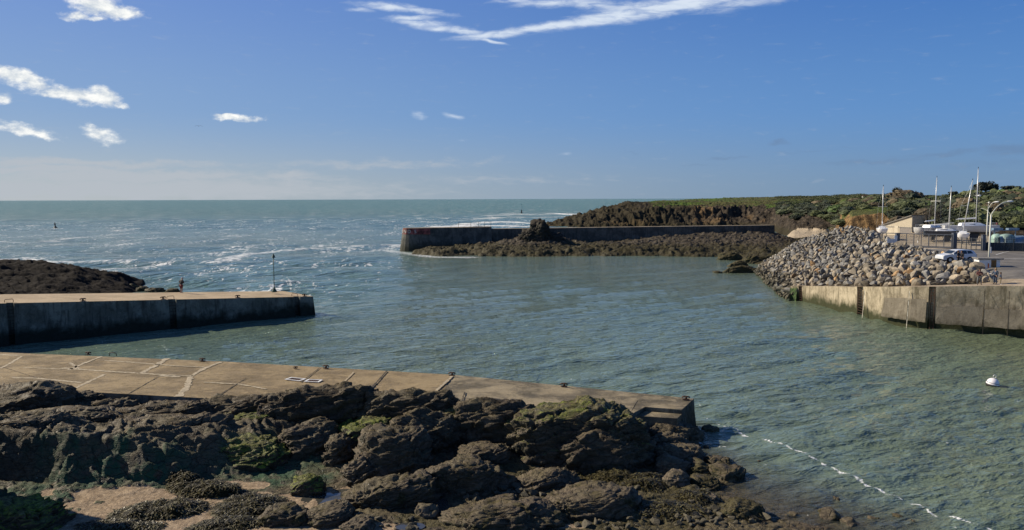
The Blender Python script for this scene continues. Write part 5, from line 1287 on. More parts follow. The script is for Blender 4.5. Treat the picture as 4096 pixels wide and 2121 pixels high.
# bladder wrack ------------------------------------------------------------------
def wrack(e, n, label, hump=.25, ang=0., flen=.2):
    px, py, rx, ry = e; c = at(px, py, .15); zc = shore_xy(c.x, c.y); c.z = zc
    ax = (at(px+rx, py, .15)-c).x; ay = (at(px, py-ry, .15)-c).y
    rg_ = np.random.default_rng(int(px*7+py)); root = empty('wrack_clump', (c.x, c.y, zc)); tag(root, label, 'seaweed', 'clumps of wrack on the sand')
    gx2 = np.linspace(-1, 1, 46); A_, B_ = np.meshgrid(gx2, gx2); A_ = A_.ravel(); B_ = B_.ravel()
    cr, sr = cos(ang), sin(ang)
    def place(a, b_):
        X_ = a*ax; Y_ = b_*ay; return X_*cr-Y_*sr, X_*sr+Y_*cr
    X_, Y_ = place(A_, B_); q3 = np.stack([X_, Y_, 0*X_], 1)+c.x
    rr = np.sqrt(A_**2+B_**2)+.22*fbm(q3*np.array([1., 1., 0]), 3, 3)
    g_ = np.array([shore_xy(c.x+a, c.y+b_) for a, b_ in zip(X_, Y_)])-zc
    hz_ = g_+hump*(1-sstep(.35, 1., rr))*(1+.6*fbm(q3*np.array([2., 2., 0]), 3, 4))-.07*(rr > .97)
    mw = npmesh('mat', np.stack([X_, Y_, hz_], 1), gridfaces(46, 46), True, {'weed': np.ones(len(X_))})
    ob = link('mat', mw, root, M['rock']); ob.color = (0, 1, 0, 1)
    V = []; Fc = []
    k = 0
    while k < n:
        a, b_ = rg_.uniform(-1, 1, 2); r_ = math.hypot(a, b_)
        if r_ > 1.02-.12*rg_.random(): continue
        i = int((a+1)/2*45+.5); j = int((b_+1)/2*45+.5); i = min(45, max(0, i)); j = min(45, max(0, j))
        if rr[j*46+i] > 1.0: continue
        X1, Y1 = place(a, b_); z1 = hz_[j*46+i]; an = rg_.uniform(0, 2*pi); L = flen*1.35*rg_.uniform(.5, 1.3); w2_ = L*.085
        d = np.array([cos(an), sin(an)]); s2 = np.array([-sin(an), cos(an)])*w2_; up = rg_.uniform(.02, .28)*L
        p0 = np.array([X1, Y1]); pts = [(p0-s2*.5, z1), (p0+s2*.5, z1), (p0+d*L*.5+s2, z1+up), (p0+d*L*.5-s2, z1+up+w2_*rg_.uniform(-.8, .8)), (p0+d*L+s2*.6, z1+up*.3), (p0+d*L-s2*.6, z1+up*.3)]
        o0 = len(V); V += [(p[0], p[1], z_) for p, z_ in pts]; Fc += [(o0, o0+1, o0+2, o0+3), (o0+3, o0+2, o0+4, o0+5)]; k += 1
    link('fronds', npmesh('fronds', V, Fc, False), root, M['weed'])
for e, n, l, hp, an in [((184, 488, 18, 6), 900, 'narrow ridge of glistening wrack at left', .35, .35), ((214, 493, 40, 4.6), 1500, 'long dark bar of wrack across the sand', .40, .02), ((160, 511, 46, 9), 2600, 'broad heap of glistening wrack on the lit sand', .28, .25),
    ((250, 506, 36, 12), 2400, 'large spread of brown wrack in the middle of the sand', .30, .25), ((120, 526, 45, 5), 1300, 'strip of wrack along the bottom edge at left', .14, 0), ((228, 524, 40, 7), 1500, 'dark wrack around a small pool at the bottom', .18, .3),
    ((612, 477, 26, 8), 1500, 'olive wrack heaped under the great mossy dome', .3, 0), ((647, 484, 22, 8), 1200, 'wrack between rounded stones below the dome', .28, 0), ((695, 498, 20, 8), 1000, 'brown wrack hanging round the boulders by the water', .25, 0), ((590, 503, 40, 7), 1500, 'wrack draped behind the banded ridge', .22, .1),
    ((668, 512, 40, 9), 1600, 'tangled wrack among the cobbles at bottom right', .18, 0), ((742, 513, 22, 8), 900, 'brown wrack on the last rock of the shore', .25, 0), ((540, 482, 24, 4), 700, 'wrack fringe below the limpet rock', .2, 0), ((600, 470, 30, 4), 700, 'hanging wrack at the foot of the rock face', .4, 0)]:
    wrack(e, int(n*1.9), l, hp, an)
# cliff block added out of view at left to throw the shadow on the sand
outcrop(-330, -72, 318, 520, 3.4, 'unseen cliff block added at the left to shade the sand', zb=.3, seed=98, sub=6, flatness=.9, col=(.2, 0, 0), depth0=32.3, name='shadow_cliff', cat='cliff')
# ---------------------------------------------------------------- vegetation
def leafcloud(seed, n, rx, ry, rz, size, shell=.75, lumps=6, z0=0., flat=0., rl=(.38, .62)):
    """many small leaf-sized quads spread through a lumpy crown"""
    rg_ = np.random.default_rng(seed)
    L = rg_.normal(size=(lumps, 3)); L /= np.linalg.norm(L, axis=1)[:, None]; L[:, 2] = np.abs(L[:, 2])*.8
    cen = L*np.array([rx, ry, rz])*(.52 if rl[0] > .3 else rg_.uniform(.25, .8, lumps)[:, None]); rad = rg_.uniform(*rl, lumps)
    k = rg_.integers(0, lumps, n); d = rg_.normal(size=(n, 3)); d /= np.linalg.norm(d, axis=1)[:, None]
    r = rg_.uniform(shell**3, 1.08, n)**(1/3.)
    p = cen[k]+d*(r*rad[k])[:, None]*np.array([rx, ry, rz]); p[:, 2] = np.maximum(p[:, 2], -rz*.25)
    if flat: p[:, 2] = np.where(p[:, 2] > 0, p[:, 2]*(1-flat)+flat*rz*.6*(rg_.random(n) > .5), p[:, 2])
    nr_ = d*.7+rg_.normal(size=(n, 3))*.6; nr_ /= np.linalg.norm(nr_, axis=1)[:, None]
    a = np.cross(nr_, rg_.normal(size=(n, 3))); a /= np.linalg.norm(a, axis=1)[:, None]; b_ = np.cross(nr_, a)
    s_ = (size*rg_.uniform(.6, 1.4, n))[:, None]; a = a*s_; b_ = b_*s_*.7; p[:, 2] += z0
    V = np.stack([p-a, p-b_*.8, p+a, p+b_*.8], 1).reshape(-1, 3); f = np.arange(4*n).reshape(-1, 4)
    return V, f
BV = []
for i in range(6):
    V, f = leafcloud(40+i, 1500, 1., 1., .85, .085, .6, 7+i)
    la, lo = np.meshgrid(np.linspace(-.3, 1.5, 9), np.linspace(0, 2*pi, 17), indexing='ij'); cc_ = np.stack([np.cos(la)*np.cos(lo), np.cos(la)*np.sin(lo), np.sin(la)], -1).reshape(-1, 3)
    cc_ = cc_*np.array([.80, .80, .72])*(1+.22*fbm(cc_*2.2+i*5.1, 3, i))[:, None]; cf = gridfaces(9, 17)
    BV.append((V, f)); CORE = (globals().get('CORE') or [])+[(cc_, cf)]
def bushmesh(i, mat):
    V, f = BV[i]; cv_, cf_ = CORE[i]; me = npmesh('foliage', np.concatenate([V, cv_]), np.concatenate([f, cf_+len(V)]), False); me.materials.append(mat); return me
BM = {k: [bushmesh(i, M[k]) for i in range(6)] for k in ('leaf', 'leaf_dark', 'leaf_brown', 'leaf_green')}
rs = random.Random(77)
def shrub(px, Y, w_, h_, kind, label, group='shrubs on the hillside behind the yard', lift=0., name='shrub'):
    c = atd(px, 220, Y); z_ = head_xy(c.x, Y)+lift
    o = bpy.data.objects.new(name, rs.choice(BM[kind])); C.objects.link(o); o.location = (c.x, Y, z_+h_*.15); o.scale = (w_, w_*.9, h_); o.rotation_euler.z = rs.uniform(0, 6.3)
    tag(o, label, 'shrub', group); return o
# the slope above the yard: individually standing shrubs, nearest first
KN = {'leaf': 'olive-green', 'leaf_dark': 'dark evergreen', 'leaf_brown': 'brownish', 'leaf_green': 'bright green'}
for _ in range(190):
    px = rs.uniform(893, 1035); t = rs.random()
    y0 = np.interp(px, [893, 912, 940, 980, 1024], [184, 180, 169, 159, 154]); y1 = np.interp(px, [893, 912, 940, 980, 1024], [225, 222, 215, 206, 202])
    Y = y0+(y1-y0)*t; r = rs.random()
    kind = 'leaf_dark' if r < .25 else 'leaf_brown' if r < .42 else 'leaf_green' if r < .5 else 'leaf'
    pos_ = 'low on the slope' if t < .33 else 'halfway up the slope' if t < .66 else 'along the top of the slope'
    back_ = 'behind the barn' if px < 918 else 'behind the middle boats' if px < 956 else 'behind the right-hand boats' if px < 988 else 'above the wrapped tanks'
    s_ = rs.uniform(1.3, 2.7)*(.6 if t > .75 else 1)*(1.25 if px > 940 else 1)
    shrub(px, Y, s_*1.35, s_*(.75 if t > .75 else 1.), kind, f'{KN[kind]} shrub {pos_} {back_}')
for _ in range(85):
    px = rs.uniform(832, 900); Y = rs.uniform(196, 262); r = rs.random(); kind = 'leaf_brown' if r < .35 else 'leaf_dark' if r < .5 else 'leaf'
    s_ = rs.uniform(1.0, 2.2); shrub(px, Y, s_*1.3, s_*.75, kind, f'{KN[kind]} shrub on the heath above the orange cliff', 'shrubs above the orange cliff')
for _ in range(60):
    px = rs.uniform(781, 842); Y = np.interp(px, [781, 795, 812, 830, 842], [352, 316, 308, 303, 225])+rs.uniform(2, 60); c = atd(px, 220, Y)
    if head_xy(c.x, Y) < 4.2: continue
    r = rs.random(); kind = 'leaf_dark' if r < .5 else 'leaf_brown' if r < .65 else 'leaf'
    s_ = rs.uniform(1.4, 3.2); shrub(px, Y, s_*1.4, s_*.8, kind, f'{KN[kind]} shrub clinging to the cove slope', 'shrubs on the cove slope')
# scrub further off reads as one cover
Vs = []; fs = []; of = 0
for _ in range(520):
    px = rs.uniform(775, 1060); Y = rs.uniform(235, 520) if px > 850 else rs.uniform(330, 520)
    c = atd(px, 220, Y); z_ = head_xy(c.x, Y)
    if z_ < 8.5: continue
    s_ = rs.uniform(1.4, 3.4); V, f = BV[rs.randrange(6)]; k = rs.randrange(3, 6)
    V = V.reshape(-1, 4, 3)[::k].reshape(-1, 3); n = len(V)
    Vs.append(V*np.array([s_*1.6, s_*1.6, s_*.42])+np.array([c.x, Y, z_+.1])); fs.append(np.arange(n).reshape(-1, 4)+of); of += n
me = npmesh('scrub', np.concatenate(Vs), np.concatenate(fs), False); tag(link('scrub', me, mat=M['leaf']), 'low dark scrub covering the far heath', 'scrub', kind='stuff')
def tree(px, Y, ytop, ybot, wpx, label, seed, kind='leaf_dark', lean=0., flat=.3, n=2600, lumps=9):
    c = atd(px, (ytop+ybot)/2, Y); gz = head_xy(c.x, Y); zt = atd(px, ytop, Y).z; zb = atd(px, ybot, Y).z; rx = wpx/2*Y/F
    t = empty('windswept_tree', (c.x, Y, gz)); tag(t, label, 'tree', 'trees along the skyline')
    V, f = leafcloud(seed, n, rx, rx*.8, (zt-zb)*.62, .24, .3, lumps*3, (zb-gz)+(zt-zb)*.35, flat, (.16, .36)); V[:, 0] += lean*(V[:, 2]-(zb-gz))
    link('crown', npmesh('crown', V, f, False), t, M[kind])
    q = MB(); rg_ = random.Random(seed); zc = (zb-gz)+(zt-zb)*.3
    q.tube([(0, 0, -.5), (.1, 0, zc*.5), (lean*.4, 0, zc)], [.32, .25, .18], 8)
    for k in range(7):
        a_ = rg_.uniform(0, 6.3); r_ = rx*rg_.uniform(.35, .8); q.tube([(lean*.2, 0, zc*rg_.uniform(.5, 1)), (cos(a_)*r_*.5, sin(a_)*r_*.4, zc+(zt-zb)*.2), (cos(a_)*r_, sin(a_)*r_*.7, zc+(zt-zb)*rg_.uniform(.3, .6))], [.13, .09, .04], 6)
    q.build('trunk', M['bark'], t)
tree(897, 262, 185, 197.5, 12, 'lone spiky dark conifer standing against the sky left of the masts', 5, flat=0, n=900, lumps=12)
tree(986, 206, 178.6, 194, 25, 'broad dark domed tree, the tallest on the skyline at right', 6, n=4200)
tree(1011, 206, 183.5, 193, 22, 'flat-topped dark tree at the right edge of the skyline', 7, n=2800, flat=.6)
tree(954, 222, 190, 197, 11, 'small flat-topped pine between the masts on the skyline', 8, n=900, flat=.6)
tree(967, 214, 191.5, 196, 8, 'tiny dark pine just behind the tallest mast', 9, n=500, flat=.6)
shrub(903, 250, 7.5, 3.6, 'leaf_brown', 'big rounded reddish-brown thicket under the lone conifer', 'shrubs above the orange cliff')
shrub(911, 240, 3., 2.6, 'leaf_dark', 'dark bush at the right end of the reddish thicket', 'shrubs above the orange cliff')
shrub(812, 330, 7., 3.2, 'leaf_dark', 'large dark bush hanging over the cove cliff', 'shrubs above the orange cliff'); shrub(802, 336, 6, 2.6, 'leaf_dark', 'dark bush spilling down the cliff left of the cove', 'shrubs above the orange cliff')
shrub(840, 236, 5., 2.2, 'leaf_green', 'pale rounded green bush above the cove', 'shrubs above the orange cliff')
for px, Y, hh in ((926, 168, 6.), (929.5, 169, 7.), (935.5, 167, 6.2), (938, 168, 5.)):
    c = atd(px, 225, Y); t = empty('bare_tree', (c.x, Y, head_xy(c.x, Y))); rg_ = random.Random(int(px)); q = MB(); q.tube([(0, 0, -.3), (.1, 0, hh*.3), (-.1, 0, hh*.6)], [.12, .09, .05], 6)
    q.build('trunk', M['bark'], t); q = MB()
    for k in range(34):
        z_ = hh*rg_.uniform(.2, .65); a_ = rg_.uniform(0, 6.3); r_ = rg_.uniform(.5, 1.4); e = (cos(a_)*r_, sin(a_)*r_, z_+rg_.uniform(.8, 2.2)); q.tube([(0, 0, z_), (e[0]*.5, e[1]*.5, z_+.6), e], [.04, .03, .012], 4, False)
    q.build('branches', M['bark'], t); tag(t, 'bare leafless grey tree between the barn and the middle boat', 'tree', 'bare trees behind the boats')
# ---------------------------------------------------------------- barn
ZG = 6.2
def gpos(px, py, z=ZG): return at(px, py, z)
br = empty('storage_barn', (0, 0, 0)); Yb = 175.
L_ = atd(882.2, 225.5, 179.); R_ = atd(912.4, 215.6, 171.); x0, x1 = 0., math.hypot(R_.x-L_.x, R_.y-L_.y); br.location = ((L_.x+R_.x)/2, (L_.y+R_.y)/2, ZG); br.rotation_euler.z = math.atan2(R_.y-L_.y, R_.x-L_.x)
tag(br, 'pale lean-to barn with a single sloping roof behind the boat-yard gate', 'barn')
xm = (x0+x1)/2; zl = L_.z-ZG; zr = R_.z-ZG; w_ = x1-x0; D_ = 4.8
def bx(u): return -w_/2+u*w_
eave = atd(900, 227.2, Yb).z-ZG
q = MB(); q.add([(bx(0), 0, -.3), (bx(1), 0, -.3), (bx(1), 0, zr), (bx(0), 0, zl), (bx(0), D_, -.3), (bx(1), D_, -.3), (bx(1), D_, zr), (bx(0), D_, zl)], [(0, 1, 2, 3), (1, 5, 6, 2), (5, 4, 7, 6), (4, 0, 3, 7)]); q.build('wall', M['cream'], br)
q = MB(); q.add([(bx(-.02), -.35, zl-.05), (bx(1.01), -.35, zr-.02), (bx(1.01), -.35, zr+.14), (bx(-.02), -.35, zl+.1), (bx(-.02), D_+.3, zl-.05), (bx(1.01), D_+.3, zr-.02), (bx(1.01), D_+.3, zr+.14), (bx(-.02), D_+.3, zl+.1)], [(0, 1, 2, 3), (1, 5, 6, 2), (5, 4, 7, 6), (4, 0, 3, 7), (3, 2, 6, 7), (0, 4, 5, 1)]); q.build('roof', M['roof'], br)
q = MB(); q.box((bx(.80), -.03, eave/2-.1), (w_*.37, .04, eave+.1)); q.build('sliding_door', M['greydoor'], br)
q = MB(); q.box((bx(.49), -.05, eave/2-.1), (w_*.24, .05, eave+.1)); q.build('sliding_door', M['beige'], br)
q = MB(); q.box((bx(.50), -.10, 1.0), (w_*.12, .04, 2.0)); q.build('wicket_door', M['cream'], br)
q = MB(); q.box((bx(.5), -.06, eave+.04), (w_*.99, .1, .10)); q.build('door_rail', M['roof'], br)
q = MB(); q.add([(bx(.3), -.02, eave+.12), (bx(.995), -.02, eave+.12), (bx(.995), -.02, zr-.06), (bx(.3), -.02, zl+(zr-zl)*.3-.06)], [(0, 1, 2, 3)]); q.build('gable_sheeting', M['beige'], br)
# ---------------------------------------------------------------- boats
def sailboat(px, py, Y, L, head, hm, mastH, label, ylean=0., beam=None, lift=1.1, fin=True, rake=0., spread=.9, radar=False, red=False, mastx=.08):
    c = atd(px, py, Y); t = empty('sailing_boat', (c.x, Y, ZG), head); tag(t, label, 'sailing boat', 'sailing boats laid up in the yard')
    beam = beam or L*.34; B2_ = beam/2; ns = 22; nr = 9; V = []
    fb = L*.115
    for i in range(ns+1):
        s_ = i/ns; x_ = -L/2+L*s_; w_ = B2_*(.72+.28*math.sin(pi*min(1, s_/.55)/2)) if s_ < .55 else B2_*(1-((s_-.55)/.45)**2.1)
        w_ = max(w_, .02); top = lift+.62*L*.1+fb+.25*((s_-.35)**2)*L*.12; bot = lift+.25*L*.1*(1-((s_-.45)/.6)**2*.9); bot = min(bot, top-.25)+(max(0, s_-.85)*L*.35)
        for j in range(nr):
            a_ = pi*j/(nr-1); V.append((x_+(top-bot)*.25*max(0, s_-.8)*abs(cos(a_)), -w_*cos(a_)*(1-.08*abs(sin(a_))), top-(top-bot)*math.sin(a_)**.62))
    V = np.array(V); q = MB(); q.add([tuple(v) for v in V], [tuple(r) for r in gridfaces(ns+1, nr)]+[tuple(range(nr))]); q.build('hull', hm, t, True)
    wl_ = lift+.62*L*.1; q = MB(); q.add([tuple((v[0], v[1]*1.006, v[2])) for v in V if True], [tuple(r) for r in gridfaces(ns+1, nr) if max(V[k][2] for k in r) < wl_]); q.build('bottom_paint', M['antifoul'], t, True)
    q = MB(); rim = [V[i*nr] for i in range(ns+1)]+[V[i*nr+nr-1] for i in range(ns, -1, -1)]
    q.add([(v[0], v[1]*.97, v[2]-.03) for v in rim], [(i, i+1, 2*ns-i, 2*ns+1-i) for i in range(ns)]); q.build('deck', M['white'], t)
    dz = lift+.62*L*.1+fb
    q = MB(); pr = [(-.22, .30, .0), (-.20, .33, .34), (.02, .31, .40), (.16, .24, .34), (.27, .10, .05)]; vs = []
    for (s_, w_, h_) in pr:
        ww = w_*beam; hh = h_*(L/7.); vs += [(s_*L, -ww, dz-.05), (s_*L, -ww*.82, dz+hh), (s_*L, 0, dz+hh*1.12), (s_*L, ww*.82, dz+hh), (s_*L, ww, dz-.05)]
    q.add(vs, [tuple(r) for r in gridfaces(len(pr), 5)]+[(0, 1, 2, 3, 4)]); cb = q.build('cabin', M['white'], t, False, bevel=.03)
    q = MB()
    for sy in (-1, 1): q.box((-.04*L, sy*.262*beam*1.08, dz+.22), (.16*L, .03, .12))
    q.build('window', M['glass'], cb)
    mx = mastx*L; mz = dz+.4*(L/7.)
    q = MB(); q.tube([(mx, 0, mz-.1), (mx-rake*mastH*.5, -ylean*mastH*.5, mz+mastH*.5), (mx-rake*mastH, -ylean*mastH, mz+mastH)], [.085, .08, .055], 8); ms_ = q.build('mast', M['alu'], t, True)
    q = MB(); zs = mz+mastH*.5; q.tube([(mx-rake*mastH*.5, -spread, zs), (mx-rake*mastH*.5, spread, zs)], .035, 6); q.build('spreader', M['alu'], ms_)
    q = MB(); q.tube([(mx-rake*mastH, -ylean*mastH, mz+mastH-.05), (mx-rake*mastH, -ylean*mastH, mz+mastH+.3)], .05, 6); q.build('masthead', M['black'], ms_)
    q = MB(); bl = L*.36; q.tube([(mx, 0, mz+.75), (mx-bl, 0, mz+.6)], .05, 6); q.tube([(mx, 0, mz+.85), (mx-bl*.9, 0, mz+.72)], [.11, .07], 8); q.build('boom', M['white'], t)
    q = MB(); tp = (mx-rake*mastH, -ylean*mastH, mz+mastH-.1)
    for e in ((mx, B2_*.95, dz), (mx, -B2_*.95, dz)):
        q.tube([tp, (e[0] if abs(e[1]) < .1 else mx-rake*mastH*.5, e[1] and math.copysign(spread, e[1]), zs) if e[1] else e, e], .008, 4, False)
    q.build('rigging', M['alu'], t)
    q = MB()
    for (xs0, xs1) in ((L*.30, L*.47), (-L*.47, -L*.33)):
        for z_ in (.28, .52): q.tube([(xs0, B2_*.55, dz+z_), (xs1, B2_*.2 if xs1 > 0 and xs1 > L*.4 else B2_*.55, dz+z_), (xs1, -B2_*.2 if xs1 > L*.4 else -B2_*.55, dz+z_), (xs0, -B2_*.55, dz+z_)], .016, 5)
        for y_ in (-.55, .55): q.tube([(xs0, B2_*y_, dz), (xs0, B2_*y_, dz+.52)], .016, 5)
    q.build('guard_rail', M['alu'], t)
    if fin:
        q = MB(); q.add([(-.02*L, -.05, lift+.3), (.16*L, -.05, lift+.3), (.10*L, -.07, .1), (-.02*L, -.07, .1), (-.02*L, .05, lift+.3), (.16*L, .05, lift+.3), (.10*L, .07, .1), (-.02*L, .07, .1)], [(0, 1, 2, 3), (7, 6, 5, 4), (0, 4, 5, 1), (1, 5, 6, 2), (2, 6, 7, 3), (3, 7, 4, 0)]); q.build('keel', M['antifoul'], t)
    q = MB(); q.box((-.44*L, 0, lift+.35), (.22, .05, .9)); q.build('rudder', M['white'], t)
    for xs_0 in (-.25, .2):
        for sy in (-1, 1):
            q = MB(); q.tube([(xs_0*L, sy*B2_*.95, 0), (xs_0*L, sy*B2_*.62, lift+.45)], .04, 6); q.tube([(xs_0*L-.3, sy*B2_*.95, .03), (xs_0*L+.3, sy*B2_*.95, .03)], .04, 6); q.build('prop', M['dkmetal'], t)
    if radar:
        q = MB(); q.lathe([(.28, 0), (.33, .08), (.28, .22), (.1, .27)], (mx+.35, 0, mz+mastH*.49), 12); q.build('radar_dome', M['white'], ms_, True)
    if red:
        q = MB(); q.lathe([(.05, 0), (.20, .08), (.20, .30), (.05, .40)], (L*.46, .1, dz+.15), 10); q.build('horseshoe_buoy', M['red'], t, True)
    return t
def mh(py0, py1, Y): return (py0-py1)*Y/F
sailboat(882, 232, 156, 6.2, R(68), M['white'], mh(226, 184, 156)-.4, 'small white sailing boat on props at the left end of the yard', rake=-.02, spread=.8)
sailboat(932, 232, 152, 8.2, R(28), M['hull_grey'], mh(225, 175.5, 152)-.5, 'white and grey sailing boat in the middle, bare tree behind its mast', rake=-.02, spread=1.0)
sailboat(945, 234, 146, 7.0, R(-22), M['navy'], mh(229, 183.5, 146)-.8, 'dark navy-hulled sailing boat right of the middle grey one', rake=-.02, lift=.85, spread=.6)
sailboat(971, 232, 146, 9.2, R(-14), M['hull_grey'], mh(224.5, 167.5, 146)-.6, 'largest sailing boat with the tallest mast and a radar dome', spread=1.2, radar=True, red=True, lift=1.4)
sailboat(963, 235, 138, 6.2, R(60), M['white'], mh(229, 175, 138)-.6, 'small white sailing boat in front of the largest one, mast leaning right', ylean=.125, lift=.9, spread=.5)
# covered dinghy by the sign
g = gpos(877, 241.2, ZG+.3); t = empty('covered_dinghy', (g.x, 148, ZG), R(8)); tag(t, 'low dinghy under a grey cover behind the stones, left of the notice board', 'dinghy')
q = MB(); vs = []
for i in range(9):
    s_ = i/8; w_ = .8*math.sin(pi*(.12+.80*s_)); h_ = .55+.45*math.sin(pi*s_)
    vs += [(-2.4+4.8*s_, -w_, .45), (-2.4+4.8*s_, -w_*.6, h_+.35), (-2.4+4.8*s_, 0, h_+.5), (-2.4+4.8*s_, w_*.6, h_+.35), (-2.4+4.8*s_, w_, .45)]
q.add(vs, [tuple(r) for r in gridfaces(9, 5)]); M['cover'] = plain('pale_grey_cover', (.45,.48,.50), .7); q.build('cover', M['cover'], t, True)
q = MB(); vs = [(v[0], v[1]*.98, v[2] if k % 5 in (0, 4) else .15) for k, v in enumerate(vs)]; q.add(vs, [tuple(r) for r in gridfaces(9, 5)]); q.build('hull', M['white'], t, True)
# ---------------------------------------------------------------- gate, fences, signs
def P3z(px, py, z): v = at(px, py, z); return Vector((v.x, v.y, z))
gl = P3z(898.6, 247.0, ZG); gr_ = P3z(952, 248.9, ZG)
def gatepost(p, w_, h_, label):
    q = MB(); q.box((0, 0, h_/2), (w_, w_, h_)); q.box((0, 0, h_+.04), (w_*1.15, w_*1.15, .08)); o = q.build('gate_post', M['gatemetal'], None, loc=p, bevel=.02); tag(o, label, 'gate post', 'steel gate posts'); return o
gatepost(gl+Vector((-.2, .1, 0)), .55, 2.25, 'thick grey steel post at the left end of the sliding gate, beside the notice board')
gatepost(gr_+Vector((.35, .1, 0)), .6, 2.45, 'thick grey steel post at the right end of the sliding gate')
fp = P3z(983, 250.6, ZG); gatepost(fp, .5, 2.35, 'dark square post beside the far street lamp')
sg = empty('sliding_gate', gl); dv = (gr_-gl); Lg = dv.length; sg.rotation_euler.z = math.atan2(dv.y, dv.x); tag(sg, 'long dark slatted sliding gate of the boat yard', 'gate')
q = MB(); q.box((Lg/2, 0, .22), (Lg, .16, .2)); q.build('bottom_rail', M['gatemetal'], sg)
q = MB(); q.box((Lg/2-1.6, 0, 2.25), (Lg+3.4, .12, .13)); q.build('top_rail', M['gatemetal'], sg)
for k in range(8):
    q = MB(); w0 = .16 if k in (0, 4, 7) else .10; q.box((Lg*k/7*.985+.05, 0, 1.25), (w0, .09, 1.86)); q.build('upright', M['gatemetal'], sg)
q = MB()
for k in range(84): q.box((.15+(Lg-.3)*k/83, .005, 1.25), (.022, .02, 1.84))
q.build('bars', M['dkmetal'], sg)
q = MB(); q.box((-3.0, 0, 1.1), (.16, .16, 2.3)); q.build('guide_post', M['dkmetal'], sg)
q = MB(); q.box((2.9, -.1, 1.0), (.12, .05, .36)); q.build('lock_plate', M['white_paint'], sg)
def fence(pa, pb, h_, nposts, label, bars=True, solid=None, z=ZG):
    a, b2 = Vector(pa), Vector(pb); d = b2-a; L = d.length; t = empty('mesh_fence', a, math.atan2(d.y, d.x)); tag(t, label, 'fence')
    for k in range(nposts): q = MB(); q.box((L*k/(nposts-1), 0, h_/2), (.09, .09, h_)); q.build('post', M['dkmetal'], t)
    q = MB()
    for z_ in (.12, h_*.5, h_-.06): q.box((L/2, 0, z_), (L, .03, .035))
    n = int(L/.13)
    for k in range(n): q.box((L*(k+.5)/n, 0, h_/2), (.016, .014, h_-.15))
    q.build('wire_panel', M['dkmetal'], t)
    if solid:
        q = MB(); q.box((L/2, .06, solid[0]/2), (L, .03, solid[0])); q.build('netting', solid[1], t)
    return t
fence(gr_+Vector((.7, 0, 0)), fp+Vector((-.3, 0, 0)), 1.9, 6, 'see-through dark wire fence between the gate and the lamp posts')
fence(fp+Vector((.4, .1, 0)), P3z(1042, 251.9, ZG), 1.85, 7, 'dark netted fence at the right in front of the wrapped tanks', solid=(1.25, M['net']))
a = atd(866, 241, 150); fence((a.x, 150, ZG-.5), (atd(877, 241, 144).x, 144, ZG), 2.6, 4, 'dark blue netted fence at the crest of the boulder bank', solid=(2.4, M['net']))
a = gl+Vector((-.5, 0, 0)); fence((a.x-3.0, a.y+2.2, ZG), a, 1.5, 3, 'short wire fence behind the notice board')
def board(px, py, Y, w_, h_, label, lines, postl=1.):
    c = atd(px, py, Y); t = empty('notice_board', (c.x, Y, ZG)); tag(t, label, 'notice board'); zc = c.z-ZG
    q = MB(); q.box((0, 0, zc), (w_, .05, h_)); q.build('panel', M['white_paint'], t)
    for sx0 in (-1, 1): q = MB(); q.box((sx0*w_*.42, .06, (zc-.2)/2), (.07, .06, zc+.2)); q.build('post', M['dkmetal'], t)
    M['ink'] = M.get('ink') or plain('faded_grey_print', (.35,.36,.42), .8)
    for i, (lz, lw) in enumerate(lines): q = MB(); q.box((0, -.03, zc+lz*h_), (w_*lw, .01, h_*.07)); q.build('text_line', M['ink'], t)
    return t
board(892, 240.9, 127.5, 1.62, .62, 'wide white notice board with faint lines of print, left of the gate', [(.25, .8), (0, .85), (-.25, .6)])
board(895.8, 237.3, 127.9, .5, .55, 'small upright white sign above the wide notice board', [(.2, .6), (-.2, .6)])
q = MB(); q.tube([(0, 0, 0), (0, 0, 2.4)], .035, 6); g = P3z(882.2, 246.4, 6.0); tag(q.build('marker_post', M['dkmetal'], None, loc=g), 'thin dark pole standing among the stones left of the gate', 'pole')
# ---------------------------------------------------------------- street lamps
def lamp(px, py, z, H_, arms, label, bulge=True):
    b0 = P3z(px, py, z); t = empty('street_lamp', b0); tag(t, label, 'street lamp', 'twin-arm street lamps')
    q = MB(); q.tube([(0, 0, -.3), (.0, 0, H_*.5), (.02, 0, H_)], [.115, .10, .085], 10); q.build('post', M['lampgreen'], t, True)
    q = MB(); q.box((.13, -.05, 2.05), (.16, .22, .75)); 
    if bulge: q.build('fuse_box', M['hull_grey'], t, bevel=.03)
    for (dx, dy, dz, head) in arms:
        pts = [(.02, 0, H_-.1)]+[(.02+dx*s_**1.25, dy*s_**1.25, H_-.1+dz*math.sin(s_*pi/2)) for s_ in (.15, .3, .45, .6, .75, .9, 1.)]
        q = MB(); q.tube(pts, .05 if head else .025, 8); am_ = q.build('arm', M['lampgreen'], t, True)
        if head:
            e = Vector(pts[-1]); d = (e-Vector(pts[-2])).normalized(); d.z *= .6; d.normalize(); M4 = Matrix.Translation(e+d*.32) @ d.to_track_quat('X', 'Z').to_matrix().to_4x4()
            v, f = ico(3); vs = [M4 @ Vector((p[0]*.42*(1-.15*p[0]), p[1]*.17, p[2]*.11+.02)) for p in v]; q = MB(); q.add(vs, [tuple(k) for k in f]); q.build('lamp_head', M['white_paint'], am_, True)
    return t
zk = land_h(*(atd(988.5, 266, 97).xy)); 
Yk = 97.; bb = atd(988.5, 266.5, Yk)
lamp(988.5, 266.8, bb.z if abs(bb.z-6.1) < .8 else 6.0, mh(266.6, 214.5, Yk), [(2.1, .2, 1.65, True), (-.75, .9, .85, False)], 'nearer tall pale lamp post with one lamp reaching right')
lamp(986.2, 246.8, ZG, mh(246.6, 209, 130), [(-.45, -.9, 1.25, True), (.6, -.7, 1.35, True)], 'farther lamp post with two small lamp heads at its top', False)
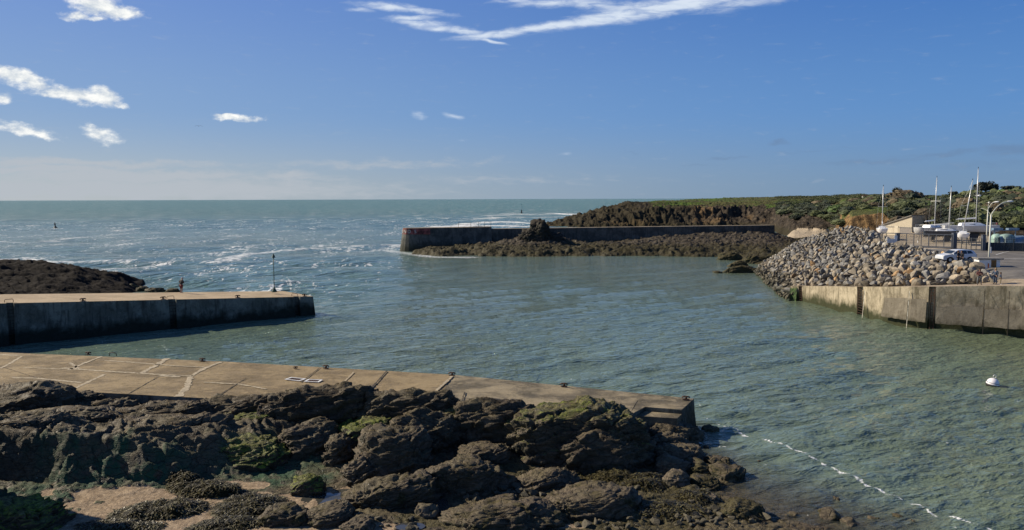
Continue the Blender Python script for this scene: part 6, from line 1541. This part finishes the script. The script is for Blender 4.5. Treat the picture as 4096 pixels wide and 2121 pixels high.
# ---------------------------------------------------------------- kiosk
kp = atd(986.5, 271.2, 95.); kz = kp.z; k_ = empty('white_kiosk', kp, R(-12)); tag(k_, 'low white flat-roofed kiosk with a brown door on the quay', 'kiosk')
q = MB(); q.box((0, 0, .65), (2.25, 1.7, 1.6)); q.build('wall', M['white_paint'], k_)
q = MB(); q.box((.05, 0, 1.55), (2.75, 2.2, .14)); q.build('roof_slab', M['roof'], k_, bevel=.01)
q = MB(); q.box((.45, -.87, .85), (.55, .04, 1.1)); q.build('door', M['door'], k_)
q = MB(); q.box((-.12, -.88, .75), (.12, .06, .5)); q.build('extinguisher_box', M['orange'], k_)
# ---------------------------------------------------------------- wrapped tanks, stored boat, blue nets
def tank(px, py, Y, w_, h_, d_, label, mat, rz=0.):
    c = atd(px, py, Y); t = empty('wrapped_tank', (c.x, Y, ZG), rz); tag(t, label, 'tank', 'wrapped tanks behind the dark fence')
    q = MB(); vs = []
    for i, (s_, z_) in enumerate(((1., .5), (1.02, h_*.55), (.98, h_*.86), (.72, h_*.98), (.2, h_*1.04))):
        vs += [(-w_/2*s_, -d_/2*s_, z_), (0, -d_/2*s_*1.03, z_), (w_/2*s_, -d_/2*s_, z_), (w_/2*s_*1.03, 0, z_), (w_/2*s_, d_/2*s_, z_), (0, d_/2*s_, z_), (-w_/2*s_, d_/2*s_, z_), (-w_/2*s_*1.03, 0, z_)]
    q.add(vs, [(i*8+k, i*8+(k+1) % 8, i*8+8+(k+1) % 8, i*8+8+k) for i in range(4) for k in range(8)]+[tuple(32+k for k in range(8))]); q.build('wrapping', mat, t, True)
    q = MB()
    for k in range(7): q.tube([(-w_/2+w_*k/6, -d_/2*1.05, .35), (-w_/2+w_*k/6, -d_/2*1.05, h_*.85)], .02, 5)
    for k in range(5): q.tube([(-w_/2*1.03, -d_/2*1.05, .5+k*(h_*.8-.3)/5), (w_/2*1.03, -d_/2*1.05, .5+k*(h_*.8-.3)/5)], .02, 5)
    q.build('cage', M['alu'], t)
    q = MB(); q.box((0, 0, .25), (w_*1.02, d_*1.02, .12)); 
    for sx0 in (-.4, 0, .4): q.box((sx0*w_, 0, .1), (.14, d_, .2))
    q.build('pallet', M['hull_grey'], t)
M['greenwrap'] = plain('pale_green_wrap', (.30,.44,.38), .6, var=.15); M['greywrap'] = plain('grey_green_cover', (.20,.29,.27), .7, var=.15)
tank(996.8, 241, 127, 1.25, 2.3, 1.2, 'caged tank under a pale green wrap, leftmost behind the dark fence', M['greenwrap'], R(-6))
tank(1006.6, 241, 125.5, 1.7, 2.35, 1.5, 'larger tank under a grey-green cover, right of the caged one', M['greywrap'], R(8))
c = atd(1019, 243, 124); t = empty('shrouded_boat', (c.x, 126, ZG), R(200)); tag(t, 'small motor boat under blue and white covers at the right edge', 'boat')
q = MB(); vs = []
for i in range(9):
    s_ = i/8; w_ = 1.0*math.sin(pi*(.2+.72*s_)); vs += [(-2.6+5.2*s_, -w_, 1.15), (-2.6+5.2*s_, -w_*.7, .55), (-2.6+5.2*s_, 0, .4+.3*s_), (-2.6+5.2*s_, w_*.7, .55), (-2.6+5.2*s_, w_, 1.15)]
q.add(vs, [tuple(r) for r in gridfaces(9, 5)]); q.build('hull', M['white'], t, True)
q = MB(); vs = [(v[0], v[1]*1.02, 1.16 if k % 5 in (0, 4) else (1.75 if k % 5 in (1, 3) else 2.1)) for k, v in enumerate(vs)]; q.add(vs, [tuple(r) for r in gridfaces(9, 5)]); q.build('cover', M['bluetarp'], t, True)
for k, (px, l, mt) in enumerate(((1000, 'heap of blue and white netting below the caged tank', 'bluetarp'), (1008, 'heap of pale netting right of the blue heap', 'cover'))):
    c = atd(px, 247, 123.4); v, f = ico(4); v = v*np.array([1.3, .7, .55]); v = v*(1+.3*fbm(v*2.2+k, 3, 8+k))[:, None]; v[:, 2] = np.maximum(v[:, 2], -.1)+.1
    tag(link('net_heap', npmesh('net_heap', v, f, True), None, M[mt], (c.x, 123.4, ZG)), l, 'fishing nets', 'net heaps by the dark fence')
c = atd(1004, 233, 133); q = MB(); q.box((-1.2, 0, 2.9), (1.6, .8, .35)); q.box((1.4, 0, 2.9), (1.8, .8, .3)); q.box((-1.6, 0, 1.4), (.12, .12, 2.8)); q.box((1.9, 0, 1.4), (.12, .12, 2.8)); q.box((0, 0, 2.68), (4.4, .6, .08))
tag(q.build('loaded_rack', M['bluetarp'], None, loc=(c.x, 133, ZG)), 'rack with blue crates on top, behind the wrapped tanks', 'rack')
# ---------------------------------------------------------------- car
cp = P3z(955.6, 261.9, 6.18); ct = empty('parked_car', cp, R(4)); tag(ct, 'silver-white hatchback parked behind the boulder bank, facing left', 'car')
prof = [(-2.20, .42), (-2.22, .72), (-2.05, .90), (-1.35, 1.02), (-1.15, 1.06), (-.45, 1.46), (-.1, 1.56), (.7, 1.60), (1.55, 1.54), (1.80, 1.46), (2.12, 1.02), (2.20, .80), (2.20, .42)]
def side(x_): 
    pass
vs = []; Wd = .89
for (x_, z_) in prof:
    k = 0 if z_ < 1.05 else (z_-1.05)/.55; vs += [(x_, -Wd*(1-.17*k), z_), (x_, -Wd*.5*(1-.1*k), z_+.015), (x_, 0, z_+.02), (x_, Wd*.5*(1-.1*k), z_+.015), (x_, Wd*(1-.17*k), z_)]
n = len(prof); f = [tuple(r) for r in gridfaces(n, 5)]
belt = [(-2.0, .9), (-1.15, 1.03), (2.12, 1.02)]
low = [(-2.20, .32), (-1.78, .32), (-1.72, .55), (-1.45, .70), (-1.1, .70), (-.85, .55), (-.80, .30), (.85, .30), (.92, .55), (1.15, .70), (1.5, .70), (1.76, .55), (1.82, .32), (2.20, .34)]
q = MB(); q.add(vs, f)
for sy in (-1, 1):
    up = [(p[0], sy*Wd*(1 if p[1] < 1.05 else 1), min(p[1], 1.05)) for p in prof]; lo_ = [(p[0], sy*Wd, p[1]) for p in low]
    q.add(up+lo_[::-1], [tuple(range(len(up)+len(lo_)))])
    cab = [(p[0], sy*Wd*(1-.17*max(0, (p[1]-1.05)/.55)), p[1]) for p in prof[4:11]]; q.add(cab, [tuple(range(len(cab)))])
q.build('body', M['carpaint'], ct, False, bevel=.02)
def sidepane(pts, nm):
    for sy in (-1, 1):
        q = MB(); q.add([(x_, sy*(Wd*(1-.17*max(0, (z_-1.05)/.55))+.012), z_) for x_, z_ in pts], [tuple(range(len(pts)))]); q.build(nm, M['glass'], ct)
sidepane([(-.95, 1.09), (-.36, 1.42), (-.05, 1.48), (-.02, 1.09)], 'side_window'); sidepane([(.06, 1.09), (.06, 1.49), (.85, 1.49), (.92, 1.09)], 'side_window'); sidepane([(1.0, 1.09), (.95, 1.49), (1.45, 1.44), (1.72, 1.14)], 'side_window')
q = MB(); q.add([(-1.12, -.74, 1.09), (-1.12, .74, 1.09), (-.50, .66, 1.455), (-.50, -.66, 1.455)], [(0, 1, 2, 3)]); o = q.build('windscreen', M['glass'], ct, loc=(-.02, 0, .02))
q = MB(); q.add([(2.10, -.7, 1.08), (2.10, .7, 1.08), (1.86, .62, 1.42), (1.86, -.62, 1.42)], [(0, 1, 2, 3)]); q.build('rear_window', M['glass'], ct, loc=(.03, 0, .01))
for sy in (-1, 1):
    q = MB(); q.box((2.16, sy*.74, .92), (.12, .26, .18)); q.build('tail_lamp', M['red'], ct)
    q = MB(); q.box((-2.08, sy*.68, .78), (.2, .32, .13)); q.build('headlight', M['alu'], ct)
    q = MB(); q.box((-.92, sy*.99, 1.08), (.14, .18, .12)); q.build('door_mirror', M['carpaint'], ct, bevel=.02)
    for xw in (-1.28, 1.33):
        q = MB(); vs = []
        prf = [(.20, -.10), (.31, -.11), (.335, -.07), (.335, .07), (.31, .11), (.20, .10)]
        for r_, o_ in prf:
            for k in range(22): vs.append((xw+r_*cos(2*pi*k/22), sy*.80+o_, .335+r_*math.sin(2*pi*k/22)))
        q.add(vs, [(i*22+k, i*22+(k+1) % 22, i*22+22+(k+1) % 22, i*22+22+k) for i in range(5) for k in range(22)]); wh = q.build('wheel', M['tyre'], ct, True)
        q = MB(); q.tube([(xw, sy*.80-.08, .335), (xw, sy*.80+.08, .335)], .205, 14); q.build('rim', M['alu'], wh)
q = MB(); q.add([(-1.9, -.8, .3), (2., -.8, .3), (2., .8, .3), (-1.9, .8, .3)], [(0, 1, 2, 3)]); q.build('underbody', M['black'], ct)
# ---------------------------------------------------------------- people
def skinobj(name, verts, edges, radii, mat, parent, sub=2):
    me = bpy.data.meshes.new(name); me.from_pydata(verts, edges, []); o = link(name, me, parent, mat)
    sk = o.modifiers.new('skin', 'SKIN'); sk.use_smooth_shade = True
    for i, r_ in enumerate(radii): me.skin_vertices[0].data[i].radius = (r_, r_) if not isinstance(r_, tuple) else r_
    me.skin_vertices[0].data[0].use_root = True
    ss = o.modifiers.new('sub', 'SUBSURF'); ss.levels = sub; ss.render_levels = sub; return o
def person(loc, h, face, label, top, legs, hair, shoes='black', arms=None, stance=.11, bow=0., short=False, bare=False, hat=False, stride=0., held=None):
    k = h/1.75; t = empty('person', loc, face); tag(t, label, 'person'); t.scale = (k*1.12, k*1.12, k)      # faces local -Y
    hb = bow
    J = {'pel': (0, 0, .95), 'wai': (0, -.0-hb*.1, 1.10), 'che': (0, -hb*.35, 1.32), 'nek': (0, -hb*.6, 1.49), 'hea': (0, -hb*1.0-.02, 1.60-hb*.1), 'top': (0, -hb*1.15, 1.70-hb*.15)}
    V = [J['pel'], J['wai'], J['che'], J['nek'], J['hea'], J['top']]; E = [(0, 1), (1, 2), (2, 3), (3, 4), (4, 5)]; Rr = [(.135, .10), (.125, .10), (.15, .10), (.055, .055), (.088, .10), (.07, .085)]
    E2 = list(E); arms = arms or {-1: [(-.26, -.02, 1.16), (-.25, -.10, .92)], 1: [(.26, -.02, 1.16), (.25, -.10, .92)]}
    idx = {}
    for s_ in (-1, 1):
        a0 = len(V); sh = (s_*.19, -hb*.45, 1.41-hb*.05); el_, wr = arms[s_]; V += [sh, el_, wr]; Rr += [.058, .045, .032]; E2 += [(2, a0), (a0, a0+1), (a0+1, a0+2)]
        d = (Vector(wr)-Vector(el_)).normalized(); pl = Vector(wr)+d*.07; V.append(tuple(pl)); Rr.append((.038, .018)); E2.append((a0+2, a0+3))
        side_ = d.cross(Vector((0, 1, 0))).normalized()
        for q_, (off_, ln) in enumerate(((-.03, .075), (-.010, .09), (.010, .085), (.03, .065))):
            e = pl+side_*off_+d*ln*.55+Vector((0, 0, -.01)); e2 = e+d*ln*.4+Vector((0, -.015, 0)); i0 = len(V); V += [tuple(pl+side_*off_*.8+d*.025), tuple(e), tuple(e2)]; Rr += [.011, .0095, .008]; E2 += [(a0+3, i0), (i0, i0+1), (i0+1, i0+2)]
        i0 = len(V); th = Vector(wr)+d*.03-side_*.04*s_; V += [tuple(th), tuple(th+d*.04-side_*.015*s_)]; Rr += [.012, .010]; E2 += [(a0+2, i0), (i0, i0+1)]
        idx[s_] = a0
        l0 = len(V); fy = -stride*s_; V += [(s_*.095, 0, .88), (s_*stance, fy*.5-.02, .50), (s_*stance*1.1, fy+.02, .09), (s_*stance*1.15, fy-.13, .035)]; Rr += [.088, .058, .040, (.038, .028)]; E2 += [(0, l0), (l0, l0+1), (l0+1, l0+2), (l0+2, l0+3)]
        idx[('l', s_)] = l0
    # nose and ears
    i0 = len(V); V += [(0, J['hea'][1]-.115, J['hea'][2]-.01), (-.092, J['hea'][1], J['hea'][2]), (.092, J['hea'][1], J['hea'][2])]; Rr += [.014, .016, .016]; E2 += [(4, i0), (4, i0+1), (4, i0+2)]
    skinobj('body', V, E2, Rr, M['skin'], t)
    # jacket
    vv = [J['pel'], J['wai'], J['che'], (0, -hb*.55, 1.46)]; ee = [(0, 1), (1, 2), (2, 3)]; rr = [(.165, .135), (.16, .13), (.18, .135), .075]
    for s_ in (-1, 1):
        a0 = idx[s_]; i0 = len(vv); vv += [V[a0], V[a0+1], V[a0+2]]; rr += [.078, .062, .046]; ee += [(2, i0), (i0, i0+1), (i0+1, i0+2)]
    skinobj('jacket', vv, ee, rr, M[top], t)
    vv = [J['pel']]; ee = []; rr = [(.155, .125)]
    for s_ in (-1, 1):
        l0 = idx[('l', s_)]; i0 = len(vv); kn = V[l0+1]; an_ = V[l0+2]
        if short: vv += [V[l0], (kn[0], kn[1], kn[2]+.03)]; rr += [.108, .09]; ee += [(0, i0), (i0, i0+1)]
        else: vv += [V[l0], kn, an_]; rr += [.105, .075, .058]; ee += [(0, i0), (i0, i0+1), (i0+1, i0+2)]
    skinobj('shorts' if short else 'trousers', vv, ee, rr, M[legs], t)
    for s_ in (-1, 1):
        l0 = idx[('l', s_)]; skinobj('shoe', [V[l0+2][:2]+(.05,), (V[l0+3][0], V[l0+3][1], .04), (V[l0+3][0], V[l0+3][1]-.05, .035)], [(0, 1), (1, 2)], [.048, .05, .035], M[shoes], t, 1)
    hx = J['hea']; v, f = ico(3); m_ = v[:, 2] > -.35; v = v*np.array([.108, .122, .125]); v[:, 1] += .018; vv = v+np.array([hx[0], hx[1], hx[2]+.04]); fr = [tuple(p) for p in f if not (ico(3)[0][p][:, 1] < -.45).all() or (ico(3)[0][p][:, 2] > .45).all()]
    fr = [p for p in fr if (ico(3)[0][list(p)][:, 2] > -.75).all()]
    q = MB(); q.add([tuple(p) for p in vv], fr); q.build('cap' if hat else 'hair', M[hair], t, True)
    if held:
        q = MB(); q.box(held[0], held[1]); q.build('held_item', M[held[2]], t, bevel=.01)
    return t
def stand(px, py, z=None, Y=None):
    if Y is not None: return atd(px, py, Y)
    return at(px, py, z)
bent = {-1: [(-.33, -.02, 1.20), (-.16, -.22, 1.12)], 1: [(.33, -.02, 1.20), (.16, -.22, 1.12)]}
fold = {-1: [(-.27, -.06, 1.14), (.02, -.24, 1.20)], 1: [(.27, -.06, 1.14), (-.02, -.26, 1.16)]}
zz_ = lerp3(C0, C1, .36)[2]
m0 = stand(181.4, 293.5, zz_+.03); person(m0, 1.96, R(150), 'man in a black jacket and red shorts with bowed grey head on the far jetty', 'darkcloth', 'red', 'greyhair', arms=bent, stance=.09, bow=.16, short=True)
for px, py, h_, fa, lab, kw in [
 (979.2, 281.9, 1.70, -20, 'person in maroon jacket and grey trousers at the end of the boulder bank', dict(top='maroon', legs='greytrousers', hair='brownhair', arms=fold, stance=.15)),
 (995.2, 283.7, 1.72, -70, 'blonde woman in navy clothes holding a white paper on the quay', dict(top='navycloth', legs='navycloth', hair='blonde', arms={-1: [(-.27, -.05, 1.16), (-.20, -.30, 1.12)], 1: [(.26, .0, 1.16), (.22, -.1, .95)]}, held=((-.2, -.42, 1.13), (.24, .18, .03), 'white_paint'))),
 (1000.3, 284.1, 1.30, 60, 'child in a dark blue coat and khaki trousers beside the blonde woman', dict(top='navycloth', legs='khaki', hair='brownhair', shoes='white_paint'))]:
    best = None
    for k in range(400):
        p_, dd = q_at(px-24+k*.08); i_ = Vector((-dd.y, dd.x, 0)).normalized(); i_ = i_ if i_.x > 0 else -i_
        v_ = p_+i_*(1.25 if px < 990 else 2.0 if px < 998 else 1.7); e_ = abs(proj(v_)[0]-px)
        if best is None or e_ < best[0]: best = (e_, v_)
    person(best[1]+Vector((0, 0, .01)), h_, R(fa), lab, **kw)
c = atd(957.9, 264.2, 98.3); person(c, 1.72, R(40), 'red-faced person in black beside the silver-white car, the left of two', 'darkcloth', 'darkcloth', 'brownhair', arms=bent)
c = atd(961.2, 264.4, 98.0); person(c, 1.70, R(-60), 'person in a black coat beside the silver-white car, the right of two', 'darkcloth', 'darkcloth', 'brownhair')
# ---------------------------------------------------------------- buoys, sea marks, gull
c = at(992.2, 387.6, 0); by = empty('mooring_buoy', c+Vector((0, 0, .17))); by.rotation_euler = (R(6), R(9), 0); tag(by, 'white mooring buoy with a ring on top floating in the harbour', 'buoy')
rB = 6.4*c.y/F*.98
M['buoywhite'] = plain('buoy_white', (.82,.78,.80), .35, var=.03)
q = MB(); q.lathe([(rB*.60, -.5*rB), (rB*.86, -.2*rB), (rB*1.02, .02*rB), (rB*1.03, .16*rB), (rB*.97, .24*rB)], n=28); q.build('lower_hull', M['black'], by, True)
q = MB(); q.lathe([(rB*.975, .20*rB), (rB*1.0, .34*rB), (rB*.95, .44*rB), (rB*.90, .46*rB), (rB*.90, .52*rB), (rB*.86, .72*rB), (rB*.70, .95*rB), (rB*.42, 1.14*rB), (rB*.1, 1.2*rB)], n=28); q.build('float', M['buoywhite'], by, True)
q = MB(); q.lathe([(rB*.915, .445*rB), (rB*.93, .48*rB), (rB*.915, .53*rB)], n=28); q.build('band', M['navy'], by, True)
q = MB(); r_ = rB*.24; q.tube([(r_*.2, 0, 1.15*rB)]+[(r_*math.sin(a_), 0, 1.15*rB+r_*1.55-r_*cos(a_)*1.15) for a_ in [x_*2*pi/14 for x_ in range(1, 14)]]+[(-r_*.2, 0, 1.15*rB)], .028, 6); q.build('mooring_ring', M['alu'], by, True)
c = at(55.4, 228.2, 0); t = empty('lattice_buoy', (c.x, c.y, 0)); t.rotation_euler = (0, R(-4), 0); tag(t, 'black buoy with a broad skirt out at sea on the left', 'buoy'); k = c.y/F
q = MB(); q.lathe([(2.3*k, -.3), (2.3*k, .1*k), (1.7*k, .6*k), (.8*k, 1.8*k), (.5*k, 2.7*k)], n=14); q.build('float', M['black'], t)
q = MB(); q.lathe([(.28*k, 2.6*k), (.28*k, 3.1*k), (.8*k, 3.2*k), (.75*k, 4.1*k), (.2*k, 5.6*k)], n=12); q.build('tower', M['black'], t)
c = at(521.6, 213.4, 0); t = empty('sea_beacon', (c.x, c.y, 0)); tag(t, 'dark masonry beacon with a thin pole amid the surf', 'beacon'); k = c.y/F
q = MB(); q.lathe([(1.15*k, -1), (1.0*k, .9*k), (.62*k, 1.1*k), (.55*k, 3.4*k), (.4*k, 3.6*k)], n=12); q.build('tower', M['black'], t)
q = MB(); q.tube([(0, 0, 3.4*k), (0, 0, 9*k)], .05*k, 6); q.build('pole', M['black'], t)
q = MB(); q.box((0, 0, 9.1*k), (.5*k, .5*k, .5*k)); q.build('topmark', M['black'], t)
# gull
c = atd(198.8, 126, 190); t = empty('flying_gull', c, R(20)); tag(t, 'dark bird gliding in the sky at left', 'bird')
def wing(s_):
    V = []; st = [(0, .0, .16), (.25, .10, .17), (.5, .08, .14), (.72, -.02, .09), (.88, -.12, .03)]
    for (x_, z_, ch) in st: V += [(s_*x_, -ch*.5-.05*x_, z_), (s_*x_, 0, z_+.02), (s_*x_, ch*.6+.04*x_, z_), (s_*x_, 0, z_-.008)]
    q = MB(); q.add(V, [(i*4+k, i*4+(k+1) % 4, i*4+4+(k+1) % 4, i*4+4+k) for i in range(4) for k in range(4)]+[(16, 17, 18, 19)]); return q
v, f = ico(3); v = v*np.array([.075, .30, .07]); v[:, 2] *= 1-.2*(v[:, 1] > 0); v[:, 0] *= np.where(v[:, 1] > .1, 1-(v[:, 1]-.1)*2, 1)
link('body', npmesh('body', v, f, True), t, M['darkcloth'])
for s_ in (-1, 1): w0 = wing(s_).build('wing', M['darkcloth'], t, True)
q = MB(); q.add([(-.05, .24, 0), (.05, .24, 0), (.09, .44, .0), (-.09, .44, .0), (0, .3, .02)], [(0, 1, 2, 3), (0, 1, 4)]); q.build('tail', M['darkcloth'], t)
q = MB(); q.lathe([(.045, 0), (.03, .05), (.005, .11)], n=8); o = q.build('beak', M['orange'], t, loc=(0, -.28, 0)); o.rotation_euler.x = R(90)
# small bright hut on the heath
c = atd(864.6, 206.6, 262); zt_ = head_xy(c.x, 262); q = MB(); q.box((0, 0, .6), (1.5, 1.2, 1.3)); t = empty('white_hut', (c.x, 262, max(zt_, c.z-.6))); tag(t, 'tiny white hut on the heath above the orange cliff', 'hut'); q.build('wall', M['white_paint'], t)
q = MB(); q.add([(-.9, -.75, 1.25), (.9, -.75, 1.25), (.9, .75, 1.25), (-.9, .75, 1.25), (-.9, 0, 1.7), (.9, 0, 1.7)], [(0, 1, 5, 4), (3, 4, 5, 2), (0, 4, 3), (1, 2, 5)]); q.build('roof', M['rust'], t)
